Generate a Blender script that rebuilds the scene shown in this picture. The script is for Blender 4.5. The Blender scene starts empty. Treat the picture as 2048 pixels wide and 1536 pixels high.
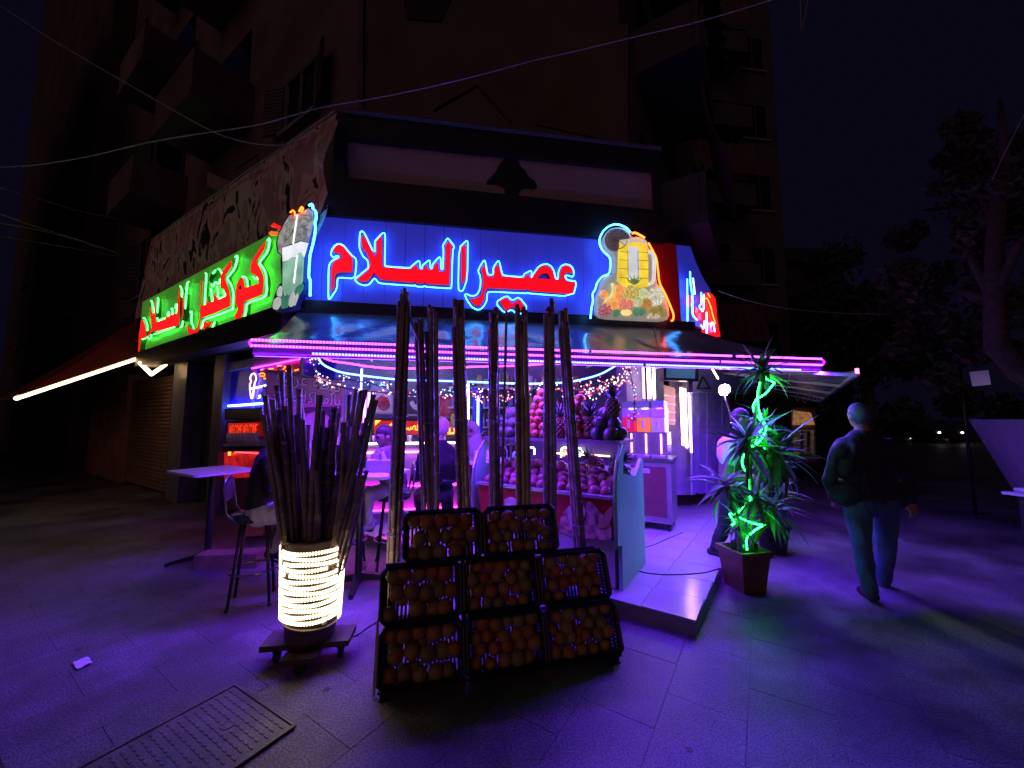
import bpy, bmesh, math, random
from mathutils import Vector, Matrix, noise
from mathutils.geometry import tessellate_polygon
random.seed(7)
R = math.radians
SC = bpy.context.scene
COL = SC.collection

# ------------------------------------------------------------------ camera
EYE, PITCH, FPX = 1.6, R(5.0), 769.0
cam_d = bpy.data.cameras.new('camera'); cam = bpy.data.objects.new('camera', cam_d); COL.objects.link(cam)
cam_d.sensor_width = 36; cam_d.lens = 36*FPX/2048; cam_d.clip_end = 400; cam_d.clip_start = .05
cam.location = (0, 0, EYE); cam.rotation_euler = (R(90)+PITCH, 0, 0)
SC.camera = cam

# ------------------------------------------------------------------ night sky
W_ = bpy.data.worlds.new('World'); SC.world = W_; W_.use_nodes = True
nt = W_.node_tree; nt.nodes.clear()
sky = nt.nodes.new('ShaderNodeTexSky'); sky.sky_type = 'NISHITA'; sky.sun_disc = False
sky.sun_elevation = R(-7); sky.sun_rotation = R(200); sky.air_density = 1.0; sky.ozone_density = 4
bg = nt.nodes.new('ShaderNodeBackground'); out = nt.nodes.new('ShaderNodeOutputWorld')
mixc = nt.nodes.new('ShaderNodeMix'); mixc.data_type = 'RGBA'; mixc.inputs[0].default_value = .8
mixc.inputs[7].default_value = (.042, .033, .115, 1)          # city night glow over the last blue of dusk
nt.links.new(sky.outputs[0], mixc.inputs[6]); nt.links.new(mixc.outputs[2], bg.inputs[0])
bg.inputs[1].default_value = .068
nt.links.new(bg.outputs[0], out.inputs[0])
# moon / city glow: one weak warm lamp far away
sd = bpy.data.lights.new('moonlight', 'SUN'); sd.energy = .105; sd.angle = R(60); sd.color = (1, .50, .46)
so = bpy.data.objects.new('moonlight', sd); COL.objects.link(so); so.rotation_euler = (R(77), 0, R(-22))

SC.view_settings.view_transform = 'Standard'; SC.view_settings.look = 'None'
SC.view_settings.exposure = .2; SC.view_settings.gamma = 1; SC.view_settings.use_curve_mapping = False
cy = SC.cycles
cy.use_denoising = True; cy.max_bounces = 7; cy.diffuse_bounces = 3; cy.glossy_bounces = 3; cy.transmission_bounces = 5
cy.sample_clamp_indirect = 3.0; cy.caustics_reflective = False; cy.caustics_refractive = False; cy.use_light_tree = True

# ------------------------------------------------------------------ helpers
WM = {}
def ray(u, v):
    a = (u-1024)/FPX; b = (768-v)/FPX
    return Vector((a, math.cos(PITCH)-b*math.sin(PITCH), math.sin(PITCH)+b*math.cos(PITCH)))
def at(u, v, Y):
    d = ray(u, v); return Vector((0, 0, EYE))+d*(Y/d.y)
def gr(u, v, z=0.0):
    d = ray(u, v); return Vector((0, 0, EYE))+d*((z-EYE)/d.z)
def onp(u, v, pl, off=0.0):
    ox, oy, ang = pl; n = outn(pl)
    d = ray(u, v); t = ((ox+n.x*off)*n.x+(oy+n.y*off)*n.y)/(d.x*n.x+d.y*n.y)
    return Vector((0, 0, EYE))+d*t
def dirv(deg): return Vector((math.cos(R(deg)), math.sin(R(deg)), 0))
def outn(pl):
    d = dirv(pl[2]); n = Vector((d.y, -d.x, 0))
    if n.dot(Vector((pl[0], pl[1], 0))) > 0: n = -n
    return n
def plane_pt(pl, s, off, z):
    return Vector((pl[0], pl[1], 0))+dirv(pl[2])*s+outn(pl)*off+Vector((0, 0, z))

class MB:
    def __init__(s): s.v = []; s.f = []; s.mi = []; s.cur = 0
    def add(s, vs, fs):
        b = len(s.v); s.v += [Vector(p) for p in vs]
        s.f += [tuple(b+i for i in f) for f in fs]; s.mi += [s.cur]*len(fs); return s
    def obox(s, c, ax, ay, az):
        c = Vector(c); ax = Vector(ax); ay = Vector(ay); az = Vector(az); vs = []
        for z in (-1, 1):
            for y in (-1, 1):
                for x in (-1, 1): vs.append(c+ax*x+ay*y+az*z)
        fs = [(0, 2, 3, 1), (4, 5, 7, 6), (0, 1, 5, 4), (2, 6, 7, 3), (0, 4, 6, 2), (1, 3, 7, 5)]
        if ax.cross(ay).dot(az) < 0: fs = [f[::-1] for f in fs]
        return s.add(vs, fs)
    def box(s, c, size, rz=0):
        c_, s_ = math.cos(rz), math.sin(rz)
        return s.obox(c, (size[0]/2*c_, size[0]/2*s_, 0), (-size[1]/2*s_, size[1]/2*c_, 0), (0, 0, size[2]/2))
    def bar(s, p, q, w, h=None):
        p = Vector(p); q = Vector(q); d = q-p; h = h or w
        up = Vector((0, 0, 1)) if abs(d.normalized().z) < .95 else Vector((0, 1, 0))
        x = d.cross(up).normalized(); y = x.cross(d).normalized()
        return s.obox((p+q)/2, d/2, x*(w/2), y*(h/2))
    def tube(s, pts, r, n=6, closed=False, cap=True):
        pts = [Vector(p) for p in pts]; m = len(pts)
        if m < 2: return s
        rs = r if isinstance(r, (list, tuple)) else [r]*m
        if len(rs) != m: rs = [rs[min(len(rs)-1, int(round(i*(len(rs)-1)/(m-1))))] for i in range(m)]
        prev = None; rings = []
        for i, p in enumerate(pts):
            a = pts[(i-1) % m] if (closed or i > 0) else p
            b = pts[(i+1) % m] if (closed or i < m-1) else p
            t = (b-a)
            if t.length < 1e-9: t = Vector((0, 0, 1))
            t.normalize()
            if prev is None:
                up = Vector((0, 0, 1)) if abs(t.z) < .9 else Vector((1, 0, 0))
                nrm = t.cross(up).normalized()
            else:
                nrm = prev-t*prev.dot(t)
                nrm = nrm.normalized() if nrm.length > 1e-6 else t.orthogonal().normalized()
            prev = nrm; bn = t.cross(nrm)
            rings.append([p+nrm*(rs[i]*math.cos(2*math.pi*k/n))+bn*(rs[i]*math.sin(2*math.pi*k/n)) for k in range(n)])
        vs = [q for rg in rings for q in rg]; fs = []
        for i in range(m if closed else m-1):
            j = (i+1) % m
            for k in range(n): fs.append((i*n+k, i*n+(k+1) % n, j*n+(k+1) % n, j*n+k))
        if cap and not closed:
            fs.append(tuple(range(n))[::-1]); fs.append(tuple((m-1)*n+k for k in range(n)))
        return s.add(vs, fs)
    def sphere(s, c, r, nu=10, nv=6, sc=(1, 1, 1), rot=None):
        c = Vector(c); vs = [Vector((0, 0, 1))]
        for j in range(1, nv):
            th = math.pi*j/nv
            for i in range(nu):
                ph = 2*math.pi*i/nu; vs.append(Vector((math.sin(th)*math.cos(ph), math.sin(th)*math.sin(ph), math.cos(th))))
        vs.append(Vector((0, 0, -1)))
        out_ = []
        for q in vs:
            q = Vector((q.x*sc[0], q.y*sc[1], q.z*sc[2]))*r
            if rot is not None: q = rot @ q
            out_.append(c+q)
        fs = []
        for i in range(nu): fs.append((0, 1+i, 1+(i+1) % nu))
        for j in range(nv-2):
            for i in range(nu):
                a = 1+j*nu+i; b = 1+j*nu+(i+1) % nu; fs.append((a, a+nu, b+nu, b))
        L = len(vs)-1; o = 1+(nv-2)*nu
        for i in range(nu): fs.append((L, o+(i+1) % nu, o+i))
        return s.add(out_, fs)
    def lathe(s, prof, c, n=16, axis=None, cap=True):
        c = Vector(c); z = Vector(axis).normalized() if axis is not None else Vector((0, 0, 1))
        x = z.orthogonal().normalized() if axis is not None else Vector((1, 0, 0)); y = z.cross(x)
        vs = []; fs = []
        for (r, h) in prof:
            for k in range(n): vs.append(c+z*h+x*(r*math.cos(2*math.pi*k/n))+y*(r*math.sin(2*math.pi*k/n)))
        for i in range(len(prof)-1):
            for k in range(n): fs.append((i*n+k, i*n+(k+1) % n, (i+1)*n+(k+1) % n, (i+1)*n+k))
        if cap:
            fs.append(tuple(range(n))[::-1]); fs.append(tuple((len(prof)-1)*n+k for k in range(n)))
        return s.add(vs, fs)
    def prism(s, poly, ext, holes=(), back=True, side_mat=None):
        """poly: planar 3D points (the front face); ext: vector from the front face to the back face"""
        ext = Vector(ext); loops = [[Vector(p) for p in poly]]+[[Vector(p) for p in h] for h in holes]
        allp = [p for l in loops for p in l]; tris = tessellate_polygon(loops)
        nrm = Vector((0, 0, 0))
        for t in tris: nrm += (allp[t[1]]-allp[t[0]]).cross(allp[t[2]]-allp[t[0]])
        ff = [t if ((allp[t[1]]-allp[t[0]]).cross(allp[t[2]]-allp[t[0]])).dot(ext) < 0 else t[::-1] for t in tris]
        n = len(allp); front = s.cur
        s.add(allp, ff)
        if back: s.add([p+ext for p in allp], [f[::-1] for f in ff])
        if side_mat is not None: s.cur = side_mat
        for l in loops:
            m = len(l); vs = l+[p+ext for p in l]; fs = []
            for i in range(m): fs.append((i, (i+1) % m, m+(i+1) % m, m+i))
            s.add(vs, fs)
        s.cur = front; return s
    def grid(s, rows):
        b = []; m = len(rows[0]); vs = [p for r in rows for p in r]; fs = []
        for i in range(len(rows)-1):
            for k in range(m-1): fs.append((i*m+k, i*m+k+1, (i+1)*m+k+1, (i+1)*m+k))
        return s.add(vs, fs)
    def build(s, name, mat, parent=None, smooth=False, kind=None, world=True, label=None):
        me = bpy.data.meshes.new(name)
        vs = s.v
        if parent is not None and world:
            inv = WM[parent].inverted(); vs = [inv @ p for p in vs]
        me.from_pydata([tuple(p) for p in vs], [], s.f)
        mats = mat if isinstance(mat, (list, tuple)) else [mat]
        for m_ in mats: me.materials.append(m_)
        if len(mats) > 1: me.polygons.foreach_set('material_index', s.mi)
        if smooth: me.polygons.foreach_set('use_smooth', [True]*len(me.polygons))
        me.update()
        return link(name, me, parent, kind, label)
def link(name, me, parent=None, kind=None, label=None):
    o = bpy.data.objects.new(name, me); COL.objects.link(o)
    if parent is not None: o.parent = parent; WM[o] = WM[parent]
    else: WM[o] = Matrix.Identity(4)
    if kind: o['kind'] = kind
    if label: o['label'] = label
    return o
def thing(name, label, cat, loc=(0, 0, 0), rz=0.0, group=None, rot=None):
    o = bpy.data.objects.new(name, None); COL.objects.link(o); o.empty_display_size = .1
    o.location = loc; o.rotation_euler = rot if rot is not None else (0, 0, rz)
    WM[o] = Matrix.Translation(Vector(loc)) @ o.rotation_euler.to_matrix().to_4x4()
    o['label'] = label; o['category'] = cat
    if group: o['group'] = group
    return o
def tag(o, label, cat, group=None):
    o['label'] = label; o['category'] = cat
    if group: o['group'] = group
    return o
def copy_tree(o, parent=None):
    c = o.copy(); COL.objects.link(c); WM[c] = WM[o]
    if parent is not None: c.parent = parent
    for ch in list(o.children): copy_tree(ch, c)
    return c

# ------------------------------------------------------------------ materials
MATS = {}
def mat(name, col, rough=.6, metal=0.0, vary=.18, vs=6.0, bump=0.0, bs=60.0, spec=.5, trans=0.0, alpha=1.0, coat=0.0, spots=None, rv=.0, glow=None):
    if name in MATS: return MATS[name]
    m = bpy.data.materials.new(name); m.use_nodes = True; N = m.node_tree.nodes; L = m.node_tree.links
    p = N['Principled BSDF']; p.inputs['Roughness'].default_value = rough; p.inputs['Emission Color'].default_value = tuple(glow or (0, 0, 0))+(1,); p.inputs['Emission Strength'].default_value = 1.0 if glow else 0.0; p.inputs['Metallic'].default_value = metal
    p.inputs['Specular IOR Level'].default_value = spec
    if trans: p.inputs['Transmission Weight'].default_value = trans
    if alpha < 1: p.inputs['Alpha'].default_value = alpha
    if coat: p.inputs['Coat Weight'].default_value = coat; p.inputs['Coat Roughness'].default_value = .1
    tc = N.new('ShaderNodeTexCoord')
    c = (col[0], col[1], col[2], 1)
    if vary > 0:
        no = N.new('ShaderNodeTexNoise'); no.inputs['Scale'].default_value = vs; no.inputs['Detail'].default_value = 5
        L.new(tc.outputs['Object'], no.inputs['Vector'])
        rp = N.new('ShaderNodeValToRGB')
        rp.color_ramp.elements[0].position = .3; rp.color_ramp.elements[1].position = .7
        rp.color_ramp.elements[0].color = tuple(max(0, x*(1-vary)) for x in col)+(1,)
        rp.color_ramp.elements[1].color = tuple(min(1, x*(1+vary)) for x in col)+(1,)
        L.new(no.outputs['Fac'], rp.inputs[0]); src = rp.outputs[0]
        if spots:                                            # (colour, scale, threshold)
            n2 = N.new('ShaderNodeTexNoise'); n2.inputs['Scale'].default_value = spots[1]; n2.inputs['Detail'].default_value = 2
            L.new(tc.outputs['Object'], n2.inputs['Vector'])
            r2 = N.new('ShaderNodeValToRGB'); r2.color_ramp.elements[0].position = spots[2]; r2.color_ramp.elements[1].position = min(1, spots[2]+.06)
            mx = N.new('ShaderNodeMix'); mx.data_type = 'RGBA'; mx.inputs[7].default_value = tuple(spots[0])+(1,)
            L.new(n2.outputs['Fac'], r2.inputs[0]); L.new(r2.outputs[0], mx.inputs[0]); L.new(src, mx.inputs[6]); src = mx.outputs[2]
        L.new(src, p.inputs['Base Color'])
        if rv:
            mr = N.new('ShaderNodeMapRange'); mr.inputs[3].default_value = max(.02, rough-rv); mr.inputs[4].default_value = rough+rv
            L.new(no.outputs['Fac'], mr.inputs[0]); L.new(mr.outputs[0], p.inputs['Roughness'])
    else: p.inputs['Base Color'].default_value = c
    if bump:
        nb = N.new('ShaderNodeTexNoise'); nb.inputs['Scale'].default_value = bs; nb.inputs['Detail'].default_value = 4
        L.new(tc.outputs['Object'], nb.inputs['Vector'])
        bp = N.new('ShaderNodeBump'); bp.inputs['Strength'].default_value = bump; bp.inputs['Distance'].default_value = .02
        L.new(nb.outputs['Fac'], bp.inputs['Height']); L.new(bp.outputs[0], p.inputs['Normal'])
    MATS[name] = m; return m
def emi(name, col, strength, base=(.02, .02, .02), vary=0.0, vs=8.0, rough=.35):
    if name in MATS: return MATS[name]
    m = bpy.data.materials.new(name); m.use_nodes = True; N = m.node_tree.nodes; L = m.node_tree.links
    p = N['Principled BSDF']; p.inputs['Base Color'].default_value = tuple(base)+(1,); p.inputs['Roughness'].default_value = rough
    p.inputs['Emission Color'].default_value = tuple(col)+(1,); p.inputs['Emission Strength'].default_value = strength
    if vary:
        tc = N.new('ShaderNodeTexCoord'); no = N.new('ShaderNodeTexNoise'); no.inputs['Scale'].default_value = vs
        L.new(tc.outputs['Object'], no.inputs['Vector'])
        mr = N.new('ShaderNodeMapRange'); mr.inputs[1].default_value = .3; mr.inputs[2].default_value = .7
        mr.inputs[3].default_value = strength*(1-vary); mr.inputs[4].default_value = strength*(1+vary)
        L.new(no.outputs['Fac'], mr.inputs[0]); L.new(mr.outputs[0], p.inputs['Emission Strength'])
    MATS[name] = m; return m

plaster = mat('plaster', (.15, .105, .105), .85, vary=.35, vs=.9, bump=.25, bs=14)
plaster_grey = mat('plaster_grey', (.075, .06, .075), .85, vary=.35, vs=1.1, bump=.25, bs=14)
dark_wall = mat('dark_wall', (.03, .027, .03), .8, vary=.3)
concrete = mat('concrete', (.25, .23, .22), .85, vary=.3, vs=3, bump=.2)
black_metal = mat('black_metal', (.018, .018, .02), .35, .3, vary=.3)
chrome_dark = mat('chrome_dark', (.25, .25, .27), .25, .9, vary=.2)
steel = mat('steel', (.5, .5, .52), .3, .9, vary=.15, rv=.1)
alum = mat('aluminium', (.55, .55, .57), .4, .8, vary=.15)
black_plastic = mat('black_plastic', (.014, .014, .016), .32, vary=.3, spec=.5)
white_paint = mat('white_paint', (.75, .75, .75), .4, vary=.08)
table_top = mat('table_top', (.74, .74, .74), .3, vary=.06)
dark_glass = mat('dark_glass', (.01, .01, .014), .08, vary=0)
wood_dark = mat('wood_dark', (.06, .035, .03), .55, vary=.4, vs=14)
rubber = mat('rubber', (.02, .02, .02), .7, vary=.2)
cable_mat = mat('cable_black', (.02, .02, .022), .5, vary=.2)
cable_pale = mat('cable_pale', (.35, .30, .33), .6, vary=.2)

# light emitters (what gives off light in the photograph)
E_MAG = emi('led_magenta', (.42, .026, 1.0), 17)
E_BLUE = emi('led_blue', (.045, .060, 1.0), 18)
E_PINK = emi('rope_pink', (1.0, .02, .62), 14)
E_CYAN = emi('neon_cyan', (.040, .34, 1.0), 11)
E_GREEN = emi('neon_green', (.055, 1.0, .11), 8)
E_ORANGE = emi('neon_orange', (1.0, .10, .008), 8)
E_WARM = emi('led_warm', (1.0, .62, .30), 6.5)
E_BARREL = emi('barrel_bead', (1.0, .78, .50), 5.2)
E_WHITE = emi('tube_white', (1.0, .80, .92), 12)
E_TPINK = emi('tube_pink', (1.0, .22, .98), 9)
E_TBLUE = emi('tube_blue', (.08, .14, 1.0), 26)
E_TWARM = emi('tube_warm', (1.0, .60, .34), 13)
E_RED = emi('sign_red', (1.0, .003, .012), .9, base=(.5, .01, .02), vary=.12, vs=3)
E_RED2 = emi('sign_red_side', (1.0, .010, .014), .95, base=(.5, .01, .02), vary=.12, vs=3)
E_ROPEG = emi('rope_green', (.008, 1.0, .055), 38)
E_FLOOD = emi('flood_led', (.85, .88, 1.0), 190)
E_LEDRED = emi('matrix_red', (1.0, .045, .015), 1.5)
E_LEDYEL = emi('matrix_amber', (1.0, .42, .03), 2.4)

F_ANG, L_ANG, R_ANG = 12.0, 147.0, 52.0
A = (-2.40, 4.35)
PF = (A[0], A[1], F_ANG); PL = (A[0], A[1], L_ANG)
Fd, Ld, Rd = dirv(F_ANG), dirv(L_ANG), dirv(57.0)
nF, nL = outn(PF), outn(PL)
Bp = plane_pt(PF, 4.85, 0, 0); PR = (Bp.x, Bp.y, R_ANG); nR = outn(PR)
def fp(s, off, z): return plane_pt(PF, s, off, z)
def lp(s, off, z): return plane_pt(PL, s, off, z)
Z = Vector((0, 0, 1))

# ================================================================== GROUND
gm = bpy.data.materials.new('paving'); gm.use_nodes = True
def paving_nodes(m, base=(.17, .165, .17), joints=True):
    N = m.node_tree.nodes; L = m.node_tree.links; p = N['Principled BSDF']
    tc = N.new('ShaderNodeTexCoord'); gp = N.new('ShaderNodeNewGeometry')
    n1 = N.new('ShaderNodeTexNoise'); n1.inputs['Scale'].default_value = 1.1; n1.inputs['Detail'].default_value = 6
    n2 = N.new('ShaderNodeTexNoise'); n2.inputs['Scale'].default_value = 95; n2.inputs['Detail'].default_value = 3
    for n_ in (n1, n2): L.new(gp.outputs['Position'], n_.inputs['Vector'])
    r1 = N.new('ShaderNodeValToRGB'); r1.color_ramp.elements[0].position = .33; r1.color_ramp.elements[1].position = .68
    r1.color_ramp.elements[0].color = tuple(x*.55 for x in base)+(1,); r1.color_ramp.elements[1].color = tuple(x*1.25 for x in base)+(1,)
    r2 = N.new('ShaderNodeValToRGB'); r2.color_ramp.elements[0].position = .38; r2.color_ramp.elements[1].position = .62
    r2.color_ramp.elements[0].color = (.45, .45, .45, 1); r2.color_ramp.elements[1].color = (1.5, 1.5, 1.5, 1)
    mu = N.new('ShaderNodeMix'); mu.data_type = 'RGBA'; mu.blend_type = 'MULTIPLY'; mu.inputs[0].default_value = 1
    L.new(n1.outputs['Fac'], r1.inputs[0]); L.new(n2.outputs['Fac'], r2.inputs[0])
    L.new(r1.outputs[0], mu.inputs[6]); L.new(r2.outputs[0], mu.inputs[7]); src = mu.outputs[2]
    vo = N.new('ShaderNodeTexVoronoi'); vo.inputs['Scale'].default_value = 3.1; L.new(gp.outputs['Position'], vo.inputs['Vector'])
    rg = N.new('ShaderNodeValToRGB'); rg.color_ramp.elements[0].position = .055; rg.color_ramp.elements[1].position = .075; rg.color_ramp.elements[0].color = (.35, .35, .35, 1); rg.color_ramp.elements[1].color = (1, 1, 1, 1)
    n3 = N.new('ShaderNodeTexNoise'); n3.inputs['Scale'].default_value = .55; n3.inputs['Detail'].default_value = 8; n3.inputs['Roughness'].default_value = .7; L.new(gp.outputs['Position'], n3.inputs['Vector'])
    r3 = N.new('ShaderNodeValToRGB'); r3.color_ramp.elements[0].position = .40; r3.color_ramp.elements[1].position = .58; r3.color_ramp.elements[0].color = (.50, .48, .48, 1); r3.color_ramp.elements[1].color = (1.1, 1.1, 1.1, 1)
    L.new(vo.outputs['Distance'], rg.inputs[0]); L.new(n3.outputs['Fac'], r3.inputs[0])
    for rr_ in (rg, r3):
        mm = N.new('ShaderNodeMix'); mm.data_type = 'RGBA'; mm.blend_type = 'MULTIPLY'; mm.inputs[0].default_value = 1
        L.new(src, mm.inputs[6]); L.new(rr_.outputs[0], mm.inputs[7]); src = mm.outputs[2]
    L.new(src, p.inputs['Base Color'])
    mr = N.new('ShaderNodeMapRange'); mr.inputs[1].default_value = .3; mr.inputs[2].default_value = .7
    mr.inputs[3].default_value = .36; mr.inputs[4].default_value = .62
    L.new(n1.outputs['Fac'], mr.inputs[0]); L.new(mr.outputs[0], p.inputs['Roughness'])
    bp = N.new('ShaderNodeBump'); bp.inputs['Strength'].default_value = .55; bp.inputs['Distance'].default_value = .006
    L.new(n2.outputs['Fac'], bp.inputs['Height']); L.new(bp.outputs[0], p.inputs['Normal'])
paving_nodes(gm)
slab_mats = []
for k, b in enumerate([(.17, .165, .17), (.155, .15, .158), (.185, .178, .182), (.165, .165, .178)]):
    m_ = bpy.data.materials.new('paver_stone'); m_.use_nodes = True; paving_nodes(m_, b); slab_mats.append(m_)
g = MB(); N_ = 40
g.add([(-130, -25, -.004), (130, -25, -.004), (130, 210, -.004), (-130, 210, -.004)], [(0, 1, 2, 3)])
ground = g.build('ground', gm, kind='structure')
# paver slabs: 0.62 x 0.40 m in running bond, aligned with the building grid
e1 = dirv(-33); e2 = dirv(57)
sl_mesh = []
for m_ in slab_mats:
    b = MB(); w, l, c = .2003, .3093, .0012
    top = [(-w+c, -l+c, 0), (w-c, -l+c, 0), (w-c, l-c, 0), (-w+c, l-c, 0)]
    mid = [(-w, -l, -c), (w, -l, -c), (w, l, -c), (-w, l, -c)]
    bot = [(x, y, -.03) for x, y, z in mid]
    b.add(top+mid+bot, [(0, 1, 2, 3)]+[(4+i, 4+(i+1) % 4, (i+1) % 4, i) for i in range(4)]+[(8+i, 8+(i+1) % 4, 4+(i+1) % 4, 4+i) for i in range(4)])
    me = bpy.data.meshes.new('paver'); me.from_pydata([tuple(v) for v in b.v], [], b.f); me.materials.append(m_); sl_mesh.append(me)
cand = []
for i in range(-30, 40):
    for j in range(-20, 30):
        c = e1*(i*.402-.144-.2)+e2*(j*.62+.31+(.31 if i % 2 else 0)+.02)
        if c.y < 1.25: continue
        Yc = c.y*math.cos(PITCH)-EYE*math.sin(PITCH); Zc = -c.y*math.sin(PITCH)-EYE*math.cos(PITCH)
        u = 1024+FPX*c.x/Yc; v = 768-FPX*Zc/Yc
        if -150 < u < 2200 and v < 1750: cand.append((c.length, c))
cand.sort(key=lambda t: t[0])
man_c = Vector((-1.64, 2.10, 0))
hole = [gr(468, 1377), gr(582, 1457), gr(300, 1640), gr(180, 1515)]
for k, (d_, c) in enumerate(cand[:290]):
    o = link('paver', sl_mesh[random.randrange(4)], ground)
    o.location = (c.x, c.y, random.uniform(-.0006, .0006)); o.rotation_euler = (random.uniform(-.001, .001), random.uniform(-.001, .001), R(-33))
rest = MB()
for d_, c in cand[290:1100]:
    z = random.uniform(-.001, .001)-.001
    q = [c-e1*.198-e2*.3075, c+e1*.198-e2*.3075, c+e1*.198+e2*.3075, c-e1*.198+e2*.3075]
    rest.add([p+Z*z for p in q], [(0, 1, 2, 3)])
rest.build('distant_paving', gm, ground, kind='stuff')

# raised shop floor with glossy tiles
pc = gr(1390, 1240, .12); pe1 = dirv(147); pe2 = dirv(54)
pf_ = MB()
foot = [pc, pc+pe1*6.2, pc+pe1*6.2+pe2*6.2, pc+pe2*6.2]
pf_.prism([Vector((p.x, p.y, .112)) for p in foot], (0, 0, -.14))
plat = pf_.build('shop_floor', mat('floor_slab', (.22, .20, .25), .5), kind='structure')
tile_m = mat('glazed_tile', (.46, .46, .50), .16, vary=.10, vs=2.5, bump=.03, bs=9, rv=.07)
tb = MB(); tw = .398
tb.obox((0, 0, 0), (tw/2, 0, 0), (0, tw/2, 0), (0, 0, .005))
tme = bpy.data.meshes.new('floor_tile'); tme.from_pydata([tuple(v) for v in tb.v], [], tb.f); tme.materials.append(tile_m)
for i in range(15):
    for j in range(15):
        c = pc+pe1*(.2+.402*i)+pe2*(.2+.402*j)
        o = link('floor_tile', tme, plat); o.location = (c.x, c.y, .1145+random.uniform(-.0005, .0005)); o.rotation_euler = (0, 0, R(56))

# ================================================================== SIGNS
blue_panel = mat('blue_panel', (.13, .12, .80), .42, vary=.14, vs=1.6, bump=.05, bs=3, glow=(.012, .014, .20))  # faint blue glow added so the boards look evenly lit
red_lit_panel = mat('red_lit_panel', (.55, .02, .03), .42, vary=.15, vs=2)  # red of the neon light put into the board colour
green_panel = mat('green_panel', (.22, .52, .09), .38, vary=.12, vs=1.5, bump=.06, bs=3, glow=(.030, .13, .012))  # low green glow added to even out the neon light
letter_side = mat('letter_side_teal', (.02, .10, .12), .4)
letter_side_g = mat('letter_side_green', (.03, .16, .04), .4)
frame_dark = mat('frame_dark', (.02, .02, .025), .5)
def zpx(pts, o, s): return [(o[0]+x*s, o[1]+y*s) for x, y in pts]
def smooth_poly(pts, it=1, closed=True):
    for _ in range(it):
        q = []; n = len(pts)
        rng = range(n) if closed else range(n-1)
        if not closed: q.append(pts[0])
        for i in rng:
            a, b = Vector(pts[i]), Vector(pts[(i+1) % n]); q += [a.lerp(b, .2), a.lerp(b, .8)]
        if not closed: q.append(pts[-1])
        pts = q
    return [tuple(p) for p in pts]
def letter(parent, pl, pts, front, back, face, side, holes=()):
    b = MB(); n = outn(pl)
    b.prism([onp(u, v, pl, front) for u, v in pts], n*(back-front), [[onp(u, v, pl, front) for u, v in h] for h in holes], back=False, side_mat=1)
    return b.build('letter', [face, side], parent)
def neon(parent, pl, pts, off, m, r=.0075, closed=False, it=1, posts=True):
    b = MB(); q = smooth_poly(pts, it, closed)
    b.tube([onp(u, v, pl, off) for u, v in q], r, 6, closed)
    o = b.build('neon_tube', m, parent, smooth=True)
    return o

# ---- front sign: blue boards with red letters
SZ = .13672
sign = thing('shop_sign', 'blue boarded sign with red letters outlined in light blue neon across the shop front', 'sign', fp(2.4, 0, 2.96), R(F_ANG))
ztop = lambda s: 3.985+.024*s
zbot = lambda s: 2.965+.004*s
s0, w = -.06, .2335
for k in range(20):
    a0, a1 = s0+w*k+.003, s0+w*(k+1)-.003
    b = MB(); dz = random.uniform(-.002, .002)
    b.prism([fp(a0, dz, zbot(a0)), fp(a1, dz, zbot(a1)), fp(a1, dz, ztop(a1)), fp(a0, dz, ztop(a0))], -nF*.022)
    b.build('board', blue_panel, sign)
b = MB()
b.prism([fp(-.1, -.03, 2.9), fp(4.86, -.03, 2.93), fp(4.86, -.03, 4.07), fp(-.1, -.03, 3.98)], -nF*.10)
b.build('backing_box', frame_dark, sign)
o1, o2 = (640, 450), (900, 475)
meem_t = [(120,1080),(125,640),(140,570),(170,530),(215,500),(275,470),(270,450),(245,450),(215,470),(185,468),(160,440),(165,390),(180,350),(215,300),(260,275),(300,278),(345,300),(400,365),(470,450),(510,480),(530,510),(532,560),(525,640),(510,785),(280,768),(255,790),(250,930),(145,1085)]
meem_r = [(160,970),(165,640),(175,580),(205,540),(240,510),(330,470),(300,430),(245,402),(205,400),(190,380),(200,345),(240,300),(285,280),(330,310),(400,390),(460,465),(478,520),(470,690),(300,690),(240,710),(215,760),(210,910),(170,965)]
sil_t = [(510,790),(700,635),(710,600),(700,530),(670,490),(635,465),(600,400),(575,330),(580,150),(590,100),(620,90),(650,115),(800,430),(800,240),(825,210),(910,120),(940,115),(955,140),(945,590),(960,605),(1320,630),(1340,600),(1440,520),(1460,540),(1465,620),(1480,640),(1495,620),(1500,590),(1590,515),(1610,525),(1612,620),(1625,640),(1640,620),(1648,570),(1740,470),(1765,475),(1770,640),(1785,655),(1800,640),(1808,340),(1790,310),(1860,195),(1880,200),(1970,315),(1945,360),(1935,560),(1925,910),(1905,930),(1550,905),(1530,890),(1510,905),(1410,900),(1390,880),(1370,890),(900,858),(850,840),(810,785),(785,785),(740,850),(700,880),(640,885),(570,860),(515,815)]
sil_r = [(540,795),(690,680),(730,600),(735,560),(700,440),(660,385),(610,310),(605,160),(640,155),(670,200),(795,455),(830,400),(830,220),(905,160),(910,600),(950,620),(1330,645),(1400,580),(1425,600),(1430,650),(1500,655),(1560,580),(1580,650),(1640,660),(1710,545),(1735,560),(1740,680),(1825,685),(1840,340),(1830,310),(1880,240),(1930,310),(1915,350),(1890,880),(1550,860),(1530,825),(1510,855),(1400,850),(1385,820),(1360,845),(900,800),(830,740),(790,690),(740,770),(690,820),(640,830),(580,815)]
alef_t = [(130,150),(240,45),(262,60),(255,600),(190,780),(145,785),(120,750)]
alef_r = [(165,150),(230,100),(235,570),(180,690),(165,640)]
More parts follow.
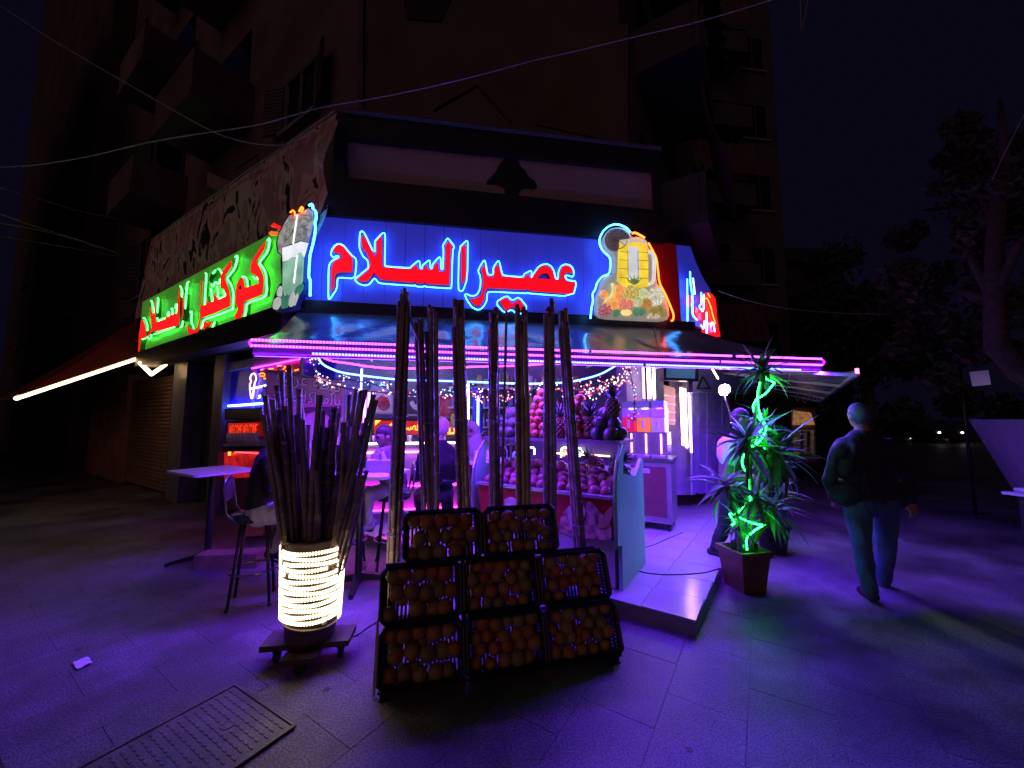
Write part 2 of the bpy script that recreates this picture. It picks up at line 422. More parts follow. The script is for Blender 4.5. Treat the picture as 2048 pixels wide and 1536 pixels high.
asir_t = [(215,835),(245,825),(290,850),(350,855),(400,830),(440,750),(450,640),(440,560),(410,490),(430,440),(490,335),(515,340),(550,530),(570,545),(620,545),(635,520),(630,440),(700,340),(720,345),(765,535),(785,555),(1070,580),(1085,530),(1180,485),(1195,500),(1190,590),(1200,560),(1240,500),(1290,430),(1350,395),(1420,385),(1480,420),(1520,480),(1545,590),(1560,615),(1580,600),(1585,500),(1620,420),(1680,390),(1750,400),(1800,450),(1815,520),(1800,580),(1730,555),(1690,555),(1685,580),(1720,625),(1860,640),(1800,865),(1160,820),(1140,805),(1120,820),(560,790),(545,830),(540,920),(500,1000),(440,1055),(390,1055),(320,1020),(250,920),(220,850)]
asir_r = [(290,900),(380,890),(450,850),(475,760),(485,640),(480,560),(455,470),(490,410),(515,420),(545,570),(640,580),(650,450),(695,400),(720,430),(755,570),(1080,595),(1150,530),(1175,600),(1220,560),(1290,460),(1360,410),(1430,420),(1500,480),(1540,600),(1600,620),(1615,500),(1650,420),(1720,410),(1780,450),(1800,525),(1740,510),(1690,520),(1670,570),(1700,640),(1840,655),(1790,830),(1170,780),(1130,740),(1110,765),(540,740),(510,800),(500,900),(450,990),(390,1000),(320,950)]
asir_h = [(1270,600),(1330,540),(1390,520),(1440,540),(1468,610)]
dots_t = [(660,950),(830,845),(910,925),(1010,865),(1145,1040),(990,1140),(905,1050),(800,1110)]
dots_r = [(725,930),(830,880),(910,970),(1010,905),(1110,1040),(1000,1090),(915,1000),(820,1080)]
for t_, r_, o_, h_ in ((meem_t, meem_r, o1, None), (sil_t, sil_r, o1, None), (alef_t, alef_r, o2, None), (asir_t, asir_r, o2, asir_h), (dots_t, dots_r, o2, None)):
    letter(sign, PF, zpx(r_, o_, SZ), .066, .004, E_RED, letter_side, [zpx(h_, o_, SZ)] if h_ else ())
    neon(sign, PF, zpx(t_, o_, SZ), .062, E_CYAN, .0066, True)
# dark gutter below the sign
gut = MB(); gut.prism([fp(.02, .05, 2.80), fp(5.1, .05, 2.83), fp(5.1, .05, 2.955), fp(.02, .05, 2.945)], -nF*.15)
gut.build('gutter', frame_dark, sign)

# ---- left sign: green
gsign = thing('shop_sign', 'green sign with red letters and green neon along the left side of the shop', 'sign', lp(3, 0, 2.9), R(L_ANG))
Lz0 = lambda s: 2.985-.014*s; Lz1 = lambda s: 4.0-.006*s
for k in range(9):
    a0, a1 = .02+.685*k+.003, .02+.685*(k+1)-.003
    b = MB(); b.prism([lp(a0, 0, Lz0(a0)), lp(a1, 0, Lz0(a1)), lp(a1, 0, Lz1(a1)), lp(a0, 0, Lz1(a0))], -nL*.022)
    b.build('board', green_panel, gsign)
b = MB(); b.prism([lp(.1, -.03, 2.93), lp(6.22, -.03, 2.86), lp(6.22, -.03, 3.98), lp(.1, -.03, 4.02)], -nL*.12); b.build('backing_box', frame_dark, gsign)
g1, g2, gs = (270, 550), (400, 460), .10417
G1 = lambda p: zpx(p, g1, gs); G2 = lambda p: zpx(p, g2, gs)
meem = G1([(60,1490),(75,1150),(100,1000),(110,890),(150,850),(190,960),(215,1100),(210,1200),(115,1230),(85,1480)])
sila = G1([(245,1170),(320,1010),(280,640),(300,620),(345,790),(370,760),(385,490),(402,480),(398,910),(570,850),(600,800),(640,810),(700,750),(720,770),(760,730),(800,745),(825,440),(850,280),(870,260),(850,960),(380,1095),(345,1050),(280,1160)])
alef2 = G1([(905,480),(935,350),(930,760),(905,880)])
tiil = G1([(1265,110),(1245,800),(1200,1000),(1150,1060),(1060,1030),(1010,950),(1000,1000),(1020,1120),(1080,1190),(1150,1170),(1230,1060),(1262,830),(1530,735)])+G2([(555,1475),(580,1470),(585,1300),(560,1150),(490,950),(470,900),(610,700),(605,590),(590,580),(440,780),(395,880),(390,1050),(400,1120),(440,1110),(490,1190),(500,1265),(350,1340),(270,1200),(260,1360),(150,1400),(135,1270),(125,1420)])+G1([(1275,590),(1300,110)])
kaf = G2([(1255,210),(1265,240),(1235,375),(1085,610),(1160,740),(1215,880),(1225,1010),(1205,1240),(850,1380)])+[(487,625),(480,640),(472,640),(469,632),(476,618)]+G2([(680,1410),(685,1200),(700,1050),(760,930),(800,905),(840,940),(860,1100),(1000,1070),(1130,1020),(1110,920),(1050,850),(990,830),(970,760),(980,650),(1050,500),(1150,350)])
kafh = G2([(740,1130),(765,1060),(795,1080),(790,1140)])
ydots = G1([(1300,1000),(1310,920),(1360,880),(1400,930),(1460,870),(1475,920),(1440,1000),(1380,980),(1330,1060)])
for r_, h_ in ((meem, None), (sila, None), (alef2, None), (tiil, None), (kaf, kafh), (ydots, None)):
    letter(gsign, PL, r_, .085, .004, E_RED2, letter_side_g, [h_] if h_ else ())
tdots = G2([(170,950),(215,840),(250,880),(310,770),(350,830),(290,900),(250,960),(200,1010)])
b = MB(); b.prism([onp(u, v, PL, .06) for u, v in tdots], -nL*.055, back=False); b.build('letter', letter_side_g, gsign)
gt = [G2([(1300,200),(1330,165),(1345,190),(1300,420),(1140,620),(1150,650),(1230,750),(1270,870),(1275,1000),(1285,1150),(1255,1290),(900,1400),(885,1536)])+[(489,636),(477,646)],
 G2([(1020,900),(1060,935),(1105,945),(1100,900)]), G2([(820,895),(870,900),(905,960),(920,1100)]),
 G2([(680,520),(715,490),(720,540),(670,740),(540,900),(520,930),(600,1050),(640,1180),(645,1300),(630,1520)]),
 G2([(110,830),(125,850),(90,1440)]), G2([(210,1130),(215,1150),(235,1370)]), G2([(325,1090),(345,1150),(350,1330),(490,1260),(440,1165)]),
 G2([(220,1050),(245,1090),(300,990),(340,1040),(380,1000),(385,940)]), G2([(350,750),(375,750),(420,840)]), G2([(250,830),(285,800),(300,770)]),
 G1([(165,825),(190,830),(250,980),(235,1080),(225,1210),(125,1240),(100,1490),(75,1510)]), G1([(305,495),(325,500),(365,720)]),
 G1([(440,440),(450,460),(415,890),(575,825)]), G1([(620,780),(650,690),(650,780)]), G1([(700,660),(720,640),(720,750)]), G1([(775,640),(800,540),(800,740)]),
 G1([(870,215),(910,290),(880,560),(850,970),(370,1140)]), G1([(1030,130),(1000,160),(960,700),(900,1000),(880,1000)]),
 G1([(1060,710),(1095,700),(1080,900),(1130,1020)]), G1([(1060,1190),(1110,1225),(1200,1160),(1290,980),(1310,860),(1530,790)])+G2([(630,1520)]),
 G1([(240,1190),(270,1235),(310,1200),(345,1010)]), G1([(1340,1070),(1380,1130),(1420,1050),(1460,1100),(1530,900)])]
for t_ in gt: neon(gsign, PL, t_, .062, E_GREEN, .0115)
# canopy box under the green sign
b = MB(); b.prism([lp(.30, .10, 2.60), lp(5.9, .10, 2.60), lp(5.9, .10, 2.87), lp(.30, .10, 2.935)], -nL*.24); b.build('canopy_box', frame_dark, gsign)

# ---- cut-out cocktail glass at the corner
PC_ = (A[0]+.02, A[1]-.02, -16.0)
glass_s = thing('glass_sign', 'tall cocktail glass cut-out with white foam and slices at the corner between both signs', 'sign', plane_pt(PC_, 0, .05, 2.98), R(-16))
oz, s5 = (530, 390), .16279
Q = lambda p: zpx(p, oz, s5)
def relief(parent, name, pl, pts, front, depth, m, it=0):
    b = MB(); q = smooth_poly(pts, it) if it else pts
    b.prism([onp(u, v, pl, front) for u, v in q], -outn(pl)*depth); return b.build(name, m, parent)
def lit(name, col, k, vary=.25, vs=9): return emi(name, col, k, base=tuple(min(1, c*.8) for c in col), vary=vary, vs=vs, rough=.4)
relief(glass_s, 'cut_out_board', PC_, Q([(290,235),(400,222),(540,150),(598,195),(608,300),(585,450),(530,600),(492,760),(480,1070),(500,1090),(450,1210),(395,1280),(355,1390),(270,1410),(190,1420),(130,1430),(80,1375),(100,1285),(130,1195),(170,1105),(205,1075),(190,810),(200,745),(150,705),(135,590),(160,475),(222,345)]), .10, .08, mat('cutout_edge', (.05, .09, .30), .4))
relief(glass_s, 'cream_top', PC_, Q([(300,250),(400,236),(535,165),(588,205),(595,300),(572,440),(530,580),(440,560),(330,600),(220,640),(215,740),(165,700),(150,590),(172,480),(232,355)]), .105, .004, lit('cream_grey', (.46, .46, .43), .42, .55, 14))
relief(glass_s, 'foam', PC_, Q([(212,650),(330,612),(440,570),(528,590),(500,690),(478,765),(440,700),(400,720),(370,760),(310,770),(280,800),(215,815)]), .107, .005, lit('foam_white', (.85, .86, .90), .78, .2, 6))
relief(glass_s, 'drink', PC_, Q([(217,820),(282,806),(312,776),(372,766),(402,726),(440,706),(476,770),(462,1060),(440,1100),(350,1190),(280,1240),(235,1240),(212,1150)]), .107, .005, lit('drink_green', (.33, .66, .46), .55, .35, 5))
for pts in ([(140,1240),(150,1160),(185,1110),(203,1130),(200,1250)], [(90,1365),(105,1290),(150,1250),(190,1260),(185,1350),(140,1410),(100,1400)], [(290,1370),(295,1260),(340,1185),(360,1200),(352,1300),(330,1370)], [(340,1350),(355,1260),(400,1200),(408,1215),(385,1300),(360,1360)]):
    relief(glass_s, 'banana_slice', PC_, Q(pts), .115, .012, lit('slice_white', (.66, .68, .62), .55, .2), 1)
for pts in ([(195,1390),(200,1260),(230,1235),(245,1300),(235,1400)], [(242,1380),(245,1260),(270,1210),(288,1250),(285,1340),(265,1385)], [(360,1180),(400,1110),(470,1085),(462,1150),(425,1210),(390,1240)]):
    relief(glass_s, 'kiwi_slice', PC_, Q(pts), .113, .012, lit('kiwi_green', (.06, .30, .18), .5, .3), 1)
# fine outline drawing on the cut-out (whipped cream swirls)
ln = MB()
for pts in ([(415,330),(470,280),(530,300),(545,350),(500,385),(430,380)], [(470,260),(530,240),(575,260),(580,320)], [(400,410),(470,400),(520,430),(500,500)], [(240,370),(290,330),(300,260)], [(240,460),(300,420),(340,360)], [(250,560),(300,520),(330,470),(360,430)], [(370,560),(380,500),(430,470),(440,540)], [(250,630),(330,600),(440,560)]):
    ln.tube([onp(u, v, PC_, .108) for u, v in smooth_poly(Q(pts), 1, False)], .003, 4)
ln.build('outline_print', mat('print_line', (.10, .10, .10), .5), glass_s)
tb_ = MB(); tb_.tube([onp(u, v, PC_, .112) for u, v in Q([(395,245),(380,350),(360,480),(345,600)])], .006, 6); tb_.tube([onp(u, v, PC_, .112) for u, v in Q([(395,740),(375,900),(355,1080)])], .006, 6)
tb_.build('inner_tube', emi('inner_white', (.95, 1, .97), 1.6), glass_s)
neon(glass_s, PC_, Q([(540,130),(575,108),(590,140),(585,165),(625,200),(632,280),(612,345),(622,400),(610,500),(590,600),(552,740),(545,850),(535,1010),(558,1040),(555,1240)]), .13, E_CYAN, .0125)
neon(glass_s, PC_, Q([(310,215),(345,185),(368,215),(365,255)]), .13, E_ORANGE, .008)
neon(glass_s, PC_, Q([(415,205),(450,140),(472,165),(440,210)]), .13, E_ORANGE, .008)
relief(glass_s, 'straw', PC_, Q([(330,270),(375,255),(372,225),(330,235)]), .11, .02, E_RED2)
relief(glass_s, 'cherry', PC_, Q([(65,380),(110,338),(195,385),(180,440),(130,400)]), .06, .02, E_RED2)
relief(glass_s, 'red_corner', PC_, Q([(40,470),(75,440),(160,455),(150,490),(60,488)]), .03, .02, lit('corner_orange', (1, .16, .02), .8))

# ---- juice jug cut-out on the right of the blue sign
oj, sj = (1180, 420), .18229
J_ = lambda p: zpx(p, oj, sj)
jug = thing('jug_sign', 'juice jug cut-out with lemon slice above heaped fruit, right end of the blue sign', 'sign', fp(4.2, .1, 2.97), R(F_ANG))
jout = [(155,330),(170,260),(220,205),(300,190),(380,200),(430,240),(460,300),(520,290),(625,330),(640,425),(700,450),(720,520),(725,800),(780,850),(830,950),(865,1080),(870,1160),(840,1215),(500,1200),(120,1180),(80,1110),(90,920),(130,850),(140,760),(180,715),(280,700),(275,480),(190,440)]
relief(jug, 'cut_out_board', PF, J_(jout), .14, .11, lit('jug_board', (.58, .54, .42), .30, .15, 3), 1)
relief(jug, 'lemon_slice', PF, J_([(160,330),(180,265),(225,215),(300,200),(370,215),(425,260),(440,330),(400,370),(330,390),(300,455),(230,440),(180,400)]), .15, .012, lit('lemon_dim', (.16, .10, .085), .35, .3), 1)
ls = MB()
for k in range(9):
    a = 2*math.pi*k/9; c = (300, 320)
    ls.tube([onp(*J_([(c[0]+18*math.cos(a), c[1]+18*math.sin(a))])[0], PF, .152), onp(*J_([(c[0]+95*math.cos(a), c[1]+95*math.sin(a))])[0], PF, .152)], .005, 4)
ls.tube([onp(*J_([(300+108*math.cos(2*math.pi*k/24), 320+108*math.sin(2*math.pi*k/24))])[0], PF, .152) for k in range(24)], .006, 4, True)
ls.build('slice_ribs', mat('slice_rib', (.35, .22, .18), .5), jug)
relief(jug, 'juice', PF, J_([(320,330),(440,350),(470,320),(620,345),(640,560),(640,840),(560,850),(470,870),(380,840),(300,780),(310,560)]), .15, .012, lit('juice_yellow', (.85, .60, .04), .85, .3, 4))
relief(jug, 'jug_shine', PF, J_([(420,400),(520,400),(540,470),(540,800),(470,740),(420,780)]), .153, .004, lit('shine_white', (.68, .72, .72), .72, .15, 4))
relief(jug, 'jug_rim', PF, J_([(330,330),(450,310),(520,300),(615,338),(620,375),(500,350),(340,385)]), .154, .006, lit('rim_pale', (.70, .68, .52), .6, .2))
tl = MB()
for yy in (455, 545, 640, 740):
    tl.tube([onp(*p, PF, .156) for p in J_([(325, yy), (415, yy+8)])], .004, 4); tl.tube([onp(*p, PF, .156) for p in J_([(525, yy+6), (640, yy+12)])], .004, 4)
for xx in (415, 525): tl.tube([onp(*p, PF, .156) for p in J_([(xx, 440), (xx+5, 800)])], .004, 4)
tl.build('tile_lines', mat('jug_line', (.42, .34, .10), .5), jug)
b = MB(); b.tube([onp(u, v, PF, .155) for u, v in smooth_poly(J_([(645,460),(690,465),(705,540),(705,720),(690,790),(650,815)]), 1, False)], .022, 8)
b.build('jug_handle', lit('handle_white', (.72, .76, .80), .72, .15), jug, smooth=True)
pine = MB()
pine.prism([onp(*p, PF, .165) for p in smooth_poly(J_([(440,810),(530,850),(545,940),(500,1000),(400,1000),(370,930),(390,860)]), 1)], -nF*.02)
pine.build('pineapple_print', lit('pine_gold', (.72, .56, .14), .6, .6, 55), jug)
lf = MB()
for k in range(11):
    a = R(200+k*14); c = (485, 800)
    lf.prism([onp(*p, PF, .168+.001*k) for p in J_([(c[0]-13*math.sin(a), c[1]+10+13*math.cos(a)), (c[0]+(70+45*(k % 2))*math.cos(a), c[1]+10+(70+45*(k % 2))*math.sin(a)), (c[0]+13*math.sin(a), c[1]+10-13*math.cos(a))])], -nF*.004)
lf.build('pineapple_crown', lit('crown_green', (.16, .24, .08), .5, .4), jug)
b = MB(); b.tube([onp(u, v, PF, .17) for u, v in smooth_poly(J_([(245,800),(265,860),(250,930),(205,985),(165,1000)]), 1, False)], [.008]+[.024]*6+[.008], 8)
b.build('banana', lit('banana_yellow', (.85, .72, .22), .72, .2), jug, smooth=True)
def blob(x, y, r, name, col, k):
    b = MB(); c = onp(*J_([(x, y)])[0], PF, .155); b.sphere(c, r*1.3, 12, 8, (1, .5, 1)); b.build(name, lit(name+'_print', col, k, .3, 20), jug, smooth=True)
for x, y, r in ((150,925,.045),(320,880,.06),(185,1030,.04),(270,1045,.055),(305,970,.045)): blob(x, y, r, 'orange', (.90, .36, .10), .75)
for x, y in ((585,915),(520,1005)): blob(x, y, .055, 'apple', (.62, .70, .36), .6)
blob(615, 1030, .065, 'mango', (.60, .30, .07), .6)
for x, y in ((285,1130),(510,1120),(565,1115)): blob(x, y, .045, 'melon', (.12, .30, .16), .55)
b = MB(); c = onp(*J_([(400, 1125)])[0], PF, .155); b.sphere(c, .07, 12, 6, (1.1, .4, .62)); b.build('cut_orange', lit('cut_orange_print', (1.0, .62, .22), .95, .2), jug, smooth=True)
for x, y in ((700,1110),(800,1130),(760,1090)): blob(x, y, .05, 'kiwi', (.44, .34, .09), .5)
for nm, cx, cyy, n, wx, wy, col in (('red_grapes', 390, 1030, 46, 85, 60, (.75, .20, .16)), ('purple_grapes', 165, 1100, 46, 75, 65, (.42, .10, .14)), ('white_grapes', 720, 950, 85, 90, 100, (.62, .62, .50)), ('pale_grapes', 690, 1160, 14, 80, 25, (.62, .50, .36))):
    b = MB(); rr = random.Random(nm)
    for k in range(n):
        a = rr.uniform(0, 6.28); q = math.sqrt(rr.random())
        b.sphere(onp(*J_([(cx+wx*q*math.cos(a), cyy+wy*q*math.sin(a))])[0], PF, .158+rr.uniform(0, .012)), .017, 6, 4)
    b.build(nm, lit(nm+'_print', col, .7, .5, 40), jug, smooth=True, kind='stuff')
neon(jug, PF, J_([(445,245),(400,195),(330,162),(270,155),(200,180),(140,235),(105,310),(105,380),(140,450),(220,520),(225,600),(215,700),(130,730),(75,800),(60,870),(25,920),(35,990),(15,1080),(5,1190)]), .17, E_CYAN, .011)
neon(jug, PF, J_([(462,255),(500,248),(600,305)]), .17, E_ORANGE, .013)
neon(jug, PF, J_([(640,360),(680,430),(730,530),(745,650),(760,800),(830,930),(880,1050),(920,1150),(910,1215),(890,1215)]), .17, E_ORANGE, .011)
b = MB()
b.prism([onp(u, v, PF, .012) for u, v in J_([(640,330),(945,375),(1000,1230),(640,1235)])], -nF*.008); b.build('red_lit_board', red_lit_panel, jug)  # boards reddened by neon, the light painted as a red sheet

# ---- right return of the sign
rs = thing('shop_sign', 'narrow blue and red end sign turning the right corner with broken neon strokes', 'sign', plane_pt(PR, .8, 0, 2.95), R(R_ANG))
relief(rs, 'blue_board', PR, [(1355,490),(1381,493),(1390,520),(1404,552),(1421,580),(1424,660),(1363,645)], 0, .03, blue_panel)
relief(rs, 'backing_box', PR, [(1355,489),(1381,492),(1421,579),(1441,672),(1363,646)], -.035, .10, frame_dark)
o6, s6 = (1340, 470), .14323
K = lambda p: zpx(p, o6, s6)
relief(rs, 'red_cut_out', PR, K([(480,880),(540,800),(600,830),(640,900),(660,1150),(705,1420),(500,1370),(510,1100)]), .08, .07, E_RED2)
relief(rs, 'letter', PR, K([(360,1000),(470,1100),(465,1190),(400,1180),(350,1090)]), .05, .045, E_RED2)
relief(rs, 'letter', PR, K([(270,840),(310,860),(300,1000),(270,980)]), .05, .045, E_RED2)
for pts, m_ in (([(280,510),(285,680),(320,880),(310,1040),(320,1130),(380,1190)], E_CYAN), ([(240,615),(240,760),(243,1000),(245,1200)], E_CYAN), ([(320,600),(335,720),(345,830)], E_TBLUE),
                ([(435,800),(440,960),(400,1000),(470,1080),(470,830)], E_CYAN), ([(510,1080),(512,1370)], E_CYAN), ([(430,1260),(470,1320),(480,1200)], E_CYAN), ([(570,1280),(585,1210),(610,1250),(625,1350)], E_TBLUE),
                ([(490,890),(520,880),(570,1000),(600,1130),(635,1240)], E_ORANGE), ([(530,820),(560,870)], E_ORANGE)):
    neon(rs, PR, K(pts), .11, m_, .010)

# ---- upper dark sign box with a cedar emblem
cs = thing('cedar_signboard', 'unlit dark signboard with a pale strip and black cedar emblem above the blue sign', 'sign', fp(2.5, -.1, 4.1), R(F_ANG))
PQ = PF
def quad(parent, name, pl, pts, off, depth, m):
    b = MB(); b.prism([onp(u, v, pl, off) for u, v in pts], -outn(pl)*depth); return b.build(name, m, parent)
sb_dark = mat('signbox_dark', (.016, .013, .018), .6, vary=.3)
quad(cs, 'frame_top', PF, [(672,222),(1320,297),(1318,342),(690,276)], .06, .55, sb_dark)
quad(cs, 'frame_bottom', PF, [(668,352),(1312,420),(1330,486),(640,428)], .06, .55, sb_dark)
quad(cs, 'frame_left', PF, [(672,222),(694,224),(690,362),(664,362)], .07, .5, sb_dark)
quad(cs, 'frame_right', PF, [(1306,296),(1320,297),(1330,486),(1312,420)], .07, .5, sb_dark)
quad(cs, 'pale_strip', PF, [(690,270),(1312,335),(1314,428),(686,360)], -.01, .04, mat('strip_pale', (.46, .34, .36), .5, vary=.1, vs=2))
lipm = MB(); lipm.tube([onp(690, 221, PF, .09), onp(1322, 297, PF, .09)], .03, 6); lipm.build('cornice', mat('cornice', (.12, .09, .15), .5), cs)
ced = [(1012,313),(1024,312),(1036,320),(1041,332),(1050,340),(1056,352),(1070,362),(1075,374),(1066,379),(1052,376),(1042,379),(1036,388),(1044,394),(1032,392),(1020,391),(1004,392),(1010,386),(1008,376),(992,369),(972,368),(974,362),(986,350),(994,340),(996,332),(1004,322)]
quad(cs, 'cedar_emblem', PF, ced, .0, .008, mat('emblem_black', (.012, .012, .014), .6))

# ================================================================== BUILDINGS
def isect(p, d, q, e):
    den = d.x*e.y-d.y*e.x; t = ((q.x-p.x)*e.y-(q.y-p.y)*e.x)/den; return p+d*t
def s_of(u, pl, off):
    p = onp(u, 700, pl, off); return (p-plane_pt(pl, 0, off, p.z)).dot(dirv(pl[2]))
C0 = isect(lp(0, -.85, 0), Ld, fp(0, -.8, 0), Fd)
C1 = onp(1255, 700, PF, -.8); C1.z = 0
bld = thing('corner_building', 'dark rendered apartment house over the juice shop with shuttered windows and balconies', 'building', (C0.x, C0.y, 0), 0)
Lfar = C0+Ld*13.5; Rfar = C1+Rd*9
def slab(parent, name, pts, z0, z1, m, holes=()):
    b = MB(); b.prism([Vector((p.x, p.y, z1)) for p in pts], (0, 0, z0-z1)); return b.build(name, m, parent)
slab(bld, 'wall', [Lfar, C0, C1, Rfar, Rfar+Vector((-6, 6, 0)), Lfar+Vector((5, 6, 0))], 2.78, 21, plaster)
# canopy mass behind the signs
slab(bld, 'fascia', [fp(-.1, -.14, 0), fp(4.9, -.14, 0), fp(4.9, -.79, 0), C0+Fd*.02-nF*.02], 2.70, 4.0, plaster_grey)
slab(bld, 'fascia', [lp(.02, -.16, 0), lp(13, -.16, 0), lp(13, -.84, 0), lp(.4, -.84, 0)], 2.70, 3.95, dark_wall)
PLu = (lp(0, -.85, 0).x, lp(0, -.85, 0).y, L_ANG); PFu = (fp(0, -.8, 0).x, fp(0, -.8, 0).y, F_ANG)
# string courses, joints on the chamfer wall
b = MB(); b.prism([onp(1102, 72, PFu, .0), onp(1254, 50, PFu, .0), onp(1254, 290, PFu, 0), onp(1070, 250, PFu, 0)], -outn(PFu)*-.02); b.build('wall_panel', mat('plaster_warm', (.15, .10, .08), .85, vary=.3, vs=1.2, bump=.2, bs=12), bld)
b = MB(); b.prism([onp(800, -30, PFu, .0), onp(930, -60, PFu, 0), onp(880, 45, PFu, 0), onp(815, 40, PFu, 0)], -outn(PFu)*-.03); b.build('dark_panel', dark_wall, bld)  # darker patch on the upper wall
shut_m = mat('shutter_paint', (.07, .06, .07), .6, vary=.3)
def shuttered_window(parent, pl, sA, sB, z0, z1, openleaf=True):
    n = outn(pl); d = dirv(pl[2])
    P = lambda s, o, z: plane_pt(pl, s, o, z)
    b = MB(); b.prism([P(sA, .01, z0), P(sB, .01, z0), P(sB, .01, z1), P(sA, .01, z1)], -n*-.005)
    wdw = b.build('window', dark_glass, parent)
    b = MB(); 
    for s_ in (sA, (sA+sB)/2, sB): b.bar(P(s_, .03, z0), P(s_, .03, z1), .06)
    for z_ in (z0, z1): b.bar(P(sA-.03, .035, z_), P(sB+.03, .035, z_), .06)
    b.build('frame', shut_m, wdw)
    b = MB(); b.prism([P(sA-.1, .14, z0-.1), P(sB+.1, .14, z0-.1), P(sB+.1, .14, z0-.03), P(sA-.1, .14, z0-.03)], -n*.13); b.build('sill', concrete, wdw)
    if openleaf:
        for s_, q in ((sA, -1), (sB, 1)):
            b = MB(); e = (d*q*.62+n*.25).normalized(); wl = (sB-sA)/2
            o_ = P(s_+q*.04, .05, 0)
            b.prism([o_+Z*z0, o_+e*wl+Z*z0, o_+e*wl+Z*z1, o_+Z*z1], n*-.03)
            for k in range(14):
                z_ = z0+(z1-z0)*(k+.5)/14; b.bar(o_+e*.04+Z*z_+n*.012, o_+e*(wl-.04)+Z*z_+n*.012, .02, .05)
            b.build('shutter', shut_m, parent)
def balcony(parent, pl, sA, sB, z, depth=1.1, m=plaster, curtain=False):
    n = outn(pl); P = lambda s, o, z_: plane_pt(pl, s, o, z_)
    b = MB(); b.prism([P(sA, depth, z), P(sB, depth, z), P(sB, depth, z+.16), P(sA, depth, z+.16)], -n*(depth-.003))
    bo = b.build('balcony', m, parent)
    b = MB(); b.prism([P(sA, depth-.01, z+.163), P(sB, depth-.01, z+.163), P(sB, depth-.01, z+.9), P(sA, depth-.01, z+.9)], -n*.1)
    for s_ in (sA, sB-.1): b.prism([P(s_, depth-.12, z+.163), P(s_+.1, depth-.12, z+.163), P(s_+.1, depth-.12, z+.9), P(s_, depth-.12, z+.9)], -n*(depth-.13))
    b.build('parapet', m, bo)
    b = MB(); b.tube([P(sA, depth-.05, z+1.02), P(sB, depth-.05, z+1.02)], .02, 6)
    for k in range(7): b.bar(P(sA+(sB-sA)*k/6, depth-.05, z+.9), P(sA+(sB-sA)*k/6, depth-.05, z+1.02), .02)
    b.build('railing', black_metal, bo)
    b = MB(); b.prism([P(sA+.3, .012, z+.2), P(sB-.3, .012, z+.2), P(sB-.3, .012, z+2.3), P(sA+.3, .012, z+2.3)], n*.01); b.build('balcony_door', dark_glass, bo)
    if curtain:
        rows = []
        for i in range(8):
            t = i/7; rows.append([P(sA+(sB-sA)*k/30, depth-.02+.28*(1-t)*0+.05*math.sin(k*1.7)+.35*t*t, z+2.55-1.5*t) for k in range(31)])
        b = MB(); b.grid(rows); b.build('curtain', mat('balcony_curtain', (.11, .055, .07), .85, vary=.3, vs=3), bo, smooth=True)
sA, sB = s_of(612, PLu, 0), s_of(553, PLu, 0)
zt, zb = onp(585, 170, PLu).z, onp(585, 262, PLu).z
for fl in range(3): shuttered_window(bld, PLu, sA, sB, zb+3.25*fl, zt+3.25*fl)
for sa, z_ in ((s_of(478, PLu, 0), 7.3), (s_of(350, PLu, 0), 6.6)):
    for fl in range(3): balcony(bld, PLu, sa, sa+2.0, z_+3.25*fl, 1.0, plaster)
shuttered_window(bld, PLu, 9.2, 10.4, 5.0, 6.6); shuttered_window(bld, PLu, 9.2, 10.4, 8.2, 9.8)
# pilaster strip and thin corner relief
b = MB(); b.prism([onp(716, -200, PFu, .05), onp(726, -200, PFu, .05), onp(726, 230, PFu, .05), onp(716, 230, PFu, .05)], -nF*.05); b.build('corner_strip', mat('corner_plaster', (.11, .085, .11), .8), bld)
PRu = (C1.x, C1.y, 57.0)
for fl in range(3):
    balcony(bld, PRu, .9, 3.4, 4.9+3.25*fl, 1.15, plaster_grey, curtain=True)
    shuttered_window(bld, PRu, 4.4, 5.5, 5.2+3.25*fl, 6.7+3.25*fl, False)
# bracket lines: small roof tent above the dark sign box
tri = MB()
tri.tube([onp(868, 222, PF, -.25), onp(955, 172, PF, -.25), onp(1022, 245, PF, -.25)], .022, 6)
tri.build('bracket', black_metal, bld)

# ground floor on the left side street
PG = (lp(0, -.51, 0).x, lp(0, -.51, 0).y, L_ANG)
def gwall(name, u0, u1, z0, z1, off, depth, m, parent=bld):
    a0, a1 = s_of(u0, PG, off), s_of(u1, PG, off)
    b = MB(); n = outn(PG); b.prism([plane_pt(PG, a0, off, z0), plane_pt(PG, a1, off, z0), plane_pt(PG, a1, off, z1), plane_pt(PG, a0, off, z1)], -n*depth)
    return b.build(name, m, parent)
tile_col = mat('column_tile', (.17, .18, .22), .4, vary=.2, vs=4)
gwall('column', 352, 377, 0, 2.69, .06, .5, tile_col)
gwall('column', 432, 451, 0, 2.69, .05, .4, mat('column_pale', (.14, .13, .17), .5, vary=.2))
gwall('doorway', 377.5, 431.5, 0, 2.69, -.25, .05, dark_wall)
gwall('wall', 193, 262, 0, 2.69, .02, .4, mat('plaster_red', (.32, .15, .11), .85, vary=.35, vs=2, bump=.2, bs=16))
shm = mat('roller_slat', (.33, .20, .15), .5, .3, vary=.25, vs=5)
rsht = gwall('roller_shutter', 263, 351, 0, 2.5, -.10, .03, dark_wall)
a0, a1 = s_of(263, PG, -.06), s_of(351, PG, -.06)
for k in range(30):
    z_ = .03+k*.083
    b = MB(); n = outn(PG); P = lambda s, o, z: plane_pt(PG, s, o, z)
    b.grid([[P(a0, -.095, z_), P(a1, -.095, z_)], [P(a0, -.062, z_+.02), P(a1, -.062, z_+.02)], [P(a0, -.062, z_+.055), P(a1, -.062, z_+.055)], [P(a0, -.095, z_+.079), P(a1, -.095, z_+.079)]])
    b.build('slat', shm, rsht)
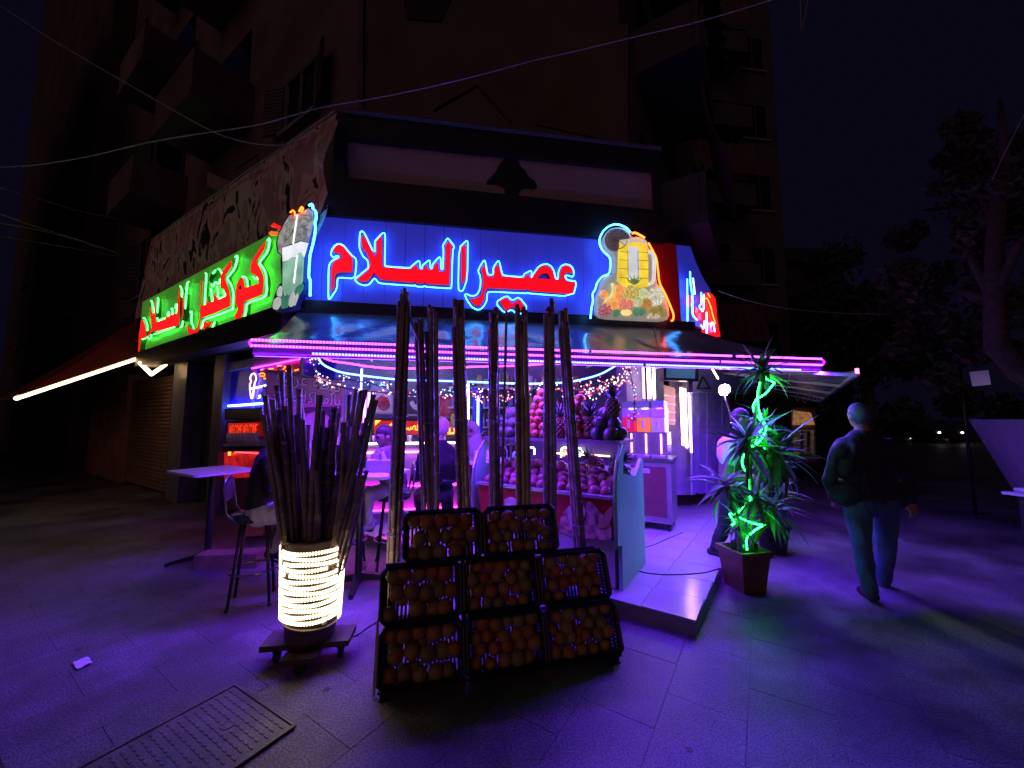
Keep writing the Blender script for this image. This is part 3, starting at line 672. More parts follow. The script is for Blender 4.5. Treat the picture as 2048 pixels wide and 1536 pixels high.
# neighbouring building further along the street
NB = lp(13.6, -.3, 0)
nb = thing('neighbour_building', 'dark reddish building at the far left with closed shop fronts', 'building', (NB.x, NB.y, 0), 0)
slab(nb, 'wall', [NB, NB+Ld*22, NB+Ld*22+Vector((8, 10, 0)), NB+Vector((8, 10, 0))], 0, 50, mat('plaster_brown', (.08, .05, .045), .85, vary=.35, vs=.7, bump=.2, bs=9))
PN = (NB.x, NB.y, L_ANG)
for k in range(4):
    shuttered_window(nb, PN, 1.5+4.2*k, 3.0+4.2*k, 5.2, 6.9, False); shuttered_window(nb, PN, 1.5+4.2*k, 3.0+4.2*k, 8.6, 10.3, False)
    b = MB(); P = lambda s, o, z: plane_pt(PN, s, o, z)
    b.prism([P(1+4.2*k, .01, 0), P(4.4+4.2*k, .01, 0), P(4.4+4.2*k, .01, 2.7), P(1+4.2*k, .01, 2.7)], outn(PN)*.006); so_ = b.build('shop_shutter', dark_wall, nb)
    for q in range(16): 
        b = MB(); b.bar(P(1.05+4.2*k, .03, .1+q*.16), P(4.35+4.2*k, .03, .1+q*.16), .04, .11); b.build('slat', shut_m, so_)
# left block across the street (edge of the picture)
lb = thing('side_building', 'dark building with a blank brown wall on the left edge across the alley', 'building', (-16.5, 9, 0), 0)
slab(lb, 'wall', [Vector((-15.2, 5, 0)), Vector((-17.0, 11.5, 0)), Vector((-30, 11.5, 0)), Vector((-30, 5, 0))], 0, 16, mat('plaster_maroon', (.06, .035, .03), .85, vary=.3, vs=.8))
# buildings further down on the right
fb = thing('apartment_block', 'tall unlit apartment block with stacked balconies beyond the shop on the right', 'building', (9, 18, 0), 0)
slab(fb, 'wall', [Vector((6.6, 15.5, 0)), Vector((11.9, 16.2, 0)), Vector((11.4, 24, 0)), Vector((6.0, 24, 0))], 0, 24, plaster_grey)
PB = (6.6, 15.5, math.degrees(math.atan2(.7, 5.3)))
for fl in range(5):
    balcony(fb, PB, .3, 3.0, 3.4+3.3*fl, 1.3, plaster_grey, curtain=(fl % 2 == 0)); shuttered_window(fb, PB, 3.7, 4.8, 4.0+3.3*fl, 5.6+3.3*fl, False)
fb2 = thing('low_building', 'dark low building with a jutting roof between the apartment block and the tree', 'building', (15, 22, 0), 0)
slab(fb2, 'wall', [Vector((13.5, 19.5, 0)), Vector((17.6, 19.8, 0)), Vector((17.6, 27, 0)), Vector((13.5, 27, 0))], 0, 9.6, dark_wall)
slab(fb2, 'roof', [Vector((13.3, 19.0, 0)), Vector((18.2, 19.3, 0)), Vector((18.2, 27.2, 0)), Vector((13.3, 27.2, 0))], 9.603, 10.3, dark_wall)
PB2 = (13.5, 19.5, 4.2)
for k in range(2): balcony(fb2, PB2, .4+k*2, 2.0+k*2, 5.6, .9, dark_wall)
# lit kiosk far behind the yucca
kk = at(1607, 870, 9.5)
kio = thing('kiosk', 'small lit food kiosk with a copper hood far behind the plant', 'kiosk', (kk.x, kk.y, 0), R(20))
b = MB(); b.prism([at(1583, 925, 9.5), at(1632, 925, 9.5), at(1632, 815, 9.5), at(1583, 815, 9.5)], (.2, .6, 0)); b.build('booth', mat('kiosk_brown', (.25, .16, .10), .6, vary=.4), kio)
b = MB(); b.prism([at(1586, 850, 9.4), at(1630, 850, 9.4), at(1622, 826, 9.45), at(1588, 822, 9.45)], (.02, .05, .01)); b.build('hood', emi('kiosk_hood', (1, .45, .18), .22, base=(.5, .25, .12), vary=.5, vs=14), kio)
b = MB(); b.prism([at(1588, 908, 9.45), at(1628, 908, 9.45), at(1628, 860, 9.45), at(1588, 860, 9.45)], (.02, .04, 0)); b.build('window', emi('kiosk_glow', (1, .55, .3), .035, vary=.8, vs=9), kio)
b = MB(); b.bar(at(1584, 915, 9.3), at(1633, 915, 9.3), .25, .04); b.build('counter_top', mat('kiosk_counter', (.4, .38, .34), .4), kio)
for u in (1604, 1617): 
    b = MB(); b.tube([at(u, 908, 9.4), at(u, 862, 9.4)], .03, 6); b.build('post', wood_dark, kio)

# ================================================================== FRONT AWNING AND LIGHT STRIPS
E0, E1 = at(508, 690, 3.50), at(1640, 727, 4.73)
T0, T1 = fp(-.05, .06, 2.79), fp(5.12, .06, 2.83)
aw = thing('awning', 'shiny dark sheet awning over the shop front edged with magenta light strips', 'awning', fp(2.4, .1, 2.8), R(F_ANG))
rows = []; NU, NV = 60, 12
for j in range(NV+1):
    t = j/NV; rw = []
    for i in range(NU+1):
        s = i/NU; p = T0.lerp(T1, s).lerp(E0.lerp(E1, s), t)
        sag = -.05*math.sin(math.pi*t)*(1+.35*math.sin(s*17))
        wr = .010*math.sin(s*60+t*9+3*noise.noise(Vector((s*8, t*3, 1))))*math.sin(math.pi*min(1, t*1.1))+.012*noise.noise(Vector((s*22, t*5, 4)))*math.sin(math.pi*t)
        rw.append(p+Z*(sag+wr))
    rows.append(rw)
b = MB(); b.grid(rows)
pvc = mat('awning_pvc', (.30, .30, .36), .20, .65, vary=.25, vs=2.2, bump=.12, bs=7, spec=.6, rv=.08)
b.build('canopy', pvc, aw, smooth=True)
b = MB(); b.grid([[r[0]-Z*.004 for r in rows], [Vector((r[0].x, r[0].y, r[0].z-.02)) for r in rows]])
b.build('hem', pvc, aw)
b = MB(); b.bar(E0-Z*.035, E1-Z*.035, .035, .11); b.build('front_bar', mat('bar_dark', (.05, .05, .06), .4, .3), aw)
b = MB()
sm = [T0.lerp(T1, .87+.0*k).lerp(E0.lerp(E1, .66+.0*k), k/8)+Z*(-.05*math.sin(math.pi*k/8)+.012) for k in range(9)]
b.tube(sm, .005, 5); b.build('seam', mat('seam_pale', (.6, .58, .55), .5), aw)
for s in (.04, .3, .55, .8, .98):
    b = MB(); b.bar(T0.lerp(T1, s)-Z*.07+nF*-.1, E0.lerp(E1, s)-Z*.07, .03); b.build('rafter', alum, aw)
for s in (.15, .45, .7, .9):
    b = MB(); p = T0.lerp(T1, s); q = E0.lerp(E1, s); b.bar(p.lerp(q, .5)-Z*.1, Vector((p.x, p.y, 2.3))-nF*.3, .02); b.build('strut', alum, aw)
led_body = mat('led_sleeve', (.06, .05, .08), .4)
def strip(name, label, p0, p1, m, spacing=.029, sz=.0090, gap=(), loop=False):
    d = (p1-p0); L = d.length; dn = d.normalized()
    t = thing(name, label, 'light strip', p0, 0, 'light strips along the awning edge')
    b = MB(); b.bar(p0, p1, .016, .012); b.build('sleeve', led_body, t)
    b = MB(); k = 0
    while k*spacing < L:
        s = k*spacing; k += 1
        if any(abs(s/L-g_) < .003 for g_ in gap): continue
        c = p0+dn*s+nF*.010
        b.obox(c, dn*sz, nF*.0075, Z*.0088)
    b.build('led', m, t, kind='stuff')
    return t
dn = (E1-E0).normalized(); up = Z
strip('light_strip', 'upper magenta light strip on the front edge of the awning', E0+Z*.040+nF*.03, E1+Z*.050+nF*.03, E_MAG, gap=(.52, .8))
strip('light_strip', 'lower magenta light strip just above the pale blue one', E0+Z*-.012+nF*.03, E1+Z*-.026+nF*.03, E_MAG, gap=(.48, .77))
strip('light_strip', 'pale blue light strip below the two magenta ones', E0+dn*.52-Z*.070+nF*.03, E1-dn*.33-Z*.092+nF*.03, E_BLUE, gap=(.62,))
# added channel of hidden emitters, standing in for the light the strips throw down
ch_ = thing('added_light_channel', 'added channel of hidden emitters under the awning bar throwing violet and blue light on the paving', 'added light', E0.lerp(E1, .5), R(F_ANG))
for k, (o_, w_, m_) in enumerate(((.016, .010, emi('channel_magenta', (.30, .010, 1.0), 480)), (-.006, .010, emi('channel_blue', (.026, .028, 1.0), 640)))):
    b = MB(); p, q = E0+nF*o_-Z*.094, E1+nF*o_-Z*.094
    b.add([p-nF*w_, q-nF*w_, q+nF*w_, p+nF*w_], [(0, 1, 2, 3)]); b.build('emitter', m_, ch_)
for o_ in (.030, -.020):
    b = MB(); b.bar(E0+nF*o_-Z*.0965, E1+nF*o_-Z*.0965, .004, .013); b.build('lip', black_metal, ch_)
# side ends of the magenta loop
for p, lab in ((E0-dn*.008, 'left'), (E1+dn*.008, 'right')):
    t = tag(MB().tube([p+Z*.04+nF*.03, p+Z*.02+nF*.032-dn*(.02 if lab == 'left' else -.02), p-Z*.02+nF*.03], .008, 6).build('light_loop', emi('loop_magenta', (.32, .002, 1), 25)), 'bent magenta loop closing the light strips at the %s end of the awning' % lab, 'light strip')

# ---- awning on the right side street, seen from below
rw = thing('side_awning', 'translucent side awning on a bare pipe frame at the right of the shop', 'awning', at(1500, 790, 6), R(R_ANG))
Wn, On, Of, Wf = at(1428, 728, 5.75), at(1714, 742, 4.5), at(1640, 800, 9.6), at(1478, 762, 10.5)
rows = [[Wn.lerp(Wf, i/12).lerp(On.lerp(Of, i/12), j/6)-Z*(.06*math.sin(math.pi*j/6)) for i in range(13)] for j in range(7)]
b = MB(); b.grid(rows); b.build('sheet', mat('clear_pvc', (.22, .22, .28), .25, vary=.2), rw, smooth=True)
for k in range(5):
    b = MB(); b.bar(Wn.lerp(Wf, k/4)-Z*.05, On.lerp(Of, k/4)-Z*.05, .04); b.build('rafter', alum, rw)
b = MB(); b.bar(On-Z*.03, Of-Z*.03, .05); b.build('outer_bar', alum, rw)
b = MB(); b.bar(On.lerp(Wn, .4)-Z*.04, Of.lerp(Wf, .4)-Z*.04, .03); b.build('purlin', alum, rw)
b = MB(); b.tube([On+Z*.03, On-Z*.03], .018, 8); b.build('end_lamp', emi('end_pink', (1, .12, .35), 6), rw)
lp_ = MB()
for k in range(4):
    c = at(1595+k*14, 796+k % 2*4, 7.2); lp_.tube([c+Vector((0, 0, .06)), c+Vector((.05, 0, 0)), c+Vector((0, 0, -.05)), c+Vector((-.05, 0, 0)), c+Vector((0, 0, .06))], .008, 5)
lp_.build('cord_loops', cable_pale, rw)
t = tag(MB().tube([at(1423, 735, 5.6), at(1436, 757, 5.4)], .012, 6).build('tube_light', E_TWARM), 'short slanted white tube light under the awning corner', 'tube light')

# ---- red awning with warm strip on the left
ra = thing('red_awning', 'red cloth awning of the neighbouring shop at the far left', 'awning', lp(6.5, 0, 2.8), R(L_ANG))
r0 = onp(273, 640, PL, -.1); r1 = onp(276, 714, PL, .05); r2 = at(38, 792, 6.57); r3 = lp(13, .0, 3.3); r4 = r2+Ld*6.5
red_cloth = mat('red_cloth', (.26, .02, .025), .7, vary=.3, vs=3)
rows = [[r0.lerp(r3, i/16).lerp(r2.lerp(r4, i/16), j/8)-Z*(.07*math.sin(math.pi*j/8)+.02*math.sin(i*1.3+j)) for i in range(17)] for j in range(9)]
b = MB(); b.grid(rows); b.build('canopy', red_cloth, ra, smooth=True)
b = MB(); b.grid([[r0.lerp(r2, i/10)-Z*(.07*math.sin(math.pi*i/10)) for i in range(11)], [r1.lerp(r2, i/10)-Z*.01 for i in range(11)]]); b.build('side_flap', red_cloth, ra, smooth=True)
b = MB(); b.bar(r2, r4, .05); b.bar(r1, r2-Z*.02, .04); b.build('frame_bar', alum, ra)
def warm_strip(label, p0, p1):
    t = thing('light_strip', label, 'light strip', p0, 0)
    b = MB(); b.bar(p0+Z*.02, p1+Z*.02, .05, .02); b.build('sleeve', white_paint, t)
    b = MB(); d = (p1-p0); n_ = int(d.length/.03)
    for k in range(n_+1): b.sphere(p0+d*(k/n_)-Z*.005, .036, 8, 5)
    b.build('led', E_WARM, t, kind='stuff')
off_ = Vector((.03, -.05, -.035))
warm_strip('long warm white light strip along the near edge of the red awning', r1+off_, r2+off_)
v0, v1, v2 = onp(281, 726, PL, .1), onp(303, 748, PL, -.15), onp(330, 729, PL, -.3)
warm_strip('short warm light strip slanting down under the end of the green sign', v0, v1)
warm_strip('short warm light strip slanting up to the canopy box under the green sign', v1, v2)

# ================================================================== SHOP INTERIOR
FONT = {'ا': (0xFE8D, 2), 'ب': (0xFE8F, 4), 'ة': (0xFE93, 2), 'ت': (0xFE95, 4), 'ر': (0xFEAD, 2), 'س': (0xFEB1, 4), 'ص': (0xFEB9, 4), 'ط': (0xFEC1, 4), 'ظ': (0xFEC5, 4), 'ع': (0xFEC9, 4), 'ف': (0xFED1, 4), 'ق': (0xFED5, 4), 'ك': (0xFED9, 4), 'ل': (0xFEDD, 4), 'ن': (0xFEE5, 4), 'ه': (0xFEE9, 4), 'و': (0xFEED, 2), 'ي': (0xFEF1, 4)}
def arab(s):
    o = []
    for w_ in s.split(' '):
        q = ''
        for i, ch in enumerate(w_):
            if ch not in FONT: q += ch; continue
            c, n = FONT[ch]; pj = i > 0 and w_[i-1] in FONT and FONT[w_[i-1]][1] == 4; nj = n == 4 and i < len(w_)-1 and w_[i+1] in FONT
            q += chr(c+(3 if pj and nj else 2 if nj else 1 if pj else 0))
        o.append(q[::-1])
    return ' '.join(o[::-1])
def text_on(parent, name, body, p, dx, dz, height, m, width=None, depth=.004, center=True, bold=0.0):
    c = bpy.data.curves.new('txt', 'FONT'); c.body = body; c.resolution_u = 3; c.offset = bold
    o = bpy.data.objects.new('txt', c); COL.objects.link(o)
    dg = bpy.context.evaluated_depsgraph_get(); me = bpy.data.meshes.new_from_object(o.evaluated_get(dg))
    bpy.data.objects.remove(o)
    vs = [v.co.copy() for v in me.vertices]; fs = [tuple(f.vertices) for f in me.polygons]; bpy.data.meshes.remove(me)
    if not vs: return None
    x0, x1 = min(v.x for v in vs), max(v.x for v in vs); y0, y1 = min(v.y for v in vs), max(v.y for v in vs)
    ky = height/(y1-y0); kx = (width/(x1-x0)) if width else ky
    dx = Vector(dx).normalized(); dz = Vector(dz).normalized(); nn = dx.cross(dz)
    b = MB(); b.add([Vector(p)+dx*((v.x-(x0+x1)/2)*kx)+dz*((v.y-(y0+y1)/2)*ky)+nn*depth for v in vs], fs)
    return b.build(name, m, parent)

wall_in = mat('interior_wall', (.22, .21, .30), .5, vary=.2, vs=2)
ceil_m = mat('ceiling_panel', (.34, .32, .46), .18, vary=.2, vs=3)
inter = thing('shop_interior', 'inside of the juice shop with wall tiles and glossy dark ceiling behind the awning', 'shop', fp(1.5, -2, .12), R(F_ANG))
def fbox(parent, name, s0, s1, o0, o1, z0, z1, m):
    b = MB(); P = [fp(s0, o0, z1), fp(s1, o0, z1), fp(s1, o1, z1), fp(s0, o1, z1)]
    b.prism(P, (0, 0, z0-z1)); return b.build(name, m, parent)
fbox(inter, 'back_wall', -1.35, 5.4, -2.1, -2.25, .12, 2.66, wall_in)
fbox(inter, 'side_wall', 4.75, 4.9, -.45, -2.09, .12, 2.66, wall_in)
smin = lambda o: (.56+o*.707)/.7075
for k in range(5):
    oa, ob = -.2-.376*k, -.57-.376*k
    b = MB(); b.prism([fp(smin(oa), oa, 2.69), fp(4.74, oa, 2.69), fp(4.74, ob, 2.69), fp(smin(ob), ob, 2.69)], (0, 0, -.05)); b.build('ceiling_panel', ceil_m, inter)
fbox(inter, 'pillar', 4.2, 4.48, -.3, -.6, .12, 2.66, mat('pillar_purple', (.30, .22, .45), .4))
# back counter
bc = thing('back_counter', 'long serving counter with pink lit steps at the back of the shop', 'counter', fp(.4, -1.2, .12), R(F_ANG))
fbox(bc, 'body', -.28, 2.3, -1.06, -1.6, .121, 1.16, mat('counter_white', (.32, .28, .34), .35, vary=.12))
fbox(bc, 'counter_top', -.32, 2.35, -1.02, -1.62, 1.163, 1.2, steel)
for z_ in (.30, .62): 
    fbox(bc, 'step', -.28, 2.3, -.98, -1.055, z_-.03, z_, white_paint)
for k, (z_, m_) in enumerate(((.315, E_PINK), (.635, E_PINK), (1.235, E_WHITE), (1.11, E_TPINK))):
    tag(MB().tube([fp(-.27, -1.0, z_), fp(2.25, -1.0, z_)], .010 if m_ is E_PINK else .014, 6).build('tube_light', m_), ['lowest pink tube light along the back counter step', 'second pink tube light along the back counter front', 'white tube light lying along the top of the back counter', 'pinkish tube light under the back counter top'][k], 'tube light', 'tube lights of the back counter')
# trays and cups on the counter
random.seed(3)
cupm = mat('cup_clear', (.75, .7, .8), .2, vary=.1)
for k in range(9):
    b = MB(); c = fp(-.1+.25*k, -1.3, 1.201); b.lathe([(.028, 0), (.04, .13), (.043, .135)], c, 10)
    tag(b.build('cup', cupm, smooth=True), 'white paper cup standing on the back counter', 'cup', 'cups on the back counter')

# framed pictures on the back wall
def framed(label, u0, v0, u1, v1, off, m, deco=None):
    t = thing('picture', label, 'picture', onp((u0+u1)/2, v1, PF, off), R(F_ANG))
    quad(t, 'frame', PF, [(u0-3, v0-3), (u1+3, v0-2), (u1+3, v1+4), (u0-3, v1+3)], off, .03, mat('frame_silver', (.5, .46, .52), .35, .4))
    quad(t, 'print', PF, [(u0, v0), (u1, v0+1), (u1, v1+1), (u0, v1)], off+.006, .004, m)
    for nm, pts, mm in deco or (): relief(t, nm, PF, pts, off+.010, .003, mm, 1)
    return t
redp, whp, dkp = mat('print_red', (.55, .06, .10), .4, vary=.5, vs=9), mat('print_white', (.72, .66, .74), .4), mat('print_dark', (.08, .05, .09), .4, vary=.5, vs=8)
framed('wall picture of red cut fruit on white above the left of the red matrix display', 748, 786, 783, 824, -2.05, whp, [('fruit', [(752, 800), (762, 790), (778, 796), (781, 815), (768, 823), (756, 816)], redp), ('fruit_half', [(760, 808), (772, 802), (780, 812), (772, 820), (763, 818)], mat('print_pink', (.75, .35, .35), .4))])
framed('dark wall picture with a pale curled shape behind the second cane bundle', 810, 793, 850, 828, -2.05, dkp, [('curl', [(818, 806), (826, 800), (832, 812), (836, 796), (842, 798), (838, 822), (826, 818)], whp)])
framed('red wall picture of a glass of juice right of the dark one', 880, 791, 909, 833, -2.05, redp, [('glass', [(890, 798), (904, 800), (901, 828), (893, 827)], mat('print_rose', (.75, .2, .3), .4))])
framed('pale menu board with rows of print above the counter', 744, 764, 775, 782, -2.05, mat('print_blue', (.45, .5, .62), .4, vary=.3, vs=20))
# red matrix display
md = thing('matrix_display', 'red scrolling matrix display with amber arabic letters over the back counter', 'display', onp(825, 872, PF, -2.0), R(F_ANG))
quad(md, 'housing', PF, [(743, 836), (950, 839), (950, 876), (743, 872)], -1.96, .06, black_plastic)
quad(md, 'screen', PF, [(748, 841), (946, 844), (946, 871), (748, 867)], -1.953, .004, emi('matrix_glow', (1, .02, .01), .42, base=(.2, .01, .01), vary=.35, vs=14))
def mt(body, u, v, hgt, w_=None): text_on(md, 'letters', body, onp(u, v, PF, -1.94), Fd, Z, hgt, E_LEDYEL, w_, 0, bold=.012)
mt(arab('قصب'), 821, 854, .20, .30); mt('◆', 846, 854, .14); mt(arab('نط'), 895, 856, .22, .26)
mt('◤', 756, 846, .09); mt('◢', 783, 846, .08); mt(arab('سكر'), 926, 856, .18, .28)

# shelves of stock on the back wall
stock_cols = [mat('stock_%d' % k, c, .4, vary=.2) for k, c in enumerate([(.55, .12, .10), (.60, .45, .10), (.15, .35, .14), (.55, .50, .60), (.30, .20, .50), (.60, .30, .15)])]
random.seed(12)
for k, z_ in enumerate((1.42, 1.76, 2.10)):
    sf = thing('wall_shelf', ['lowest', 'middle', 'top'][k]+' shelf of stock on the back wall above the fruit counter', 'shelf', fp(3.1, -1.95, z_), R(F_ANG), 'shelves of stock')
    fbox(sf, 'board', 1.75, 4.15, -1.82, -2.09, z_, z_+.025, white_paint)
    s_ = 1.8
    while s_ < 4.05:
        w_ = random.uniform(.05, .09); c = fp(s_+w_/2, -1.93, z_+.026); h_ = random.uniform(.14, .26)
        if random.random() < .6:
            b = MB(); b.lathe([(w_*.45, 0), (w_*.48, h_*.6), (w_*.2, h_*.8), (w_*.2, h_), (w_*.22, h_*1.02)], c, 10); o = b.build('bottle', random.choice(stock_cols), smooth=True); tag(o, 'small bottle standing on a shelf of the back wall', 'bottle', 'bottles on the back shelves')
        else:
            b = MB(); b.box(c+Z*h_/2, (w_*1.3, .1, h_), R(F_ANG)); tag(b.build('carton', random.choice(stock_cols)), 'small carton standing on a shelf of the back wall', 'carton', 'cartons on the back shelves')
        s_ += w_*1.5+random.uniform(.0, .03)
# vertical tube lights
def vtube(label, u, v0, v1, Y, m, r=.014):
    p, q = at(u, v0, Y), at(u, v1, Y); q.x, q.y = p.x, p.y
    t = thing('tube_light', label, 'tube light', q, 0, 'upright tube lights')
    b = MB(); b.tube([p, q], r, 8); b.build('tube', m, t, smooth=True)
    b = MB(); b.tube([p, p+Z*.03], r*1.2, 8); b.tube([q-Z*.03, q], r*1.2, 8); b.build('socket', white_paint, t)
    b = MB(); b.bar(p+Vector((.004, r*1.7, .03)), q+Vector((.004, r*1.7, -.03)), .03, .02); b.build('batten', white_paint, t)
vtube('thin blue white upright tube beside the left post inside the shop', 723, 738, 950, 5.6, E_TBLUE, .010)
vtube('left one of the pair of pinkish white upright tubes behind the woman', 730, 786, 882, 5.7, E_TPINK, .016)
vtube('right one of the pair of pinkish white upright tubes behind the woman', 738, 785, 822, 5.8, E_TPINK, .014)
vtube('short white upright tube below the pair behind the woman', 736, 840, 882, 5.85, E_WHITE, .014)
vtube('warm white upright tube left of the blue lit column behind the third cane bundle', 936, 768, 842, 5.9, E_WHITE, .020)
vtube('pale blue upright tube in front of the blue lit column', 956, 794, 872, 5.8, E_TBLUE, .014)
vtube('left pink upright tube on the purple pillar by the price screen', 1286, 727, 797, 5.35, E_TPINK, .014)
vtube('broad white upright tube in the middle of the purple pillar', 1297, 727, 797, 5.35, E_WHITE, .026)
vtube('right white upright tube on the purple pillar by the price screen', 1307, 727, 797, 5.35, E_WHITE, .015)
vtube('warm white upright tube right of the juice dispenser, nearer one', 1362, 776, 890, 5.9, E_TWARM, .018)
vtube('warm white upright tube right of the juice dispenser, middle one', 1369, 778, 895, 6.1, E_TWARM, .020)
vtube('violet blue upright tube at the edge of the purple back room', 1378, 782, 905, 6.0, emi('tube_violet', (.22, .08, 1.0), 26), .016)
b = MB(); b.prism([at(945, 775, 6.0), at(962, 775, 6.0), at(962, 905, 6.0), at(945, 905, 6.0)], (.02, .1, 0)); tag(b.build('column', mat('column_blue', (.02, .03, .55), .35)), 'deep blue column behind the third and fourth cane bundles', 'column')
# extra ceiling tubes added in place of LED lines mirrored in the ceiling
E_CEIL = emi('ceiling_cyan', (.05, .30, 1.0), 14)
for k, (s0_, s1_, o_, m_) in enumerate(((-.4, .5, -.7, E_CEIL), (-.3, 1.3, -1.05, E_CEIL), (.3, 1.9, -1.45, E_WHITE), (1.0, 2.4, -.75, E_CEIL), (2.2, 3.6, -1.2, E_TBLUE), (-.3, .3, -1.5, E_TBLUE), (2.9, 4.1, -1.6, E_TPINK))):
    tag(MB().tube([fp(s0_, o_, 2.60), fp(s1_, o_, 2.60)], .012, 6).build('tube_light', m_), ['short added cyan ceiling tube nearest the street', 'long added cyan ceiling tube above the counter', 'added white ceiling tube deepest in the shop', 'added cyan ceiling tube over the third and fourth cane bundles', 'added blue ceiling tube above the fruit counter', 'added blue ceiling tube above the poster', 'added pink ceiling tube above the juice dispenser'][k], 'tube light', 'added ceiling tubes')
# swagged light ropes under the awning
def swag(label, pts, Y, m, r=.009, dY=0):
    P = [at(u, v, Y+dY*i/(len(pts)-1)) for i, (u, v) in enumerate(pts)]
    P = [Vector(p) for p in smooth_poly([tuple(p) for p in P], 2, False)]
    return tag(MB().tube(P, r, 6).build('light_rope', m, smooth=True), label, 'light rope', 'light ropes hung under the awning')
swag('pink light rope sagging under the awning from its left end', [(630, 706), (660, 722), (700, 727), (735, 733), (780, 737), (850, 737), (910, 735), (960, 733), (1060, 731), (1150, 720), (1210, 714)], 4.0, E_PINK, .009, .8)
swag('pale blue light rope sagging deeper under the awning', [(632, 708), (645, 730), (680, 745), (730, 752), (800, 760), (900, 762), (1000, 766), (1060, 768), (1140, 765), (1200, 750), (1237, 728)], 4.1, emi('rope_cyan', (.03, .10, 1.0), 30), .009, .8)
# garlands of tiny bulbs and tinsel
E_BULB = [emi('bulb_red', (1, .06, .08), 5), emi('bulb_white', (1, .8, .9), 5), emi('bulb_amber', (1, .4, .1), 5), emi('bulb_blue', (.2, .4, 1), 5)]
tins = mat('tinsel', (.12, .10, .22), .3, .4, vary=.5)
def garland(label, pts, Y, dY, n, spread, cols, strands=260):
    P = [at(u, v, Y+dY*i/(len(pts)-1)) for i, (u, v) in enumerate(pts)]
    P = [Vector(p) for p in smooth_poly([tuple(p) for p in P], 2, False)]
    t = thing('garland', label, 'garland', P[0], 0, 'garlands under the awning')
    MB().tube(P, .006, 5).build('cord', cable_mat, t)
    for ci in sorted(set(cols)):
        b = MB()
        for k in range(n//len(set(cols))):
            q = random.random()*(len(P)-1); i = min(int(q), len(P)-2); c = P[i].lerp(P[i+1], q-i)+Vector((random.gauss(0, spread), random.gauss(0, spread), random.gauss(0, spread)))
            b.sphere(c, .0075, 5, 3)
        b.build('bulb', E_BULB[ci], t, kind='stuff')
    b = MB()
    for k in range(strands):
        q = random.random()*(len(P)-1); i = min(int(q), len(P)-2); c = P[i].lerp(P[i+1], q-i)
        d = Vector((random.gauss(0, 1), random.gauss(0, 1), random.gauss(-.3, 1))).normalized()*random.uniform(.03, .09); w_ = d.orthogonal().normalized()*.004
        b.add([c-w_, c+w_, c+d], [(0, 1, 2)])
    b.build('tinsel', tins, t, kind='stuff')
garland('tinsel garland with red and white bulbs rising to the right above the fruit counter', [(1140, 800), (1170, 790), (1210, 780), (1240, 765), (1256, 738)], 4.9, .3, 130, .035, (0, 0, 1))
garland('tinsel garland with red bulbs sagging behind the fourth to seventh cane bundles', [(955, 790), (990, 800), (1030, 790), (1080, 775), (1130, 772), (1180, 775), (1235, 760)], 4.8, .3, 150, .05, (0, 1, 2), 420)
garland('tinsel garland with white bulbs hanging left of the first cane bundle', [(628, 715), (634, 750), (640, 760), (690, 758), (735, 765), (790, 780), (850, 790), (905, 785), (950, 770)], 4.5, .5, 90, .03, (1, 1, 3), 420)
garland('thin wire of small bulbs below the left garland', [(636, 757), (660, 770), (700, 778), (715, 780), (760, 785), (830, 792), (900, 790)], 4.5, .4, 60, .02, (0, 1), 100)
garland('dark tinsel garland hanging down the purple pillar', [(1258, 738), (1266, 770), (1270, 800), (1268, 840)], 5.1, .1, 30, .05, (3, 0), 420)
swt = garland

# ---- left inside wall: blue board with ice cream neon, welcome display, shelves
PGi = PG
lw = thing('ice_cream_board', 'deep blue wall board with an ice cream neon at the left inside the shop', 'board', onp(480, 815, PG, -.02), R(L_ANG))
quad(lw, 'board', PG, [(446, 744), (668, 700), (668, 812), (446, 817)], -.06, .03, mat('board_blue', (.03, .035, .75), .3, vary=.1))
quad(lw, 'cornice', PG, [(444, 728), (670, 682), (670, 700), (444, 745)], .0, .08, mat('cornice_blue', (.25, .30, .5), .4))
def ptube(parent, pts, off, m, r, it=1, closed=False):
    b = MB(); b.tube([onp(u, v, PG, off) for u, v in smooth_poly(pts, it, closed)], r, 6, closed); return b.build('neon_tube', m, parent, smooth=True)
E_ICE = emi('neon_ice', (1, .45, .7), 5)
ptube(lw, [(503, 762), (500, 758), (502, 750), (507, 746), (511, 750), (513, 758), (509, 766), (505, 797), (502, 797), (499, 770)], -.03, E_ICE, .009, 1, True)
ptube(lw, [(500, 778), (531, 771)], -.03, emi('neon_bar', (.8, .75, 1), 6), .012)
ptube(lw, [(457, 812), (524, 807)], -.03, E_TBLUE, .018)
ptube(lw, [(520, 748), (524, 746), (530, 748), (529, 753), (521, 752)], -.03, E_ORANGE, .008)
ptube(lw, [(522, 740), (526, 739)], -.03, E_ORANGE, .008); ptube(lw, [(528, 757), (531, 757)], -.03, E_ORANGE, .008)
ptube(lw, [(517, 792), (521, 790), (521, 795), (516, 797)], -.03, E_TBLUE, .006)
rm = thing('red_display', 'dark panel with broken red light strokes above the poster', 'display', onp(570, 745, PG, 0), R(L_ANG))
quad(rm, 'panel', PG, [(520, 741), (603, 718), (603, 745), (520, 756)], -.03, .02, mat('panel_maroon', (.12, .01, .02), .4))
for pts in ([(555, 732), (562, 731)], [(562, 740), (568, 738), (570, 733), (575, 734)], [(572, 742), (582, 739), (583, 736)], [(590, 741), (596, 739)], [(538, 738), (546, 737)]):
    ptube(rm, pts, .0, E_ORANGE, .008)
pinkl = tag(MB().tube([onp(504, 737, PG, .02), onp(610, 716, PG, .02)], .009, 6).build('tube_light', E_PINK), 'thin pink tube light above the ice cream board', 'tube light')
wd = thing('welcome_display', 'red matrix display reading WELCOME twice on the left inside wall', 'display', onp(485, 875, PG, 0), R(L_ANG))
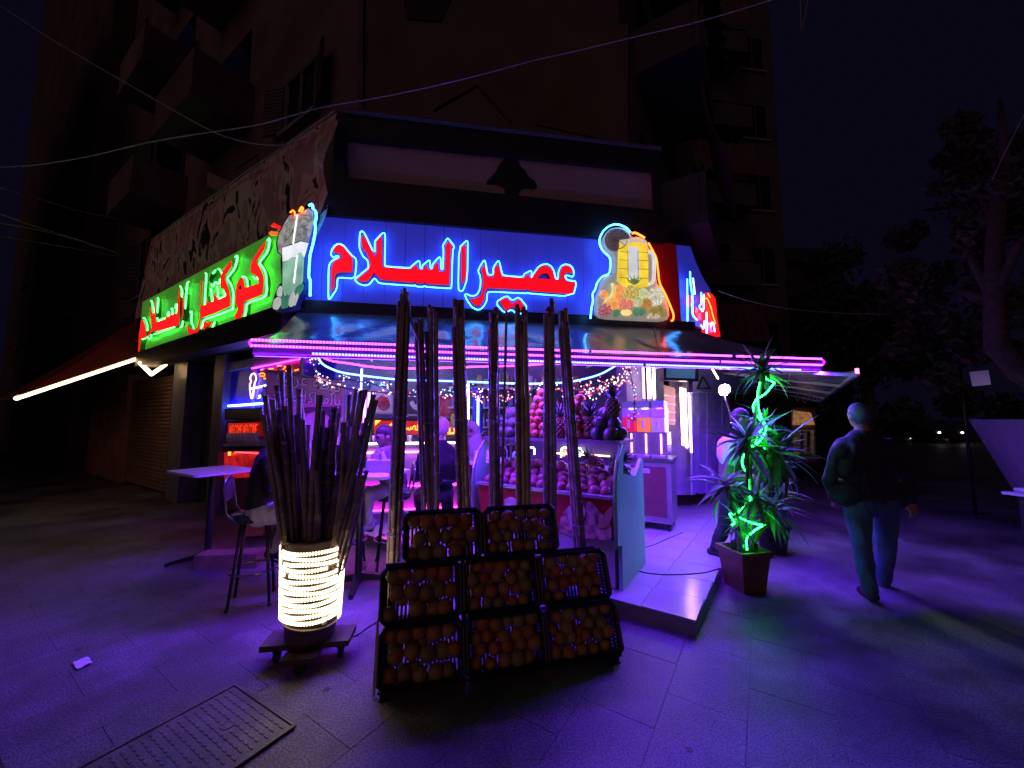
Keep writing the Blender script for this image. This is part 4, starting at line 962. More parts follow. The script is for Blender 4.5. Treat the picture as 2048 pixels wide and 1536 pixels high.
quad(wd, 'housing', PG, [(452, 843), (560, 836), (560, 877), (452, 877)], -.03, .06, black_plastic)
quad(wd, 'screen', PG, [(455, 847), (556, 841), (556, 873), (455, 873)], -.024, .004, emi('welcome_glow', (1, .015, .01), .12, base=(.1, .01, .01), vary=.3, vs=20))
p_, q_ = onp(457, 860, PG, -.012), onp(514, 859, PG, -.012)
text_on(wd, 'letters', 'WELCOME WELCOME', (p_+q_)/2, q_-p_, Z, .16, E_LEDRED, (q_-p_).length*.98, 0)
b = MB()
for k in range(14):
    for v in (848, 872): b.sphere(onp(458+k*4.4, v, PG, -.012), .008, 4, 3)
b.build('border_dots', E_LEDRED, wd, kind='stuff')
sh = thing('shelf_unit', 'wall shelf with glasses over a red lit case beside the left table', 'shelf', onp(485, 940, PG, 0), R(L_ANG))
quad(sh, 'shelf', PG, [(446, 887), (570, 884), (570, 891), (446, 893)], .12, .3, mat('shelf_grey', (.4, .38, .42), .4))
quad(sh, 'hood', PG, [(449, 818), (560, 815), (560, 838), (449, 840)], .08, .1, black_plastic)
quad(sh, 'red_case', PG, [(448, 905), (565, 900), (565, 950), (448, 958)], -.02, .03, emi('case_red', (1, .02, .03), .28, base=(.3, .02, .02), vary=.85, vs=5))
quad(sh, 'lower_case', PG, [(448, 958), (565, 950), (565, 1010), (448, 1022)], .0, .05, mat('case_dark', (.12, .05, .08), .4))
quad(sh, 'case_front', PG, [(446, 893), (570, 891), (570, 901), (446, 904)], .05, .1, frame_dark)
ptube(sh, [(459, 903), (459, 911)], .02, E_ORANGE, .02, 0); ptube(sh, [(470, 904), (520, 907)], .02, emi('case_line', (1, .05, .08), 4), .010, 0)
for k in range(9):
    c = onp(458+k*7, 886, PG, .0); b = MB(); b.lathe([(.03, 0), (.045, .10), (.05, .16)], c, 8); tag(b.build('drinking_glass', cupm, smooth=True), 'pale drinking glass on the wall shelf at the left', 'glass', 'glasses on the wall shelf')
# poster on a stand
PP = (at(605, 800, 4.75).x, at(605, 800, 4.75).y, 22.0)
po = thing('poster', 'large pink poster with white arabic lettering behind the loose canes', 'poster', onp(605, 950, PP), R(22))
quad(po, 'sheet', PP, [(533, 744), (688, 766), (684, 1010), (533, 1020)], 0, .012, mat('poster_pink', (.62, .36, .46), .45, vary=.25, vs=2))
b = MB(); b.tube([onp(530, 741, PP, .01), onp(690, 764, PP, .01)], .014, 8); b.build('top_rail', steel, po)
ptx = mat('poster_text', (.95, .86, .90), .45); pol = mat('poster_outline', (.12, .04, .08), .5)
def ptext(body, u, v, u2, v2, hgt, wd_):
    c = onp(u, v, PP, .004); d = onp(u2, v2, PP, .004)-onp(u, v, PP, .004)
    text_on(po, 'lettering_outline', body, c, d, Z, hgt*1.06, pol, wd_*1.02, 0, bold=.05); text_on(po, 'lettering', body, c, d, Z, hgt, ptx, wd_, .006, bold=.012)
ptext(arab('بوظة عربية'), 618, 765, 640, 769, .22, .72)
ptext(arab('بالفواكه'), 642, 800, 664, 802, .19, .44); ptext(arab('الطبيعية'), 568, 792, 590, 794, .19, .48)
relief(po, 'cup_print', PP, [(608, 840), (618, 828), (636, 824), (655, 830), (664, 842), (658, 880), (645, 900), (622, 898), (612, 880)], .006, .003, mat('print_cream', (.70, .46, .60), .5, vary=.3, vs=6), 1)
relief(po, 'dark_print', PP, [(600, 815), (683, 812), (683, 870), (665, 840), (636, 820), (612, 828)], .003, .002, mat('print_maroon', (.10, .05, .09), .5, vary=.4, vs=5))
for u_, z_ in ((560, .0), (660, .12)):
    q = onp(u_, 1000, PP, -.04); b = MB(); b.bar(Vector((q.x, q.y, 1.9)), Vector((q.x, q.y, z_)), .03); b.build('leg', steel, po)
# grey blue post and pane beside the poster
b = MB(); p = at(606, 705, 5.0); b.tube([Vector((p.x, p.y, .12)), Vector((p.x, p.y, 2.6))], .03, 8); tag(b.build('post', mat('post_grey', (.4, .46, .5), .4, .4)), 'grey metal post carrying the awning above the poster', 'post')
b = MB(); b.prism([at(690, 772, 5.6), at(720, 775, 5.6), at(720, 950, 5.6), at(690, 955, 5.6)], (.0, .03, 0)); tag(b.build('wall_panel', mat('panel_lilac', (.55, .40, .62), .4, vary=.2)), 'lilac wall panel between the poster and the upright tubes', 'panel')

# ---- right back room: purple wall, triangle sign, price screen, floodlight
PRg = (Bp.x-.15, Bp.y+.1, R_ANG)
rwall = thing('side_room', 'purple lit back room wall with folding doors at the right end of the shop', 'wall', at(1405, 985, 6.6), R(R_ANG))
PW = (at(1390, 900, 6.3).x, at(1390, 900, 6.3).y, 38.0)
pw_m = mat('wall_lilac', (.42, .36, .52), .5, vary=.2, vs=3)
quad(rwall, 'upper_wall', PW, [(1378, 728), (1500, 735), (1500, 785), (1378, 784)], 0, .1, pw_m)
for k in range(5):
    u0 = 1385+k*15; quad(rwall, 'door_leaf', PW, [(u0, 786), (u0+13.6, 786), (u0+13.6, 985), (u0, 988)], -.03-.02*(k % 2), .04, mat('door_purple', (.34, .28, .62), .5, vary=.25, vs=6))
b = MB(); b.tube([onp(1383, 990, PW, .02), onp(1383, 784, PW, .02), onp(1500, 786, PW, .02)], .015, 6); b.build('door_frame', mat('frame_lilac', (.5, .45, .6), .4), rwall)
b = MB(); b.prism([at(1338, 733, 6.5), at(1392, 733, 6.45), at(1392, 990, 6.45), at(1338, 990, 6.5)], (.02, .08, 0)); b.build('wall_panel', mat('panel_violet', (.40, .33, .60), .5, vary=.2), rwall)
tr = thing('triangle_sign', 'small triangular warning sign on the purple wall', 'sign', onp(1408, 778, PW, .02), R(38))
relief(tr, 'border', PW, [(1406, 751), (1394, 778), (1423, 778)], .02, .012, frame_dark)
relief(tr, 'face', PW, [(1406.5, 758), (1399, 775), (1417, 775)], .024, .006, mat('triangle_grey', (.45, .42, .48), .4, vary=.3, vs=30))
ps = thing('price_screen', 'small black framed display screen hanging on a bracket under the awning', 'screen', at(1362, 762, 5.0), R(F_ANG))
PS = (at(1362, 745, 5.0).x, at(1362, 745, 5.0).y, 8.0)
quad(ps, 'housing', PS, [(1328, 727), (1398, 730), (1397, 763), (1328, 760)], 0, .10, black_plastic)
quad(ps, 'screen', PS, [(1333, 735), (1391, 736), (1390, 757), (1333, 755)], .006, .004, emi('screen_teal', (.12, .28, .62), .30, base=(.05, .1, .12), vary=.3, vs=3))
b = MB(); b.bar(at(1380, 762, 5.05), at(1380, 785, 5.05), .05); b.bar(at(1380, 782, 5.05), at(1383, 790, 5.6), .03); b.build('bracket', black_plastic, ps)
sc = mat('slat_lilac', (.5, .45, .6), .4)
wc = thing('wall_cabinet', 'warm lit menu cabinet between the purple pillar and the upright tubes', 'cabinet', at(1335, 860, 6.1), R(F_ANG))
PC2 = (at(1335, 800, 6.15).x, at(1335, 800, 6.15).y, 14.0)
quad(wc, 'menu_panel', PC2, [(1322, 768), (1350, 776), (1350, 850), (1322, 850)], 0, .05, emi('menu_glow', (1, .35, .12), .16, base=(.45, .25, .15), vary=.7, vs=7))
quad(wc, 'side_panel', PC2, [(1308, 733), (1330, 738), (1326, 765), (1308, 762)], .05, .04, sc)
for k in range(4): quad(wc, 'shelf', PC2, [(1320, 790+k*16), (1352, 792+k*16), (1352, 794+k*16), (1320, 792+k*16)], .03, .05, white_paint)
fl = thing('floodlight', 'glaring white floodlight on a thin arm behind the plant', 'floodlight', at(1450, 800, 5.7))
fc = at(1450, 779, 5.7)
b = MB(); b.obox(fc+Vector((.02, .05, 0)), (.085, 0, 0), (0, .03, 0), (0, 0, .07)); b.build('housing', black_metal, fl)
b = MB(); b.lathe([(.080, 0), (.084, .006), (.04, .014)], fc+Vector((0, .018, -.005)), 16, axis=(0, -1, -.25)); b.build('lamp', E_FLOOD, fl)
b = MB(); b.tube([fc+Vector((.02, .07, -.05)), at(1452, 800, 5.75), at(1462, 830, 5.8), at(1470, 850, 5.9), Vector((at(1470, 850, 5.9).x, 6.3, .12))], .012, 6); b.build('arm', alum, fl)

# ================================================================== FRUIT COUNTER
P0 = gr(1234, 1186, .12); PC1 = (P0.x, P0.y, 147.0); cL = 1.50; cd = -outn(PC1)     # cd points to the back
def cp(s, d, z): return Vector((P0.x, P0.y, z))+dirv(147)*s+cd*d
fc_ = thing('fruit_counter', 'open fruit display counter with red printed front and end panel tinted as by green light', 'counter', cp(.75, .35, .12), R(147))
speck = mat('counter_speckle', (.55, .52, .52), .5, vary=.1, spots=((.25, .22, .24), 120, .58))
endp = mat('end_panel', (.30, .66, .46), .3, vary=.06)  # green light falling on the panel is put into its base colour
b = MB(); b.prism([cp(.03, .05, .54), cp(cL-.03, .05, .54), cp(cL-.03, .8, .54), cp(.03, .8, .54)], (0, 0, -.41)); b.build('base', speck, fc_)
redf = mat('front_red', (.50, .03, .035), .35, vary=.12, vs=3)
b = MB(); b.prism([cp(.03, .02, .545), cp(cL-.03, .02, .545), cp(cL-.03, -.03, .895), cp(.03, -.03, .895)], cd*.06); b.build('front_panel', redf, fc_)
b = MB(); b.bar(cp(.02, -.03, .91), cp(cL-.02, -.03, .91), .07, .025); b.build('front_rail', alum, fc_)
PCf = (cp(0, -.005, 0).x, cp(0, -.005, 0).y, 147.0)
def fr(name, pts, off, m): relief(fc_, name, PCf, pts, off, .004, m, 1)
fr('fruit_print', [(1118, 1062), (1122, 1030), (1140, 1008), (1165, 1012), (1180, 1000), (1205, 1030), (1222, 1050), (1224, 1082), (1180, 1078), (1140, 1070)], .034, mat('print_fruit', (.50, .34, .24), .4, vary=.8, vs=16))
fr('bowl_print', [(1133, 1016), (1150, 1004), (1172, 1014), (1168, 1040), (1150, 1055), (1136, 1040)], .040, mat('print_bowl', (.66, .60, .50), .4, vary=.4, vs=18))
fr('green_print', [(962, 1030), (985, 1000), (1002, 1010), (1004, 1040), (990, 1060)], .034, mat('print_green', (.20, .26, .06), .4, vary=.6, vs=12))
fr('cream_print', [(1006, 1000), (1022, 992), (1036, 1002), (1040, 1030), (1020, 1040)], .036, mat('print_creamy', (.60, .48, .40), .4, vary=.3, vs=12))
fr('banana_print', [(1192, 1055), (1210, 1025), (1224, 1010), (1226, 1030), (1214, 1056)], .042, mat('print_banana', (.55, .34, .20), .4))
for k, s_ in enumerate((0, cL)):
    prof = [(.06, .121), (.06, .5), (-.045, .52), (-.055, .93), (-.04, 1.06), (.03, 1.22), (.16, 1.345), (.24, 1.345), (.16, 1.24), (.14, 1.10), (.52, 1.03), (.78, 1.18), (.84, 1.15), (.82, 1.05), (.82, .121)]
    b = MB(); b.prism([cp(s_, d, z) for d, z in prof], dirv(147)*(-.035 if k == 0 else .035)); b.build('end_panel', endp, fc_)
    b = MB(); b.tube([cp(s_+(-.02 if k == 0 else .02), d, z) for d, z in [(-.055, .5), (-.063, .93), (-.048, 1.06), (.022, 1.225), (.155, 1.355)]], .016, 6); b.build('curved_rim', alum, fc_)
b = MB(); b.prism([cp(-.02, .12, 1.39), cp(cL+.02, .12, 1.39), cp(cL+.02, .55, 1.39), cp(-.02, .55, 1.39)], (0, 0, -.03)); b.build('top_shelf', steel, fc_)
for s_ in (.1, cL-.1):
    b = MB(); b.bar(cp(s_, .5, .9), cp(s_, .5, 1.36), .03); b.build('post', steel, fc_)
b = MB(); b.prism([cp(.02, .0, .86), cp(cL-.02, .0, .86), cp(cL-.02, .78, 1.08), cp(.02, .78, 1.08)], (0, 0, -.04)); b.build('display_bed', steel, fc_)
tag(MB().tube([cp(.25, .62, 1.20), cp(.9, .62, 1.20)], .008, 6).build('tube_light', emi('tube_yellow', (1, .75, .25), 5)), 'thin yellow tube light behind the heaped fruit of the counter', 'tube light')
on = thing('neon_ring_sign', 'small neon sign of white and blue rings with a red dot above the counter fruit', 'sign', cp(.5, .66, 1.28), R(147))
PO = (cp(.5, .66, 0).x, cp(.5, .66, 0).y, 147.0)
for pts, m_ in (([(1122, 915), (1122, 898), (1130, 894), (1138, 900)], E_WHITE), ([(1156, 896), (1164, 898), (1166, 908), (1158, 913)], E_WHITE), ([(1157, 903), (1162, 905), (1158, 911)], E_CYAN), ([(1124, 903), (1130, 900), (1133, 907), (1127, 913), (1123, 909)], E_ORANGE), ([(1058, 895), (1069, 895), (1069, 909)], E_WHITE)):
    b = MB(); b.tube([onp(u, v, PO, 0) for u, v in smooth_poly(pts, 1, False)], .006, 6); b.build('neon_tube', m_, on)
b = MB(); b.obox(cp(.55, .70, 1.26), dirv(147)*.42, cd*.01, (0, 0, .08)); b.build('back_board', mat('board_dim', (.10, .09, .10), .5), on)

# fruit: shared meshes, each fruit its own object
def ball_mesh(name, m, r, sc=(1, 1, 1), nu=12, nv=8, stem=None):
    b = MB(); b.sphere((0, 0, 0), r, nu, nv, sc)
    b.sphere((0, 0, r*sc[2]*.985), r*.10, 5, 3)
    me = bpy.data.meshes.new(name); me.from_pydata([tuple(v) for v in b.v], [], b.f); me.materials.append(m)
    me.polygons.foreach_set('use_smooth', [True]*len(me.polygons)); return me
def fruit(me, name, p, label, cat, group, s=1.0):
    o = bpy.data.objects.new(name, me); COL.objects.link(o); o.location = p
    o.rotation_euler = (random.uniform(-1, 1), random.uniform(-1, 1), random.uniform(0, 6.28)); o.scale = (s,)*3
    return tag(o, label, cat, group)
guava = [ball_mesh('guava', mat('guava_%d' % k, tuple(x*.7 for x in c), .4, vary=.35, vs=14), .052) for k, c in enumerate([(.50, .14, .14), (.42, .20, .12), (.55, .18, .20), (.36, .10, .14)])]
mango = [ball_mesh('mango', mat('mango_%d' % k, c, .35, vary=.4, vs=9), .068, (1.25, .9, .95)) for k, c in enumerate([(.10, .16, .07), (.14, .15, .08), (.09, .12, .08)])]
orng = [ball_mesh('orange', mat('orange_%d' % k, c, .36, vary=.22, vs=6, bump=.25, bs=120), .047) for k, c in enumerate([(.50, .22, .055), (.46, .25, .075), (.44, .29, .10), (.34, .26, .09), (.54, .18, .04)])]
for i in range(13):
    for j in range(5):
        s_ = .10+i*.108+(.05 if j % 2 else 0)+random.uniform(-.01, .01)
        if s_ > cL-.08: continue
        d = .05+j*.125; z = .86+d*.28+.055+random.uniform(0, .02)
        p = cp(s_, d, z)
        fruit(random.choice(guava), 'guava', p, 'reddish guava heaped in the open fruit counter', 'guava', 'guavas in the counter', random.uniform(.9, 1.1))
for i in range(10):
    p = cp(.15+.13*i+random.uniform(-.03, .03), .2+random.uniform(0, .35), 1.05+random.uniform(0, .05)); fruit(random.choice(guava), 'guava', p, 'reddish guava heaped in the open fruit counter', 'guava', 'guavas in the counter', random.uniform(.9, 1.1))
for (d, z, s_) in [(.22, 1.19, -.06), (.3, 1.17, -.10), (.38, 1.16, -.07), (.3, 1.25, -.08), (.26, 1.10, -.10), (.46, 1.14, -.09), (.4, 1.24, -.07), (.34, 1.10, -.12)]:
    fruit(random.choice(mango), 'mango', cp(s_+.17, d+.14, z-.06), 'dark green mango piled beside the end panel of the counter', 'mango', 'mangoes beside the end panel', .85)
def pineapple(p, label, s=1.0, tilt=0):
    t = thing('pineapple', label, 'pineapple', p, random.uniform(0, 6), rot=(tilt, 0, random.uniform(0, 6)))
    b = MB(); 
    for k in range(9):
        z = .16*k/8; r = .055*math.sin(math.pi*(.12+.8*k/8))**.6
        n = 9
        for q in range(n):
            a = 2*math.pi*(q+.5*(k % 2))/n; b.sphere(Vector((r*math.cos(a), r*math.sin(a), z))*s, .0165*s, 5, 4, (1, 1, .9))
    b.lathe([(.03*s, 0), (.05*s, .05*s), (.05*s, .11*s), (.03*s, .16*s)], (0, 0, 0), 10)
    b.build('fruit_body', mat('pineapple_skin', (.26, .18, .06), .6, vary=.5, vs=30), t, world=False, smooth=True)
    b = MB()
    for k in range(26):
        a = k*2.4; el = .35+1.1*(k/26); L = .16*s*(.6+.4*k/26); d = Vector((math.cos(a)*math.cos(el), math.sin(a)*math.cos(el), math.sin(el))); sd_ = Vector((-math.sin(a), math.cos(a), 0))*.010*s
        q0 = Vector((0, 0, .16*s)); q1 = q0+d*L*.6; q2 = q0+d*L+Vector((math.cos(a), math.sin(a), 0))*.02*s
        b.add([q0-sd_, q0+sd_, q1+sd_*.8, q1-sd_*.8, q2], [(0, 1, 2, 3), (3, 2, 4)])
    b.build('crown', mat('pineapple_leaf', (.06, .12, .05), .5, vary=.4), t, world=False)
    return t
pineapple(cp(.10, .30, 1.60), 'pineapple standing on the mango pile at the right end of the top shelf', 1.15)
pineapple(cp(.33, .3, 1.40), 'pineapple between the fruit cones on the top shelf, partly behind the last cane bundle', 1.25)
pineapple(cp(.66, .3, 1.40), 'pineapple left of the orange cone on the top shelf', 1.2)
pineapple(cp(.30, .50, 1.10), 'pineapple lying in the counter bed near the end panel', 1.05, 1.1)
pineapple(cp(.16, .45, 1.10), 'second pineapple lying in the counter bed behind the first guavas', 1.0, 1.0)
def cone(cs, cdp, base, meshes, name, label, cat, group, r, levels, s=1.0):
    for L in range(levels):
        rr = base*(1-L/levels); n = max(1, int(2*math.pi*rr/(2*r*.98))) if rr > r*.6 else 1
        for k in range(n):
            a = 2*math.pi*k/n+L*.4; fruit(random.choice(meshes), name, cp(cs+rr*math.cos(a), cdp+rr*math.sin(a)*.8, 1.39+r*.9+L*r*1.55), label, cat, group, s)
cone(.17, .32, .135, mango, 'mango', 'dark mango in the bowl pile at the right end of the top shelf', 'mango', 'mangoes of the right pile', .062, 3)
cone(.45, .3, .11, orng, 'orange', 'orange in the cone of citrus behind the last cane bundle', 'orange', 'oranges of the right cone', .047, 6)
cone(.90, .3, .12, orng, 'orange', 'orange in the tall cone of citrus behind the fifth and sixth cane bundles', 'orange', 'oranges of the middle cone', .047, 7)
cone(1.25, .3, .15, mango, 'mango', 'dark mango in the pile at the left end of the top shelf', 'mango', 'mangoes of the left pile', .062, 3)

# ================================================================== JUICE DISPENSER ON ITS CABINET
Kc = gr(1346, 1066, .12)
PK = (Kc.x, Kc.y, 150.0); kd = -outn(PK)
def kp(s, d, z): return Vector((Kc.x, Kc.y, z))+dirv(150)*s+kd*d
cab = thing('cart', 'steel cart with brown door on castors under the juice dispenser', 'cart', kp(.35, .25, .12), R(150))
b = MB(); b.prism([kp(0, 0, 1.02), kp(.68, 0, 1.02), kp(.68, .5, 1.02), kp(0, .5, 1.02)], (0, 0, -.80)); b.build('body', mat('cart_steel', (.42, .36, .42), .35, .6, vary=.15), cab)
b = MB(); b.prism([kp(.06, -.012, .30), kp(.60, -.012, .30), kp(.60, -.012, .95), kp(.06, -.012, .95)], kd*.01); b.build('door', mat('cart_door', (.17, .05, .06), .4, vary=.2), cab)
b = MB(); b.prism([kp(.26, -.018, .86), kp(.56, -.018, .86), kp(.56, -.018, .92), kp(.26, -.018, .92)], kd*.005); b.build('handle_plate', mat('plate_pale', (.5, .48, .55), .4, vary=.3, vs=40), cab)
b = MB(); b.prism([kp(-.03, -.03, 1.06), kp(.71, -.03, 1.06), kp(.71, .53, 1.06), kp(-.03, .53, 1.06)], (0, 0, -.037)); b.build('top', steel, cab)
for s_, d in ((.05, .05), (.63, .05), (.05, .45), (.63, .45)):
    b = MB(); b.lathe([(.035, -.015), (.038, -.01), (.038, .01), (.035, .015)], kp(s_, d, .158), 12, axis=dirv(150)); b.bar(kp(s_, d, .17), kp(s_, d, .22), .03); b.build('castor', rubber, cab)
dsp = thing('juice_dispenser', 'three tank juice dispenser with red, orange and pale drinks', 'dispenser', kp(.33, .2, 1.06), R(150))
b = MB(); b.prism([kp(.04, .06, 1.40), kp(.64, .06, 1.40), kp(.64, .42, 1.40), kp(.04, .42, 1.40)], (0, 0, -.335)); b.build('base', mat('dispenser_steel', (.40, .46, .42), .25, .8, vary=.15), dsp)
acr = mat('acrylic', (.92, .94, 1), .05, vary=0, trans=1.0)
for k, (nm, col, em_) in enumerate((('pale', (.55, .48, .52), .10), ('orange', (1, .36, .05), .28), ('red', (.85, .02, .06), .32))):
    s_ = .055+.195*k; s1_ = s_+.175
    b = MB(); b.prism([kp(s_+.005, .035, 1.60), kp(s1_-.005, .035, 1.60), kp(s1_-.005, .38, 1.60), kp(s_+.005, .38, 1.60)], (0, 0, -.195)); b.build('juice', emi('juice_'+nm, col, em_, base=col, rough=.15), dsp)
    b = MB(); b.prism([kp(s_, .03, 1.735), kp(s1_, .03, 1.735), kp(s1_, .385, 1.735), kp(s_, .385, 1.735)], (0, 0, -.132)); tk = b.build('tank', mat('tank_plastic', (.62, .48, .85), .12, vary=.05, alpha=.75), dsp)
    b = MB(); b.prism([kp(s_+.01, .05, 1.83), kp(s1_-.01, .05, 1.83), kp(s1_-.01, .37, 1.83), kp(s_+.01, .37, 1.83)], (0, 0, -.09)); b.build('lid', mat('lid_green', (.22, .42, .40), .25, vary=.15), dsp)
    b = MB(); b.box(kp(s_+.09, .2, 1.725), (.07, .07, .012)); b.build('tank_light', E_WHITE if k else E_TPINK, tk)
    b = MB(); b.bar(kp(s_+.0875, .02, 1.56), kp(s_+.0875, .02, 1.46), .022, .03); b.bar(kp(s_+.0875, .02, 1.56), kp(s_+.0875, -.05, 1.56), .02); b.build('tap', white_paint, dsp)
    b = MB(); b.prism([kp(s_, -.06, 1.10), kp(s1_, -.06, 1.10), kp(s1_, .055, 1.10), kp(s_, .055, 1.10)], (0, 0, -.038)); b.build('drip_tray', alum, dsp)
    b = MB(); b.tube([kp(s_+.06, .045, 1.12), kp(s_+.06, .045, 1.38)], .008, 6); b.build('pink_edge', E_TPINK, dsp)

# ================================================================== ORANGE CRATES
D_ = dirv(13.5); upv = Vector((-D_.y*math.sin(R(20)), D_.x*math.sin(R(20)), math.cos(R(20)))); inn = D_.cross(upv); 
if inn.y < 0: inn = -inn
O_ = gr(753, 1389, .05)
def ck(a, h, d=0.0): return O_+D_*a+upv*h+inn*d
cw, chh, cdp = .50, .318, .17
crate_m = black_plastic
def make_crate(o, label, w, h):
    t = thing('crate', label, 'crate', o, group='black crates of oranges', rot=Matrix((D_, inn, upv)).transposed().to_euler())
    def L(a, d, z): return Vector((a, d, z))
    b = MB()
    r = .018
    def rr(d, ex=0):
        x0, x1, z0, z1 = -ex, w+ex, -ex, h+ex; q = .03
        return [L(x0+q, d, z0), L(x1-q, d, z0), L(x1, d, z0+q), L(x1, d, z1-q), L(x1-q, d, z1), L(x0+q, d, z1), L(x0, d, z1-q), L(x0, d, z0+q)]
    b.tube(rr(0), .011, 6, True); b.tube(rr(.018), .009, 5, True); b.build('rim', crate_m, t, world=False)
    def side(name, p, ax, L_, n):
        """slotted side: rails and uprights from the rim to the back"""
        b = MB(); dv = Vector((0, 1, 0))
        for d in (.03, .085, cdp-.01): b.bar(p+dv*d, p+ax*L_+dv*d, .010, .016)
        for k in range(n+1): b.bar(p+ax*(L_*k/n)+dv*.012, p+ax*(L_*k/n)+dv*cdp, .006, .013)
        b.build(name, crate_m, t, world=False)
    X_, Z_ = Vector((1, 0, 0)), Vector((0, 0, 1))
    side('side_left', L(.012, 0, .02), Z_, h-.04, 13); side('side_right', L(w-.012, 0, .02), Z_, h-.04, 13)
    side('side_bottom', L(.02, 0, .012), X_, w-.04, 20); side('side_top', L(.02, 0, h-.012), X_, w-.04, 20)
    b = MB()
    for k in range(19): b.bar(L(.02+(w-.04)*k/18, cdp, .012), L(.02+(w-.04)*k/18, cdp, h-.012), .014, .006)
    for k in range(5): b.bar(L(.012, cdp+.004, .02+(h-.04)*k/4), L(w-.012, cdp+.004, .02+(h-.04)*k/4), .012, .006)
    b.build('back', crate_m, t, world=False)
    return t
rows_ = [(0, [(.0, .505), (.515, .505), (1.03, .515)], ['left', 'middle', 'right'], 'bottom'), (1, [(-.01, .505), (.505, .505), (1.02, .505)], ['left', 'middle', 'right'], 'middle'), (2, [(.12, .52), (.65, .53)], ['left', 'right'], 'top')]
random.seed(11)
for lv, cols_, names, rn in rows_:
    for (a, w_), nm in zip(cols_, names):
        hh = chh-.008; org = ck(a+.005, lv*.328+.004, random.uniform(-.008, .008))
        lab = '%s crate of the %s row with oranges showing through its front' % (nm, rn)
        make_crate(org, lab, w_-.012, hh)
        nx, nz = (5, 3) if lv == 2 and nm == 'left' else (5, 4) if nm != 'left' else (5, 3)
        for i in range(nx):
            for j in range(nz):
                x = .055+(w_-.125)*(i+.5*(j % 2)*.9)/(nx-.6)+random.uniform(-.012, .012); z = .05+(hh-.10)*j/(nz-1)+random.uniform(-.012, .012)
                x = min(x, w_-.07)
                if random.random() < .04: continue
                p = org+D_*x+upv*z+inn*(.06+random.uniform(-.012, .03))
                fruit(random.choice(orng), 'orange', p, 'orange in the %s crate of the %s row' % (nm, rn), 'orange', 'oranges in the crates', random.uniform(.80, 1.08) if nm != 'left' else random.uniform(.92, 1.16))
        for i in range(10):
            p = org+D_*random.uniform(.07, w_-.08)+upv*random.uniform(.06, hh-.06)+inn*.125
            fruit(random.choice(orng), 'orange', p, 'orange in the %s crate of the %s row' % (nm, rn), 'orange', 'oranges in the crates', .9)
rk = thing('crate_rack', 'dark steel easel rack carrying the leaning orange crates', 'rack', ck(.75, 0, .3), R(13.5))
for a in (.04, .52, 1.04, 1.5):
    b = MB(); b.bar(ck(a, -.02, cdp+.03), ck(a, .96 if .1 < a < 1.2 else .66, cdp+.03), .025); q = ck(a, .6, cdp+.04); b.bar(q, Vector((q.x-.08, q.y+.28, 0)), .022); b.build('upright', black_metal, rk)
for h in (0, .33, .66):
    b = MB(); b.bar(ck(0, h-.006, .0)+inn*.05, ck(1.54, h-.006, .0)+inn*.05, .02, .012) if h == 0 else b.bar(ck(0, h, cdp+.05), ck(1.54, h, cdp+.05), .02); b.build('rail', black_metal, rk)
for a in (.03, 1.5):
    p = ck(a, -.03, .03); b = MB(); b.bar(p, Vector((p.x, p.y, 0)), .03); b.bar(p, ck(a, -.03, cdp+.03), .03); b.build('foot', black_metal, rk)
# pale bar at the left edge of the rack
b = MB(); b.bar(ck(-.018, -.02, .06), ck(-.018, .36, .06), .016); tag(b.build('stick', mat('stick_pale', (.6, .56, .45), .5)), 'short pale stick leaning at the left edge of the crate rack', 'stick')

# ================================================================== SUGAR CANE
cane_m = [mat('cane_%d' % k, c, .30, vary=.4, vs=6, bump=.15, bs=30, rv=.08, coat=.3) for k, c in enumerate([(.34, .25, .24), (.29, .20, .21), (.38, .30, .22), (.25, .18, .19)])]
def cane_geo(b, p, q, r, bend=None, seg=18):
    p = Vector(p); q = Vector(q); L = (q-p).length; pts = []; rs = []; n = max(5, int(L/random.uniform(.12, .17))); ph_ = random.random(); bend = bend or Vector((0, 0, 0))
    for k in range(-1, n+2):
        t = min(1, max(0, (k+ph_)/n))
        for dt, rr in ((-.008, 1.0), (0, 1.2), (.008, .98)):
            tt = min(1, max(0, t+dt/L)) if 0 < t < 1 else t
            if not 0 < t < 1 and dt: continue
            pts.append(p.lerp(q, tt)+bend*math.sin(math.pi*tt)); rs.append(r*rr*(1-.12*tt))
    f0 = len(b.mi); b.tube(pts, rs, 7)
    for q in range(len(pts)-1):
        if (pts[q+1]-pts[q]).length < .02:
            for w_ in range(7): b.mi[f0+q*7+w_] = 1
    return b
cane_node = mat('cane_node', (.42, .33, .26), .5, vary=.3, vs=20)
bund = [((808, 582), (786, 1120), 3.02, 9, 'leftmost tied bundle of tall sugar canes, the tallest one', .092), ((857, 607), (864, 1012), 3.08, 9, 'second bundle of tall sugar canes with a forked top', .105), ((917, 600), (931, 1012), 3.12, 9, 'third tied bundle of tall sugar canes', .085), ((988, 606), (990, 1006), 3.18, 8, 'fourth tied bundle of tall sugar canes with a stray cane', .085), ((1042, 614), (1047, 1006), 3.22, 9, 'fifth tied bundle of tall sugar canes', .085), ((1098, 600), (1101, 1000), 3.28, 9, 'sixth tied bundle of tall sugar canes', .085), ((1127, 616), (1161, 1100), 3.34, 9, 'rightmost bundle of tall sugar canes, leaning to the left', .075)]
random.seed(23)
